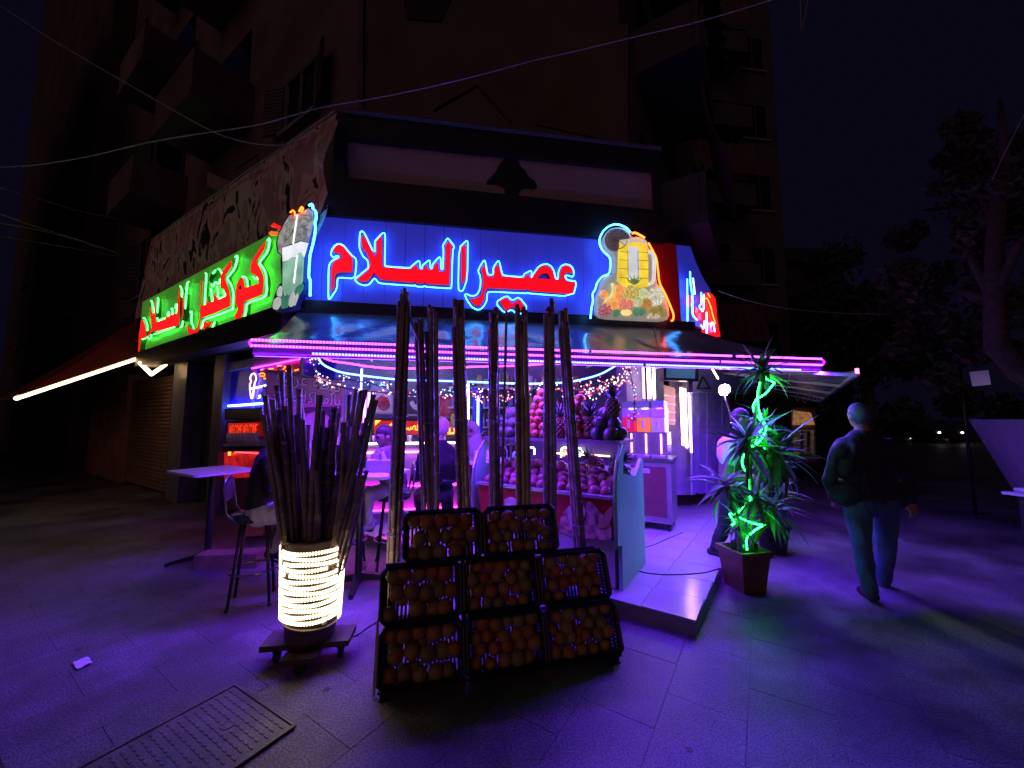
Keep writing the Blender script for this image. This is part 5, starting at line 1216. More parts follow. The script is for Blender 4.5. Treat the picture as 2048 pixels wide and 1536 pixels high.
for bi, (tp, bt, Y, n, lab, wid) in enumerate(bund):
    T, B = at(tp[0], tp[1]+8, Y+.03), at(bt[0], bt[1], Y-.03)
    k = (B.z-.0)/(T.z-B.z); G = B-(T-B)*k
    t = thing('cane_bundle', lab, 'sugar canes', (G.x, G.y, 0), 0, 'bundles of sugar cane behind the crates')
    for c in range(n):
        a = 2*math.pi*c/n+random.uniform(-.3, .3); rr = .040*math.sqrt((c % 3+.6)/2.6)
        o = Vector((math.cos(a)*rr*1.05, math.sin(a)*rr, 0)); fan = random.uniform(.7, 1.05)
        g = G+o*.95; tt = T+o*fan*(wid/.08)+Z*random.uniform(-.22, .05)
        if bi == 1: tt += Vector((-.055 if c % 2 else .035, 0, 0)); 
        b = MB(); cane_geo(b, g, tt, random.uniform(.0175, .0235), Vector((random.uniform(-.012, .012), random.uniform(-.015, .015), 0)))
        b.build('cane', [random.choice(cane_m), cane_node], t, smooth=True)
    for h in (.62, .28):
        c = G.lerp(T, h); ring = [c+Vector((math.cos(a)*.066, math.sin(a)*.064, random.uniform(-.006, .006))) for a in [2*math.pi*q/14 for q in range(14)]]
        b = MB(); b.tube(ring, .0045, 5, True); b.tube([ring[9], ring[9]+Vector((.03, -.02, -.05))], .003, 4); b.build('tie', mat('tie_string', (.5, .4, .5), .5), t)
for (p, q, lab) in ((((818, 628, 3.06), (852, 720, 3.04)), None, ''),):
    b = MB(); cane_geo(b, at(*p[1]), at(*p[0]), .012); tag(b.build('stray_cane', [cane_m[0], cane_node], smooth=True), 'short stray cane forking left from the second bundle', 'sugar cane')
b = MB(); P_ = at(999, 800, 3.15); cane_geo(b, Vector((P_.x, P_.y, 0)), at(1013, 622, 3.16), .012); tag(b.build('stray_cane', [cane_m[2], cane_node], smooth=True), 'single thin cane standing between the fourth and fifth bundles', 'sugar cane')
b = MB(); P_ = at(868, 1000, 3.0); cane_geo(b, Vector((P_.x-.02, P_.y, 0)), at(838, 640, 3.02), .012); tag(b.build('stray_cane', [cane_m[1], cane_node], smooth=True), 'single cane splaying left beside the second bundle', 'sugar cane')

# ================================================================== LIGHT WRAPPED BARREL ON A DOLLY
BC = gr(602, 1338, 0); BC = Vector((BC.x, BC.y+.10, 0))
bar_ = thing('barrel', 'round bin wrapped in glowing warm white rope light', 'barrel', (BC.x, BC.y, .15))
rb = .170; zb0, zb1 = .16, .80
bmat = mat('bin_plastic', (.09, .05, .05), .5, vary=.3)
tilt = lambda z: Vector((.012*(z-.16), 0, 0))
b = MB(); b.lathe([(.150, 0), (.155, .02), (rb-.012, .60), (rb, .62), (rb, .645), (rb-.014, .645), (rb-.018, .56), (.0, .55)], (BC.x, BC.y, zb0), 28, cap=False); b.build('bin', bmat, bar_, smooth=True)
rope = MB(); beads = MB(); turns = 13.4; ns = int(turns*72)
def rope_pt(k):
    ang = 2*math.pi*k/72; t = k/ns; z = .285+.475*t+.016*math.sin(ang-1.9)+.003*math.sin(3*ang+t*30); r = .153+.022*(z-.16)/.6+.014
    return Vector((BC.x+r*math.cos(ang), BC.y+r*math.sin(ang), z)), Vector((math.cos(ang), math.sin(ang), 0)), Vector((-math.sin(ang), math.cos(ang), 0))
rope.tube([rope_pt(k)[0] for k in range(0, ns, 2)], .0125, 5); rope.build('rope_sleeve', mat('rope_clear', (.40, .31, .23), .3), bar_, smooth=True)
random.seed(5)
gaps = [int(x) for x in [random.uniform(0, ns) for _ in range(14)]]
for k in range(ns):
    if any(0 <= k-g_ < 2 for g_ in gaps): continue
    p, o_, tn = rope_pt(k); beads.obox(p+o_*.0125, tn*.0045, o_*.003, Z*.0105)
beads.build('bead', E_BARREL, bar_, kind='stuff')
b = MB(); b.tube([Vector((BC.x+.166*math.cos(a), BC.y+.166*math.sin(a), .262+.02*math.sin(a-1.9))) for a in [2*math.pi*q/28 for q in range(28)]], .007, 5, True); b.build('hoop', mat('hoop_pale', (.5, .42, .30), .4), bar_)
b = MB(); b.box(Vector((BC.x+.14, BC.y-.105, .30)), (.03, .02, .05), .6); b.build('plug', white_paint, bar_)
dol = thing('dolly', 'low dark dolly on castors under the light wrapped bin', 'dolly', (BC.x, BC.y, 0), R(8))
b = MB()
b.box((BC.x, BC.y, .135), (.54, .20, .035), R(8)); b.build('plank', wood_dark, dol)
b = MB(); b.box((BC.x, BC.y, .098), (.20, .40, .035), R(8)); b.build('plank', wood_dark, dol)
for dx, dy in ((-.20, -.0), (.20, .0), (0, -.15), (0, .15)):
    p = BC+dirv(8)*dx+dirv(98)*dy
    b = MB(); b.lathe([(.042, -.014), (.046, -.008), (.046, .008), (.042, .014)], Vector((p.x, p.y, .046)), 14, axis=dirv(8+random.uniform(-30, 30)))
    c_ = b.build('castor', rubber, dol); b = MB(); b.bar(Vector((p.x, p.y, .06)), Vector((p.x, p.y, .118 if abs(dx) > 0 else .08)), .05, .03); b.build('fork', black_metal, c_)
# loose canes standing in the bin
tips = [(520, 815), (530, 792), (545, 800), (553, 772), (563, 745), (578, 730), (598, 778), (572, 812), (588, 830), (605, 840), (617, 850), (640, 850), (640, 790), (655, 855), (668, 815), (678, 825), (690, 845), (700, 790), (712, 780), (723, 782), (731, 780), (747, 790), (752, 800), (705, 830), (660, 880), (628, 880), (612, 900), (585, 860), (548, 835), (535, 840), (527, 830), (690, 880), (720, 870), (737, 850), (624, 935), (560, 850), (600, 870), (645, 900), (676, 890), (710, 900), (575, 890), (540, 880)]
random.seed(31)
tips += [(random.uniform(530, 735), random.uniform(800, 980)) for _ in range(58)]
for k, (u, v) in enumerate(tips):
    Yt = BC.y+random.uniform(-.16, .22); tp = at(u, v, Yt)
    fx = max(-1, min(1, (u-612)/95)); base = BC+Vector((fx*.085+random.uniform(-.04, .04), random.uniform(-.09, .09), .22))
    b = MB(); cane_geo(b, base, tp, random.uniform(.0145, .0205), Vector((random.uniform(-.03, .03), random.uniform(-.02, .02), 0)))
    o = b.build('loose_cane', [cane_m[k % 4], cane_node], smooth=True); tag(o, 'loose dark cane standing in the light wrapped bin' if k not in (5, 34) else 'tallest loose cane in the light wrapped bin' if k == 5 else 'short stubby cane in front in the light wrapped bin', 'sugar cane', 'loose canes in the bin')

# ================================================================== TABLES AND STOOLS
def bar_table(name_label, cx, cy, z0, zt, w, d, rz, spin):
    t = thing('bar_table', name_label, 'table', (cx, cy, z0), R(rz), 'white topped bar tables')
    b = MB(); hw, hd = w/2, d/2; c = .03; q = [(-hw+c, -hd), (hw-c, -hd), (hw, -hd+c), (hw, hd-c), (hw-c, hd), (-hw+c, hd), (-hw, hd-c), (-hw, -hd+c)]
    b.prism([Vector((x, y, zt-z0)) for x, y in q], (0, 0, -.026)); b.build('table_top', table_top, t, world=False)
    b = MB(); b.lathe([(.034, .06), (.034, zt-z0-.05), (.10, zt-z0-.045), (.10, zt-z0-.03)], (0, 0, 0), 14); b.build('column', black_metal, t, world=False, smooth=False)
    for k in range(4):
        a = R(spin+90*k); e = Vector((math.cos(a), math.sin(a), 0)); s_ = Vector((-e.y, e.x, 0))
        b = MB(); b.add([e*.03+s_*.035+Z*.10, e*.03-s_*.035+Z*.10, e*.36-s_*.02+Z*.035, e*.36+s_*.02+Z*.035, e*.03+s_*.035+Z*.03, e*.03-s_*.035+Z*.03, e*.36-s_*.02+Z*.012, e*.36+s_*.02+Z*.012],
              [(3, 2, 1, 0), (4, 5, 6, 7), (0, 1, 5, 4), (1, 2, 6, 5), (2, 3, 7, 6), (3, 0, 4, 7)])
        b.lathe([(.02, 0), (.02, .014)], e*.345, 8); b.build('foot', black_metal, t, world=False)
    return t
bar_table('white topped bar table standing free at the left', -3.46, 4.52, 0, 1.0, .74, .62, -30, 70)
bar_table('white topped bar table in front of the seated woman', -1.50, 3.90, 0, 1.06, .78, .6, -8, 20)
bar_table('white topped bar table between the third cane bundle and the fruit counter', -.42, 5.02, .12, 1.06, .7, .6, 10, 40)
leather = mat('stool_leather', (.02, .02, .024), .3, vary=.2)
def stool_proto():
    t = thing('bar_stool', 'black bar stool with rounded backrest beside the left table', 'stool', (0, 0, 0), 0, 'black bar stools')
    b = MB(); b.lathe([(.0, .70), (.17, .70), (.19, .715), (.195, .74), (.18, .765), (.0, .775)], (0, 0, 0), 20, cap=False); b.build('seat', leather, t, world=False, smooth=True)
    for k in range(4):
        a = R(45+90*k); e = Vector((math.cos(a), math.sin(a), 0))
        b = MB(); b.tube([e*.13+Z*.70, e*.21+Z*.02], .0125, 8); b.lathe([(.016, 0), (.016, .03)], e*.213, 8); b.build('leg', black_metal, t, world=False, smooth=True)
    b = MB(); b.tube([Vector((math.cos(2*math.pi*k/24)*.185, math.sin(2*math.pi*k/24)*.185, .28)) for k in range(24)], .010, 6, True); b.build('foot_ring', chrome_dark, t, world=False, smooth=True)
    # backrest on the -x side
    b = MB(); b.tube([(-.12, -.16, .72), (-.19, -.17, .80), (-.215, -.165, 1.0), (-.22, -.13, 1.07), (-.222, 0, 1.09), (-.22, .13, 1.07), (-.215, .165, 1.0), (-.19, .17, .80), (-.12, .16, .72)], .011, 6); b.build('back_frame', chrome_dark, t, world=False, smooth=True)
    b = MB(); b.grid([[Vector((-.212-.018*math.cos(y*6), y, z)) for y in [-.15+.03*k for k in range(11)]] for z in (.88, .93, .98, 1.03, 1.065)])
    b.grid([[Vector((-.198-.018*math.cos(y*6), y, z)) for y in [.15-.03*k for k in range(11)]] for z in (.88, .93, .98, 1.03, 1.065)]); b.build('backrest', leather, t, world=False, smooth=True)
    return t
st = stool_proto()
st.location = (-2.28, 3.52, 0); st.rotation_euler = (0, 0, R(25))
for (x, y, z, rz, lab) in ((-1.32, 4.36, 0, 200, 'black bar stool under the seated woman'), (-.86, 4.72, .12, 300, 'black bar stool under the man in the black jacket'), (-1.78, 4.30, 0, 10, 'black bar stool behind the loose canes'),
                           (-.30, 5.45, .12, 250, 'black bar stool under the person in the pale head scarf'), (-.02, 5.62, .12, 250, 'black bar stool under the child')):
    c = copy_tree(st); c.location = (x, y, z); c.rotation_euler = (0, 0, R(rz)); c['label'] = lab
def tissue_box(p, rz, label):
    t = thing('tissue_box', label, 'tissue box', p, R(rz), 'tissue boxes on the tables')
    b = MB(); b.prism([Vector((x, y, .115)) for x, y in ((-.125, -.065), (.125, -.065), (.125, .065), (-.125, .065))], (0, 0, -.113)); b.build('box', mat('box_white', (.72, .70, .74), .4), t, world=False)
    b = MB(); rows = [[Vector((.05*(1-.3*j)*math.cos(a)*(1+.2*math.sin(3*a+j)), .02*(1+.6*j)*math.sin(a), .113+.04*j+.012*math.sin(2*a+j))) for a in [2*math.pi*k/12 for k in range(13)]] for j in range(3)]
    b.grid(rows); b.build('tissue', mat('tissue', (.8, .8, .84), .8), t, world=False, smooth=True); return t
tissue_box((-1.32, 3.93, 1.062), -4, 'white tissue box on the table in front of the seated woman')
tissue_box((-.36, 5.0, 1.062), 8, 'white tissue box on the table left of the fruit counter')
b = MB(); p = at(832, 928, 4.62); b.lathe([(.03, -.10), (.042, .0), (.044, .005)], p, 12); tag(b.build('drink_cup', mat('cup_pinkish', (.7, .4, .75), .3), smooth=True), 'pinkish drink cup held beside the man in the black jacket', 'cup')
b = MB(); b.box((-3.05, 4.32, .075), (.62, .20, .15), R(6)); tag(b.build('floor_block', mat('block_brown', (.20, .12, .09), .7, vary=.3)), 'long brown block lying on the floor under the left table', 'block')
b = MB(); p = gr(487, 1085); b.box((p.x, p.y+.25, .20), (.22, .18, .34), .2); tag(b.build('paper_bag', mat('bag_orange', (.42, .17, .07), .7, vary=.2)), 'orange brown bag on the floor behind the left stool', 'bag')

# ================================================================== PEOPLE
def sdf_caps(P, a, b, r0, r1):
    import numpy as np
    a = np.array(a); b = np.array(b); ab = b-a; t = np.clip(((P-a)@ab)/max(1e-9, ab@ab), 0, 1)
    return np.linalg.norm(P-(a+t[:, None]*ab), axis=1)-(r0+(r1-r0)*t)
def person(label, J, f, mats, vox=.012, hair=True, hairmat=None, kx=1.0, fingers=False, extra=(), group=None, long_sleeve=True, head_s=1.0, hood=None):
    """J joints (world); f facing vector; mats = skin, top, trousers, shoes, dark (eyes), lips"""
    import numpy as np
    J = {k: Vector(v) for k, v in J.items()}
    f = Vector(f).normalized(); u = (J['head']-J['neck']).normalized(); rt = f.cross(u).normalized(); f = u.cross(rt).normalized()
    if f.dot(Vector(f)) < 0: f = -f
    caps = []; ells = []
    def cap(a, b, r0, r1, m): caps.append((Vector(a), Vector(b), r0, r1, m))
    H = J['head']; hs = head_s; M3 = Matrix((rt, f, u)).transposed()
    def ell(c, r, m): ells.append((Vector(c), tuple(x*hs for x in r), m))
    ell(H, (.076, .096, .112), 0); ell(H+(f*.022-u*.052)*hs, (.058, .070, .062), 0)
    cap(H+(f*.090+u*.022)*hs, H+(f*.112-u*.018)*hs, .010*hs, .016*hs, 0)
    for q in (-1, 1):
        ell(H+(rt*q*.077-f*.008-u*.008)*hs, (.014, .024, .034), 0)
        cap(H+(f*.091+rt*q*.024+u*.012)*hs, H+(f*.087+rt*q*.044+u*.011)*hs, .006*hs, .006*hs, 4)
        cap(H+(f*.092+rt*q*.020+u*.034)*hs, H+(f*.082+rt*q*.052+u*.032)*hs, .005*hs, .004*hs, 4)
    cap(H+(f*.092-u*.056-rt*.020)*hs, H+(f*.092-u*.056+rt*.020)*hs, .007*hs, .007*hs, 5)
    cap(H-u*.07*hs-f*.01, J['neck'], .050*hs, .056*hs, 0)
    sl, sr, hl, hr = J['shL'], J['shR'], J['hipL'], J['hipR']; ch = (sl+sr)/2; pv = (hl+hr)/2; nk = J['neck']
    cap(nk-u*.02, ch-Z*.02, .070, .11*kx, 1)
    cap(sl.lerp(ch, .22)-Z*.03, sr.lerp(ch, .22)-Z*.03, .088*kx, .088*kx, 1)
    cap(nk, sl.lerp(ch, .1), .060, .075*kx, 1); cap(nk, sr.lerp(ch, .1), .060, .075*kx, 1)
    for s_, h_ in ((sl, hl), (sr, hr)): cap(s_.lerp(ch, .42)-Z*.07, h_.lerp(pv, .25)+Z*.06, .115*kx, .112*kx, 1)
    cap(ch-Z*.08, pv+Z*.05, .125*kx, .120*kx, 1)
    cap(hl.lerp(pv, .2), hr.lerp(pv, .2), .115*kx, .115*kx, 2)
    for S in 'LR':
        sh_, el_, wr_ = J['sh'+S], J['el'+S], J['wr'+S]
        cap(sh_, el_, .060*kx, .046*kx, 1); mi = el_.lerp(wr_, .5)
        if long_sleeve: cap(el_, wr_.lerp(el_, .08), .053*kx, .042*kx, 1)
        else: cap(sh_.lerp(el_, .8), el_, .046, .042, 0); cap(el_, wr_, .043, .032, 0)
        hd = (wr_-el_).normalized(); pd = J.get('hd'+S); hd = (pd-wr_).normalized() if pd else hd
        cap(wr_-hd*.02, wr_+hd*.075, .030, .036, 0)
        sd_ = hd.cross(Vector((0, 0, 1))); sd_ = sd_.normalized() if sd_.length > .1 else rt
        if fingers:
            for q in range(4):
                o_ = sd_*(-.030+.020*q); L_ = (.070, .080, .076, .060)[q]; dn_ = (hd*1.0-Z*.15+f*.25).normalized(); d2 = (hd*.5+f*.6).normalized()
                a0_ = wr_+hd*.085+o_; a1_ = a0_+dn_*L_*.5; a2_ = a1_+d2*L_*.45; cap(a0_, a1_, .0105, .0095, 0); cap(a1_, a2_, .0095, .008, 0)
            t0_ = wr_+hd*.03+sd_*.034; cap(t0_, t0_+(hd*.6+sd_*.6+f*.3).normalized()*.045, .012, .010, 0)
        else: cap(wr_+hd*.07, wr_+hd*.14-Z*.02, .030, .018, 0); cap(wr_+hd*.03, wr_+hd*.07+sd_*.045, .014, .011, 0)
        hp, kn, an = J['hip'+S], J['kn'+S], J['an'+S]; toe = J['toe'+S]
        cap(hp, kn, .100*kx, .070*kx, 2); cap(kn, kn.lerp(an, .35), .068*kx, .064*kx, 2); cap(kn.lerp(an, .35), an-(an-kn).normalized()*.02, .064*kx, .054*kx, 2)
        td = (toe-an); td.z = 0; td = td.normalized()
        cap(an-td*.045-Z*.035, an+td*.05-Z*.035, .042, .042, 3); cap(an+td*.05-Z*.04, toe, .042, .036, 3); cap(an, an-Z*.03, .042, .042, 3)
    for e_ in extra: cap(*e_)
    b = MB()
    for a, c, r0, r1, m in caps:
        b.sphere(a, r0, 12, 8); b.sphere(c, r1, 12, 8)
        if (c-a).length > 1e-4: b.tube([a, c], [r0, r1], 12)
    for c, r, m in ells: b.sphere(c, 1.0, 16, 10, r, M3)
    me = bpy.data.meshes.new('tmp'); me.from_pydata([tuple(p) for p in b.v], [], b.f)
    o = bpy.data.objects.new('tmp', me); COL.objects.link(o)
    md_ = o.modifiers.new('r', 'REMESH'); md_.mode = 'VOXEL'; md_.voxel_size = vox
    sm_ = o.modifiers.new('s', 'SMOOTH'); sm_.factor = .5; sm_.iterations = 3
    dg = bpy.context.evaluated_depsgraph_get(); nm = bpy.data.meshes.new_from_object(o.evaluated_get(dg))
    bpy.data.objects.remove(o); bpy.data.meshes.remove(me)
    t = thing('person', label, 'person', (pv.x, pv.y, min(J['toeL'].z, J['toeR'].z)-.036), 0, group)
    n = len(nm.polygons); C = np.empty(n*3, 'f'); nm.polygons.foreach_get('center', C); C = C.reshape(n, 3)
    best = np.full(n, 9.0); mi = np.zeros(n, 'i')
    for a, c, r0, r1, m in caps:
        d = sdf_caps(C, a, c, r0, r1)-(.006 if m in (4, 5) else 0); k = d < best; best[k] = d[k]; mi[k] = m
    Mi = np.array(M3.inverted())
    for c, r, m in ells:
        q = (C-np.array(c))@Mi.T/np.array(r); d = (np.linalg.norm(q, axis=1)-1)*min(r); k = d < best; best[k] = d[k]; mi[k] = m
    for m_ in mats: nm.materials.append(m_)
    nm.polygons.foreach_set('material_index', mi); nm.polygons.foreach_set('use_smooth', [True]*n)
    cloth = np.zeros(len(nm.vertices), bool)
    for pg in nm.polygons:
        if pg.material_index in (1, 2, 6):
            for vi in pg.vertices: cloth[vi] = True
    nrm_ = [v_.normal.copy() for v_ in nm.vertices]
    for vi_, v_ in enumerate(nm.vertices):
        if cloth[vi_]:
            q = v_.co.copy(); w1 = noise.noise(Vector((q.x*9, q.y*9, q.z*4+q.x*5))); w2 = noise.noise(Vector((q.x*22+3, q.y*22, q.z*13-q.x*9)))
            v_.co = q+nrm_[vi_]*(.010*(1-abs(w1)*2.2)+.005*w2)
    nm.transform(WM[t].inverted()); nm.update(); nm.name = 'body'
    body = link('body', nm, t)
    if hair:
        b = MB(); b.sphere(H+(u*.012-f*.006)*hs, 1.0, 22, 16, (.081*hs, .100*hs, .1145*hs), M3)
        keep = []
        for fc__ in b.f:
            c = sum((b.v[i] for i in fc__), Vector())/len(fc__)-H
            fa, ua = c.dot(f)/(.1*hs), c.dot(u)/(.11*hs)
            if ua > .52 or (fa < .30 and ua > -.25+.25*fa) or (fa < -.25 and ua > -.62): keep.append(fc__)
        b.f = keep; b.mi = [0]*len(keep)
        b.v = [p+(p-H)*(.03*noise.noise(p*60)) for p in b.v]
        b.build('hair', hairmat, t, smooth=True)
    if hood:
        b = MB(); b.sphere(H+(u*.004-f*.016)*hs, 1.0, 22, 16, (.098*hs, .118*hs, .128*hs), M3)
        b.f = [q for q in b.f if not ((sum((b.v[i] for i in q), Vector())/len(q)-H).dot(f) > .072*hs and abs((sum((b.v[i] for i in q), Vector())/len(q)-H).dot(u)) < .085*hs)]; b.mi = [0]*len(b.f)
        b.tube([H-u*.05-f*.02, nk-Z*.0, ch-Z*.05], [.10, .11, .19], 16); b.build('head_scarf', hood, t, smooth=True)
    return t
skin = mat('skin', (.34, .20, .14), .5, vary=.08); skin2 = mat('skin_tan', (.36, .20, .14), .5, vary=.08)
eye = mat('eye_dark', (.03, .02, .02), .3); lips = mat('lips', (.30, .10, .09), .4)
jacket = mat('jacket_dark', (.032, .032, .042), .8, vary=.25, vs=7, bump=.5, bs=9); black_cloth = mat('black_cloth', (.008, .008, .010), .9, vary=.25, vs=7, bump=.5, bs=9)
jeans = mat('jeans_blue', (.065, .125, .23), .75, vary=.28, vs=6, bump=.45, bs=11); dark_tr = mat('trousers_dark', (.02, .02, .026), .8, vary=.2, bump=.3, bs=10)
beige = mat('trousers_beige', (.44, .40, .38), .8, vary=.15, bump=.4, bs=11); palej = mat('jacket_pale', (.28, .25, .27), .8, vary=.15, bump=.4, bs=11)
olive = mat('vest_olive', (.16, .15, .08), .8, vary=.2, bump=.4, bs=10); white_cl = mat('sleeve_white', (.72, .72, .76), .8, vary=.08)
shoe_d = mat('shoe_dark', (.03, .025, .03), .5); shoe_g = mat('shoe_grey', (.36, .33, .36), .6)
hair_d = mat('hair_dark', (.03, .018, .015), .5, vary=.4, vs=40); hair_g = mat('hair_grey', (.10, .085, .11), .6, vary=.4, vs=50); hair_w = mat('hair_white', (.38, .35, .36), .6, vary=.25, vs=50)
def V(*a): return at(*a)
# man walking away on the right
person('man in a dark jacket and blue jeans walking away on the right', dict(head=V(1718, 832, 3.62), neck=V(1724, 866, 3.62), shL=V(1677, 903, 3.60), shR=V(1784, 905, 3.68),
    elL=V(1659, 960, 3.64), wrL=V(1670, 998, 3.80), elR=V(1812, 958, 3.72), wrR=V(1822, 1004, 3.70), hipL=V(1714, 1006, 3.62), hipR=V(1768, 1006, 3.68),
    knL=V(1722, 1092, 3.58), anL=V(1741, 1180, 3.53), toeL=V(1741, 1180, 3.53)+Vector((.05, .15, -.062)), knR=V(1772, 1092, 3.75), anR=V(1764, 1172, 3.84), toeR=V(1764, 1172, 3.84)+Vector((.03, .15, -.055))),
    (.12, 1, 0), [skin2, jacket, jeans, shoe_d, eye, lips], 0.0085, True, hair_g, 1.02, True,
    extra=[(V(1690, 985, 3.64), V(1790, 988, 3.70), .125, .12, 1), (V(1688, 930, 3.62), V(1790, 930, 3.68), .120, .12, 1), (V(1700, 900, 3.62), V(1770, 902, 3.66), .125, .125, 1)])
# woman sitting with crossed legs
person('woman in pale clothes sitting with crossed legs at the table', dict(head=V(769, 872, 4.22), neck=V(774, 897, 4.26), shL=V(752, 915, 4.18), shR=V(800, 914, 4.42),
    elL=V(742, 948, 4.10), wrL=V(728, 944, 3.93), elR=V(800, 952, 4.30), wrR=V(776, 948, 4.05), hipL=V(782, 980, 4.36), hipR=V(800, 980, 4.46),
    knL=V(735, 990, 3.98), anL=V(736, 1046, 4.02), toeL=V(712, 1072, 3.92), knR=V(712, 985, 4.15), anR=V(729, 1034, 4.24), toeR=V(748, 1046, 4.2)),
    (-.80, -.60, -.12), [skin, palej, beige, shoe_g, eye, lips], .009, True, hair_d, .84, True)
# man in black with white hair
person('white haired man in a black jacket seated with his back turned', dict(head=V(884, 856, 4.62), neck=V(878, 884, 4.60), shL=V(846, 912, 4.52), shR=V(908, 912, 4.66),
    elL=V(832, 955, 4.50), wrL=V(842, 948, 4.74), elR=V(916, 952, 4.78), wrR=V(900, 928, 4.98), hipL=V(858, 985, 4.66), hipR=V(888, 985, 4.72),
    knL=V(838, 990, 5.02), anL=V(846, 1052, 5.0), toeL=V(842, 1062, 5.12), knR=V(895, 990, 5.08), anR=V(890, 1050, 5.08), toeR=V(890, 1060, 5.2)),
    (.25, .95, -.1), [skin, black_cloth, dark_tr, shoe_d, eye, lips], .011, True, hair_w, 1.05)
# person with pale scarf, child
person('person in a pale head scarf and coat sitting left of the counter', dict(head=V(944, 862, 5.30), neck=V(948, 886, 5.32), shL=V(928, 908, 5.30), shR=V(970, 908, 5.42),
    elL=V(922, 940, 5.2), wrL=V(935, 925, 5.05), elR=V(978, 940, 5.3), wrR=V(962, 925, 5.1), hipL=V(942, 968, 5.40), hipR=V(964, 968, 5.46),
    knL=V(930, 975, 5.05), anL=V(934, 1030, 5.05), toeL=V(930, 1038, 4.95), knR=V(955, 975, 5.1), anR=V(955, 1030, 5.1), toeR=V(952, 1038, 5.0)),
    (-.35, -.9, -.1), [skin, palej, dark_tr, shoe_d, eye, lips], .013, False, None, .85, hood=mat('scarf_pale', (.36, .33, .37), .8, vary=.15, bump=.3, bs=14))
person('small child with dark hair beside the person in the head scarf', dict(head=V(971, 877, 5.55), neck=V(972, 896, 5.57), shL=V(960, 908, 5.55), shR=V(985, 908, 5.62),
    elL=V(957, 930, 5.5), wrL=V(965, 925, 5.35), elR=V(990, 930, 5.55), wrR=V(980, 925, 5.4), hipL=V(966, 958, 5.6), hipR=V(982, 958, 5.64),
    knL=V(962, 962, 5.35), anL=V(964, 1000, 5.35), toeL=V(962, 1006, 5.25), knR=V(980, 962, 5.4), anR=V(980, 1000, 5.4), toeR=V(978, 1006, 5.3)),
    (-.5, -.85, 0), [skin, mat('child_pink', (.5, .3, .38), .8), dark_tr, shoe_d, eye, lips], .013, True, hair_d, .66, head_s=.86)
# dark figure behind the loose canes and man at the left stool
person('person in black sitting behind the loose canes facing the woman', dict(head=V(716, 868, 4.42), neck=V(712, 893, 4.42), shL=V(706, 912, 4.55), shR=V(716, 912, 4.25),
    elL=V(718, 950, 4.55), wrL=V(738, 944, 4.35), elR=V(724, 950, 4.2), wrR=V(742, 946, 4.12), hipL=V(698, 980, 4.45), hipR=V(700, 980, 4.28),
    knL=V(732, 985, 4.55), anL=V(728, 1048, 4.55), toeL=V(742, 1058, 4.52), knR=V(690, 1000, 3.95), anR=V(690, 1070, 4.0), toeR=V(690, 1082, 3.86)),
    (.9, -.2, -.1), [skin2, black_cloth, dark_tr, shoe_d, eye, lips], .012, True, hair_d, .95)
person('man in a black jacket on the left stool, hidden behind the loose canes', dict(head=V(556, 862, 3.60), neck=V(548, 892, 3.60), shL=V(536, 918, 3.78), shR=V(536, 922, 3.42),
    elL=V(545, 975, 3.80), wrL=V(580, 985, 3.72), elR=V(545, 985, 3.36), wrR=V(582, 992, 3.45), hipL=V(520, 1022, 3.66), hipR=V(520, 1026, 3.44),
    knL=V(590, 1022, 3.72), anL=V(548, 1100, 3.72), toeL=V(572, 1118, 3.74), knR=V(592, 1030, 3.45), anR=V(575, 1112, 3.5), toeR=V(600, 1128, 3.5)),
    (1, .05, -.1), [skin2, black_cloth, beige, shoe_d, eye, lips], .012, True, hair_d, .98)
# man behind the yucca
mb = person('bearded man in an olive vest with a white sleeve standing behind the yucca', dict(head=V(1480, 838, 4.36), neck=V(1474, 868, 4.38), shL=V(1480, 893, 4.56), shR=V(1458, 897, 4.22),
    elL=V(1500, 950, 4.55), wrL=V(1520, 930, 4.45), elR=V(1452, 955, 4.12), wrR=V(1490, 955, 4.05), hipL=V(1472, 985, 4.48), hipR=V(1458, 988, 4.28),
    knL=V(1484, 1045, 4.50), anL=V(1480, 1098, 4.52), toeL=V(1500, 1110, 4.48), knR=V(1452, 1045, 4.30), anR=V(1430, 1098, 4.30), toeR=V(1452, 1112, 4.22)),
    (.95, -.25, 0), [skin2, olive, dark_tr, shoe_d, eye, lips, white_cl], .0095, True, hair_d, 1.0, True, extra=[(V(1458, 893, 4.22), V(1456, 915, 4.18), .112, .10, 6), (V(1500, 856, 4.33), V(1490, 862, 4.34), .035, .04, 4)], long_sleeve=False)

# ================================================================== PLANTS
leaf_m = [mat('yucca_leaf_%d' % k, c, .55, vary=.3, vs=5) for k, c in enumerate([(.08, .19, .08), (.07, .16, .07), (.11, .22, .09)])]
def leaf_mesh(L, w, bend, m):
    b = MB(); rows = []
    for k in range(8):
        t = k/7; ww = w*math.sin(math.pi*min(1, .12+.88*t))**.7*(1-t**3)+.0008; x = L*t*(1-.18*bend*t*t); z = -bend*L*.5*t*t
        rows.append([Vector((x, -ww, z+ww*.35)), Vector((x, 0, z)), Vector((x, ww, z+ww*.35))])
    b.grid(rows); me = bpy.data.meshes.new('leaf'); me.from_pydata([tuple(p) for p in b.v], [], b.f); me.materials.append(m)
    me.polygons.foreach_set('use_smooth', [True]*len(me.polygons)); return me
leaves = [leaf_mesh(.44*q, .027, bd, leaf_m[i % 3]) for i, (q, bd) in enumerate([(1, .3), (.9, .7), (1.1, 1.1), (.75, .2), (1.2, .9), (.6, .5)])]
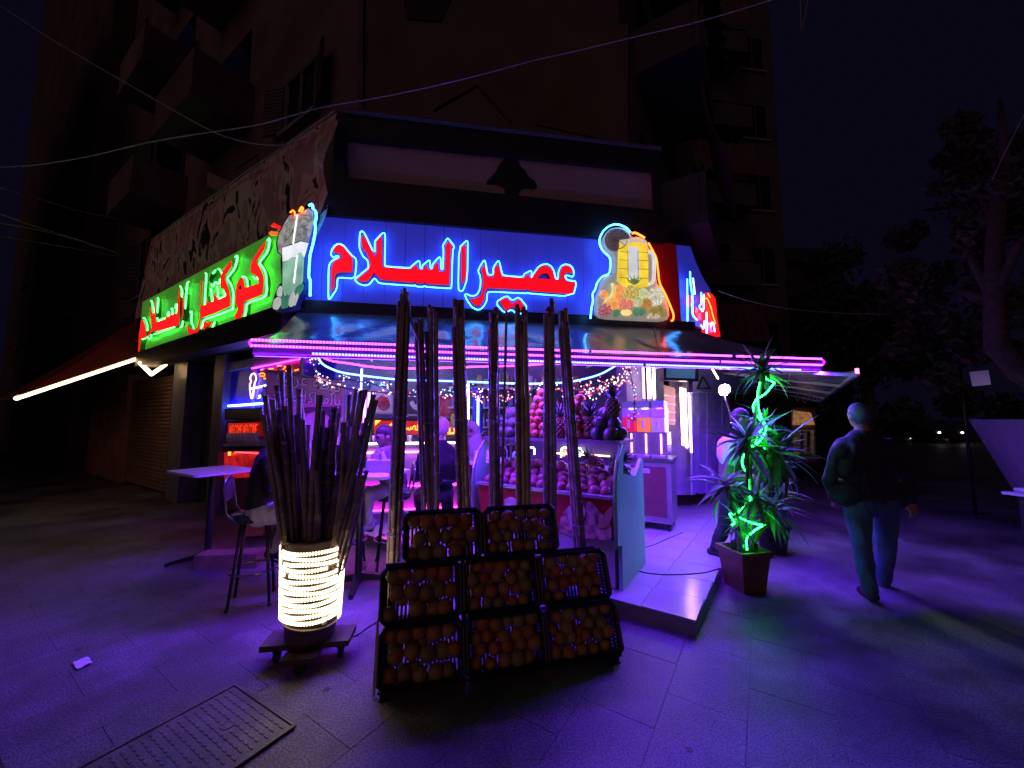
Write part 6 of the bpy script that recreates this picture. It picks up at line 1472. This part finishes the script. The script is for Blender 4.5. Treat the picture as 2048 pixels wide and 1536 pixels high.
def rosette(t, c, n, s, up0=1.25, up1=-.35, seedk=0, only=None):
    rr = random.Random(seedk)
    for k in range(int(n*1.25)):
        a = k*2.39996+rr.uniform(-.25, .25); el = up0+(up1-up0)*min(1.1, k/n)+rr.uniform(-.15, .15)
        o = link('leaf', rr.choice(leaves), t); M_ = Matrix.Rotation(a, 4, 'Z') @ Matrix.Rotation(-el, 4, 'Y') @ Matrix.Rotation(rr.uniform(-.5, .5), 4, 'X')
        loc = WM[t].inverted() @ (Vector(c)+Z*rr.uniform(-.06, .05))
        sc_ = s*rr.uniform(.8, 1.15); o.matrix_basis = Matrix.Translation(loc) @ M_ @ Matrix.Diagonal((sc_, sc_, sc_, 1))
pq0, pq1 = gr(1462, 1192), gr(1537, 1192); pcen = (pq0+pq1)/2+Vector((.06, .17, 0)); ph = .37
pot = thing('plant_pot', 'square terracotta pot beside the raised floor', 'pot', pcen, R(40))
b = MB(); hw0, hw1 = .118, .152
ring = lambda h, z: [Vector((pcen.x, pcen.y, z))+(dirv(12)*sx+dirv(102)*sy)*h for sx, sy in ((-1, -1), (1, -1), (1, 1), (-1, 1))]
vs = ring(hw0, .0)+ring(hw1, ph-.06)+ring(hw1+.015, ph-.058)+ring(hw1+.018, ph)+ring(hw1-.012, ph)+ring(hw1-.02, ph-.07)
fs = [(3, 2, 1, 0)]
for k in range(5):
    for i in range(4): fs.append((k*4+i, k*4+(i+1) % 4, k*4+4+(i+1) % 4, k*4+4+i))
b.add(vs, fs); b.build('pot_body', mat('terracotta', (.20, .085, .055), .65, vary=.25, vs=5, bump=.1, bs=40), pot)
b = MB(); b.add(ring(hw1-.019, ph-.065), [(0, 1, 2, 3)]); b.build('soil', mat('soil', (.03, .022, .018), .9, bump=.6, bs=40), pot)
b = MB()
for k, (dx, dy) in enumerate(((-.05, -.11), (.03, -.13), (-.12, -.06))): b.box(Vector((pcen.x+dx, pcen.y+dy, ph+.02)), (.05, .025, .09+.02*k), .3*k) 
b.build('light_plug', black_plastic, pot)
stem_m = mat('yucca_stem', (.12, .09, .05), .8, vary=.35, vs=20, bump=.5, bs=40)
yu = thing('yucca', 'tall yucca wound with a glowing green light rope in the terracotta pot', 'plant', (pcen.x, pcen.y, ph-.08), 0)
def stem(t, pts, r0, r1): 
    P = [Vector(p) for p in smooth_poly([tuple(p) for p in pts], 1, False)]; b = MB(); b.tube(P, [r0+(r1-r0)*i/(len(P)-1) for i in range(len(P))], 8); b.build('stem', stem_m, t, smooth=True)
base = Vector((pcen.x, pcen.y, ph-.08)); Yp = pcen.y
heads = [((1524, 742), .03, 34, .80, 1.25, -.5, [(1502, 1000), (1498, 900), (1512, 820)]), ((1494, 885), -.06, 34, .92, 1.2, -.6, [(1494, 1000)]), ((1550, 905), .06, 36, .98, 1.3, -.75, [(1532, 1010)]),
         ((1452, 972), -.10, 24, .72, 1.0, -.6, [(1480, 1040)]), ((1512, 1000), -.14, 26, .60, 1.1, -.5, [(1500, 1050)]), ((1528, 850), .10, 24, .62, 1.2, -.4, [(1520, 960)]), ((1545, 1020), .02, 28, .75, 1.1, -.6, [(1525, 1060)]), ((1478, 1050), -.12, 20, .5, 1.0, -.4, [(1490, 1080)])]
for k, ((u, v), dy, n, s, u0, u1, via) in enumerate(heads):
    top = at(u, v, Yp+dy); pts = [base+Vector((random.uniform(-.08, .08), random.uniform(-.08, .08), 0))]+[at(a, b_, Yp+dy*.5) for a, b_ in via]+[top-Z*.05, top]
    stem(yu, pts, .022, .014); rosette(yu, top, n, s*1.12, u0, u1, 40+k)
rp_ = [(1455, 1046), (1462, 1036), (1478, 1032), (1490, 1010), (1486, 990), (1500, 945), (1496, 915), (1508, 880), (1524, 850), (1516, 820), (1530, 790), (1536, 770), (1530, 755)]
P0_ = [Vector(p) for p in smooth_poly([tuple(at(u, v, Yp-.03)) for u, v in rp_], 3, False)]
P = [p+Vector((.045*math.sin(i*.21), -.075*math.cos(i*.21), .012*math.sin(i*.5))) for i, p in enumerate(P0_)]
tag(MB().tube(P, .0065, 8).build('light_rope', E_ROPEG, smooth=True), 'main green light rope winding up the yucca', 'light rope', 'green light ropes on the yucca')
P = [Vector(p) for p in smooth_poly([tuple(at(u, v, Yp-.02)) for u, v in [(1520, 765), (1514, 790), (1519, 830), (1530, 848), (1516, 870), (1510, 890), (1530, 898)]], 2, False)]
tag(MB().tube(P, .006, 8).build('light_rope', E_ROPEG, smooth=True), 'thinner green light rope beside the top of the yucca', 'light rope', 'green light ropes on the yucca')
P = [Vector(p) for p in smooth_poly([tuple(at(u, v, Yp-.15)) for u, v in [(1480, 1035), (1500, 1045), (1520, 1050), (1532, 1048), (1510, 1060), (1492, 1075), (1494, 1100)]], 2, False)]
tag(MB().tube(P, .006, 8).build('light_rope', E_ROPEG, smooth=True), 'loose green light rope lying over the soil of the pot', 'light rope', 'green light ropes on the yucca')
p2 = gr(1590, 1125); p2 = Vector((p2.x, p2.y+.35, 0))
pot2 = thing('plant_pot', 'dark round pot behind the terracotta one', 'pot', p2, 0)
b = MB(); b.lathe([(.13, 0), (.18, .30), (.20, .30), (.20, .34), (.17, .34), (.16, .29), (0, .28)], p2, 16, cap=False); b.build('pot_body', mat('pot_dark', (.04, .03, .04), .5), pot2, smooth=True)
pl2 = thing('broadleaf_plant', 'dark bushy plant with long blades behind the yucca', 'plant', p2+Z*.28, 0)
for k, (dx, dz) in enumerate(((-.05, .55), (.08, .75), (.12, .35), (-.12, .9))):
    top = p2+Vector((dx, .03*k, .28+dz)); stem(pl2, [p2+Z*.28, top-Z*.2, top], .014, .010); rosette(pl2, top, 26, .95-.1*k, 1.2, -.8, 90+k)

# ---- street tree with planter on the right
tp_ = Vector((6.98, 4.6, 0))
plr = thing('planter', 'big tapering planter under the street tree at the right edge', 'planter', tp_, 0)
b = MB(); b.lathe([(.45, 0), (.98, 1.52), (1.0, 1.58), (.92, 1.58), (.90, 1.48), (0, 1.46)], tp_, 28, cap=False); b.build('bowl', mat('planter_stone', (.13, .09, .17), .7, vary=.2, vs=2, bump=.15, bs=20), plr, smooth=False)
tree = thing('street_tree', 'leafy street tree rising from the big planter against the night sky', 'tree', tp_+Z*1.5, 0)
bark = mat('bark', (.07, .045, .05), .9, vary=.4, vs=12, bump=.8, bs=30)
tk_ = [tp_+Vector((.15, .0, 1.46)), at(1996, 720, 4.6), at(1988, 600, 4.8), at(1990, 450, 5.0), at(2010, 330, 5.2)]
b = MB(); b.tube([Vector(p) for p in smooth_poly([tuple(p) for p in tk_], 1, False)], [.12, .12, .11, .10, .095, .085, .07, .05], 10); b.build('trunk', bark, tree, smooth=True)
limbs = [(tk_[2], at(1900, 470, 5.6)), (tk_[3], at(2080, 250, 5.4)), (tk_[3], at(1940, 330, 6.2)), (tk_[2], at(2090, 430, 4.6)), (tk_[4], at(2000, 200, 5.8)), (tk_[2], at(1870, 600, 6.4)), (tk_[3], at(1850, 420, 7.0))]
for p, q in limbs:
    m_ = p.lerp(q, .5)+Vector((0, 0, .15)); b = MB(); b.tube([p, m_, q], [.06, .045, .02], 7); b.build('limb', bark, tree, smooth=True)
random.seed(77)
def crown(parent, clumps, per, m, size=.07):
    b = MB()
    for c, r in clumps:
        for k in range(per):
            d = Vector((random.gauss(0, 1), random.gauss(0, 1), random.gauss(0, .8))); d = d.normalized()*r*random.random()**.45
            q = c+d; n = Vector((random.gauss(0, 1), random.gauss(0, 1), random.gauss(.6, 1))).normalized(); x = n.orthogonal().normalized(); y = n.cross(x); L = size*random.uniform(.6, 1.5)
            b.add([q-x*L, q+y*L*.45, q+x*L, q-y*L*.45], [(0, 1, 2, 3)])
    return b.build('crown', m, parent, kind='stuff')
cl = []
for u, v, Y, r in ((1900, 470, 5.7, .55), (1960, 380, 5.8, .6), (2030, 300, 5.6, .6), (1850, 560, 6.2, .5), (1930, 600, 6.0, .55), (1870, 660, 6.4, .45), (2030, 480, 5.2, .6), (2060, 620, 5.2, .5), (1960, 700, 6.0, .4), (1830, 480, 7.0, .4), (2080, 220, 5.6, .5), (1995, 230, 5.9, .35), (1905, 350, 6.6, .35), (1820, 610, 7.2, .45), (1800, 700, 7.0, .35), (1860, 720, 6.6, .35), (1940, 300, 6.4, .28), (2100, 400, 5, .6)):
    c0 = at(u, v, Y)
    for k in range(3): cl.append((c0+Vector((random.gauss(0, r*.5), random.gauss(0, r*.5), random.gauss(0, r*.45))), r*random.uniform(.35, .75)))
crown(tree, cl, 230, mat('tree_leaf', (.07, .06, .055), .6, vary=.45, vs=3), .062)
bt = thing('tree', 'black tree mass further back between the sky and the walking man', 'tree', (14, 15.5, 0), 0)
b = MB(); b.tube([Vector((14.2, 15.5, 0)), Vector((14.4, 15.5, 3)), Vector((14.2, 15.5, 6))], [.25, .2, .1], 8); b.build('trunk', bark, bt)
cl = [(Vector((14.2+random.gauss(0, 1.5), 15.5+random.gauss(0, 1.2), 5.0+random.gauss(0, 1.3))), random.uniform(.6, 1.2)) for k in range(34)]
crown(bt, cl, 170, mat('tree_leaf_dark', (.04, .045, .035), .6, vary=.4, vs=2), .16)
hd_ = MB(); 
for k in range(26):
    c = Vector((9+k*1.6+random.uniform(-.4, .4), 34+random.uniform(-2, 2), random.uniform(1, 3.2)))
    for q in range(120):
        d = Vector((random.gauss(0, 1), random.gauss(0, .6), random.gauss(0, 1))).normalized()*1.5*random.random()**.4; n = Vector((random.gauss(0, 1), random.gauss(0, 1), random.gauss(0, 1))).normalized(); x = n.orthogonal(); y = n.cross(x); L = .25
        hd_.add([c+d-x*L, c+d+y*L*.6, c+d+x*L, c+d-y*L*.6], [(0, 1, 2, 3)])
o = hd_.build('far_bushes', mat('tree_leaf_dark', (.04, .045, .035)), kind='stuff')

# papers, pole, cables, lights beyond
def paper(label, pts, Y):
    t = thing('paper_sheet', label, 'paper', at(*pts[0], Y), 0, 'papers hung by the tree')
    b = MB(); b.prism([at(u, v, Y+(.16, -.10, -.10, .16)[i]) for i, (u, v) in enumerate(pts)], (.004, .006, 0)); b.build('sheet', mat('paper_white', (.72, .70, .74), .6, vary=.06), t)
    c = (at(*pts[0], Y)+at(*pts[1], Y))/2; b = MB(); b.tube([c, c+Vector((.02, 0, .5)), c+Vector((.05, .05, 1.0))], .004, 4); b.build('string', cable_mat, t); return t
paper('white paper sheet hanging left of the tree trunk', [(1939, 744), (1977, 740), (1982, 769), (1945, 773)], 5.0)
paper('white paper sheet cut by the right edge of the picture', [(2032, 728), (2062, 724), (2064, 754), (2034, 758)], 4.8)
po_ = at(1924, 760, 6.5); b = MB(); b.tube([Vector((po_.x, po_.y, 0)), Vector((po_.x-.02, po_.y, 2.9))], .022, 8); tag(b.build('pole', black_metal, smooth=True), 'thin dark pole between the walking man and the planter', 'pole')
bn = thing('bench', 'pale slatted bench end at the right edge below the planter', 'bench', gr(2040, 1040), 0)
for dz in (0, .055):
    b = MB(); p = at(2062, 982, 3.7); b.obox(p+Vector((.35, .1*(dz > 0), -dz)), (.35, .03, 0), (-.02, .14, 0), (0, 0, .012)); b.build('slat', mat('bench_pale', (.5, .45, .55), .5), bn)
for dx in (.06, .6):
    p = at(2062, 982, 3.7); b = MB(); b.bar(Vector((p.x+dx, p.y+.1, p.z-.06)), Vector((p.x+dx, p.y+.1, 0)), .05); b.build('leg', black_metal, bn)
def car(loc, rz, label):
    t = thing('parked_car', label, 'car', loc, rz, 'cars parked far behind')
    pr = [(-2.1, .35), (-2.12, .75), (-1.7, .95), (-1.1, 1.40), (.3, 1.42), (.95, .98), (1.95, .85), (2.1, .6), (2.08, .35)]
    b = MB(); b.prism([Vector((x, -.82, z)) for x, z in pr], (0, 1.64, 0)); b.build('body', mat('car_paint', (.05, .05, .07), .25, .3), t, world=False)
    for x in (-1.35, 1.3):
        for y in (-.8, .8):
            b = MB(); b.lathe([(.2, -.09), (.32, -.08), (.32, .08), (.2, .09)], Vector((x, y, .32)), 14, axis=(0, 1, 0)); b.build('wheel', rubber, t, world=False)
    for y in (-.6, .6):
        b = MB(); b.sphere(Vector((2.08, y, .68)), .08, 8, 6, (.4, 1, .8)); b.build('headlight', emi('headlight', (1, .95, .85), 5), t, world=False)
    b = MB(); b.prism([Vector((.35, -.823, 1.36)), Vector((.85, -.823, 1.0)), Vector((-1.4, -.823, 1.0)), Vector((-1.05, -.823, 1.34))], (0, .002, 0)); b.build('side_window', dark_glass, t, world=False)
    return t
cc = gr(1908, 955); car((31, 27.0, 0), R(-115), 'dark parked car with lit headlights far behind the pole'); car((27.5, 26, 0), R(-100), 'dark parked car with lit headlights far behind the walking man')
for k, (u, v, r) in enumerate(((1817, 870, .05), (1849, 868, .07), (1889, 845, .08), (1893, 866, .05), (1821, 877, .04))):
    p = at(u, v, 30.0); b = MB(); b.sphere(p, r, 8, 6, (1, 1, .7)); lo = thing('distant_lamp', ['small white street light behind the walking man', 'bright white street light right of the walking man', 'highest white street light near the pole', 'faint street light under the highest one', 'lowest faint street light behind the walking man'][k], 'lamp', (p.x, p.y, 0), 0, 'distant lights')
    b.build('bulb', emi('far_lamp', (1, .95, .8), 4), lo); b = MB(); b.tube([Vector((p.x, p.y+.05, 0)), Vector((p.x, p.y+.05, p.z))], .04, 6); b.build('post', black_metal, lo)

def cable(label, pts, Y0, Y1, r=.006, m=None, cat='cable'):
    n = len(pts); P = [at(u, v, Y0+(Y1-Y0)*i/(n-1)) for i, (u, v) in enumerate(pts)]
    P = [Vector(p) for p in smooth_poly([tuple(p) for p in P], 2, False)]
    return tag(MB().tube(P, r, 5).build('cable', m or cable_pale, smooth=True), label, cat, 'overhead cables')
cable('overhead cable sagging from the top left corner to the banner', [(-60, -30), (100, 78), (250, 165), (430, 268), (500, 287), (570, 292), (620, 275), (662, 230)], 4.2, 4.6, .008)
cable('long overhead cable rising from the left edge to the top right over the dark signboard', [(-60, 336), (60, 332), (170, 315), (300, 283), (420, 264), (520, 250), (640, 214), (760, 195), (860, 174), (960, 150), (1060, 122), (1160, 100), (1250, 78), (1400, 43), (1560, -5), (1640, -40)], 4.1, 3.6, .006)
cable('upper thin cable at the left edge above the green sign', [(-40, 365), (60, 392), (150, 420), (250, 442)], 6, 8)
cable('thick twisted cable at the left edge', [(-40, 412), (40, 443), (120, 468), (235, 505)], 6, 8, .010)
cable('second cable running along the thick twisted one', [(-40, 440), (60, 456), (150, 478), (245, 512)], 6.2, 8, .007)
cable('lowest thin cable at the left edge', [(-40, 466), (80, 485), (230, 512)], 6.4, 8)
cable('thin cable running right from the end of the red and blue sign', [(1438, 582), (1480, 597), (1530, 610), (1600, 621), (1700, 628), (1830, 628)], 6, 6.5, .007)
cable('cable slanting down beside the tree at the right edge', [(2070, 190), (2035, 255), (2005, 315), (1984, 360)], 4.4, 5, .006)
cable('short cable hanging against the sky at the top right', [(1600, -20), (1601, 30), (1603, 62), (1609, 40), (1614, 5), (1622, -20)], 6, 6.1, .008)
def floorcord(label, pts, z, r=.006):
    P = [Vector(p) for p in smooth_poly([tuple(gr(u, v, z)+Z*r) for u, v in pts], 2, False)]
    return tag(MB().tube(P, r, 6).build('cord', cable_mat, smooth=True), label, 'cord')
floorcord('black cord lying across the tiles of the raised floor', [(1272, 1142), (1295, 1148), (1330, 1151), (1370, 1150), (1410, 1147), (1440, 1138)], .1175)
floorcord('dark cord on the tiles under the cart', [(1283, 1098), (1310, 1090), (1335, 1078), (1365, 1066)], .1175, .005)
P = [Vector((BC.x+.15, BC.y-.10, .30))]+[gr(u, v)+Z*.006 for u, v in ((675, 1272), (692, 1279), (715, 1272), (738, 1255), (752, 1246))]
P = [Vector(p) for p in smooth_poly([tuple(p) for p in P], 2, False)]; tag(MB().tube(P, .005, 6).build('cord', cable_mat, smooth=True), 'thin cord running from the lit bin to the crate rack', 'cord')

# banner over the green sign
ban = thing('banner', 'sagging cloth banner with dark floral print above the green sign', 'banner', onp(480, 480, PL, .02), R(L_ANG))
tl_, tr_, bl_, br_ = (302, 482), (668, 224), (268, 640), (640, 470)
rows = []
for j in range(13):
    t = j/12; rw_ = []
    for i in range(41):
        s = i/40; u = (tl_[0]*(1-s)+tr_[0]*s)*(1-t)+(bl_[0]*(1-s)+br_[0]*s)*t; v = (tl_[1]*(1-s)+tr_[1]*s)*(1-t)+(bl_[1]*(1-s)+br_[1]*s)*t
        u += (10*math.sin(t*9+1)*s**4); off = -.08+.05*noise.noise(Vector((s*7, t*2, 3)))+.03*math.sin(s*34+t*2)*t*.6+.10*s**6*math.sin(t*8)
        rw_.append(onp(u, v, PL, off))
    rows.append(rw_)
bm_ = bpy.data.materials.new('banner_print'); bm_.use_nodes = True; N = bm_.node_tree.nodes; L = bm_.node_tree.links; pz = N['Principled BSDF']; pz.inputs['Roughness'].default_value = .75
tc = N.new('ShaderNodeTexCoord'); mp = N.new('ShaderNodeMapping'); mp.inputs['Scale'].default_value = (1, 1, .55)
n1 = N.new('ShaderNodeTexNoise'); n1.inputs['Scale'].default_value = 3.6; n1.inputs['Detail'].default_value = 2.0; n1.inputs['Distortion'].default_value = 1.4
r1 = N.new('ShaderNodeValToRGB'); r1.color_ramp.elements[0].position = .385; r1.color_ramp.elements[1].position = .42; r1.color_ramp.elements[0].color = (.015, .012, .014, 1); r1.color_ramp.elements[1].color = (.78, .56, .50, 1)
e_ = r1.color_ramp.elements.new(.52); e_.color = (.80, .60, .52, 1); e2_ = r1.color_ramp.elements.new(.56); e2_.color = (.55, .34, .32, 1)
L.new(tc.outputs['Object'], mp.inputs[0]); L.new(mp.outputs[0], n1.inputs['Vector']); L.new(n1.outputs['Fac'], r1.inputs[0]); L.new(r1.outputs[0], pz.inputs['Base Color'])
b = MB(); b.grid(rows); b.build('cloth', bm_, ban, smooth=True)
b = MB(); b.tube([onp(302, 480, PL, -.02), onp(480, 352, PL, .0), onp(560, 298, PL, .03), onp(668, 222, PL, .05)], .012, 6); b.build('rope', cable_pale, ban)
ac = thing('air_conditioner', 'boxy air conditioner on a bracket above the banner', 'air conditioner', onp(440, 390, PLu, .2), R(L_ANG))
quad(ac, 'casing', PLu, [(415, 343), (464, 366), (464, 392), (414, 372)], .55, .5, mat('ac_casing', (.36, .24, .24), .6, vary=.2))
for u in (424, 458):
    b = MB(); b.bar(onp(u, 385, PLu, .02), onp(u, 385, PLu, .56), .03); b.build('bracket', black_metal, ac)
b = MB(); b.tube([onp(470, 340, PLu, .1), onp(515, 310, PLu, .5), onp(515, 345, PLu, .5), onp(470, 385, PLu, .1)], .012, 6); b.build('rail', black_metal, ac)

# manhole cover
m0, m1 = gr(468, 1377), gr(582, 1457); ex = (m1-m0).normalized(); ey = Vector((ex.y, -ex.x, 0)); mw = (m1-m0).length
mh = thing('manhole_cover', 'large rectangular cast iron cover let into the paving at the lower left', 'manhole cover', (m0+m1)/2+ey*.5, math.atan2(ex.y, ex.x))
iron = mat('cast_iron', (.13, .115, .11), .42, .35, vary=.3, vs=9, bump=.25, bs=90)
P = lambda x, y, z: Vector((m0.x, m0.y, z))+ex*x+ey*y
b = MB(); b.prism([P(.0, .0, .010), P(mw, .0, .010), P(mw, 1.15, .010), P(.0, 1.15, .010)], (0, 0, -.035)); b.build('lid', iron, mh)
b = MB()
for a, c in ((P(-.012, -.012, .010), P(mw+.012, -.012, .010)), (P(mw+.012, -.012, .010), P(mw+.012, 1.16, .010)), (P(-.012, -.012, .010), P(-.012, 1.16, .010))): b.bar(a, c, .016, .012)
b.build('frame', iron, mh)
b = MB()
for i in range(12):
    for j in range(30):
        x, y = .03+i*.047+(.0235 if j % 2 else 0), .03+j*.036
        if x > mw-.03: continue
        b.obox(P(x, y, .0115), ex*.014, ey*.004, Z*.0022)
b.build('tread', iron, mh, kind='stuff')
for y in (.16, .62):
    b = MB(); b.lathe([(.0, .0112), (.022, .0112), (.026, .0135), (.034, .0135), (.036, .0105)], P(mw*.5, y, 0), 14, cap=False); b.build('lifting_hole', iron, mh)
lp0 = gr(165, 1329)
b = MB(); rows = [[lp0+e1*x+e2*y+Z*(.010+.012*noise.noise(Vector((x*30, y*30, 2)))+.02*abs(x)*3) for x in [-.06+.015*k for k in range(9)]] for y in [-.035+.0175*k for k in range(5)]]
b.grid(rows); tag(b.build('paper_scrap', mat('paper_white', (.72, .70, .74)), smooth=True), 'crumpled white paper scrap on the paving at the lower left', 'litter')
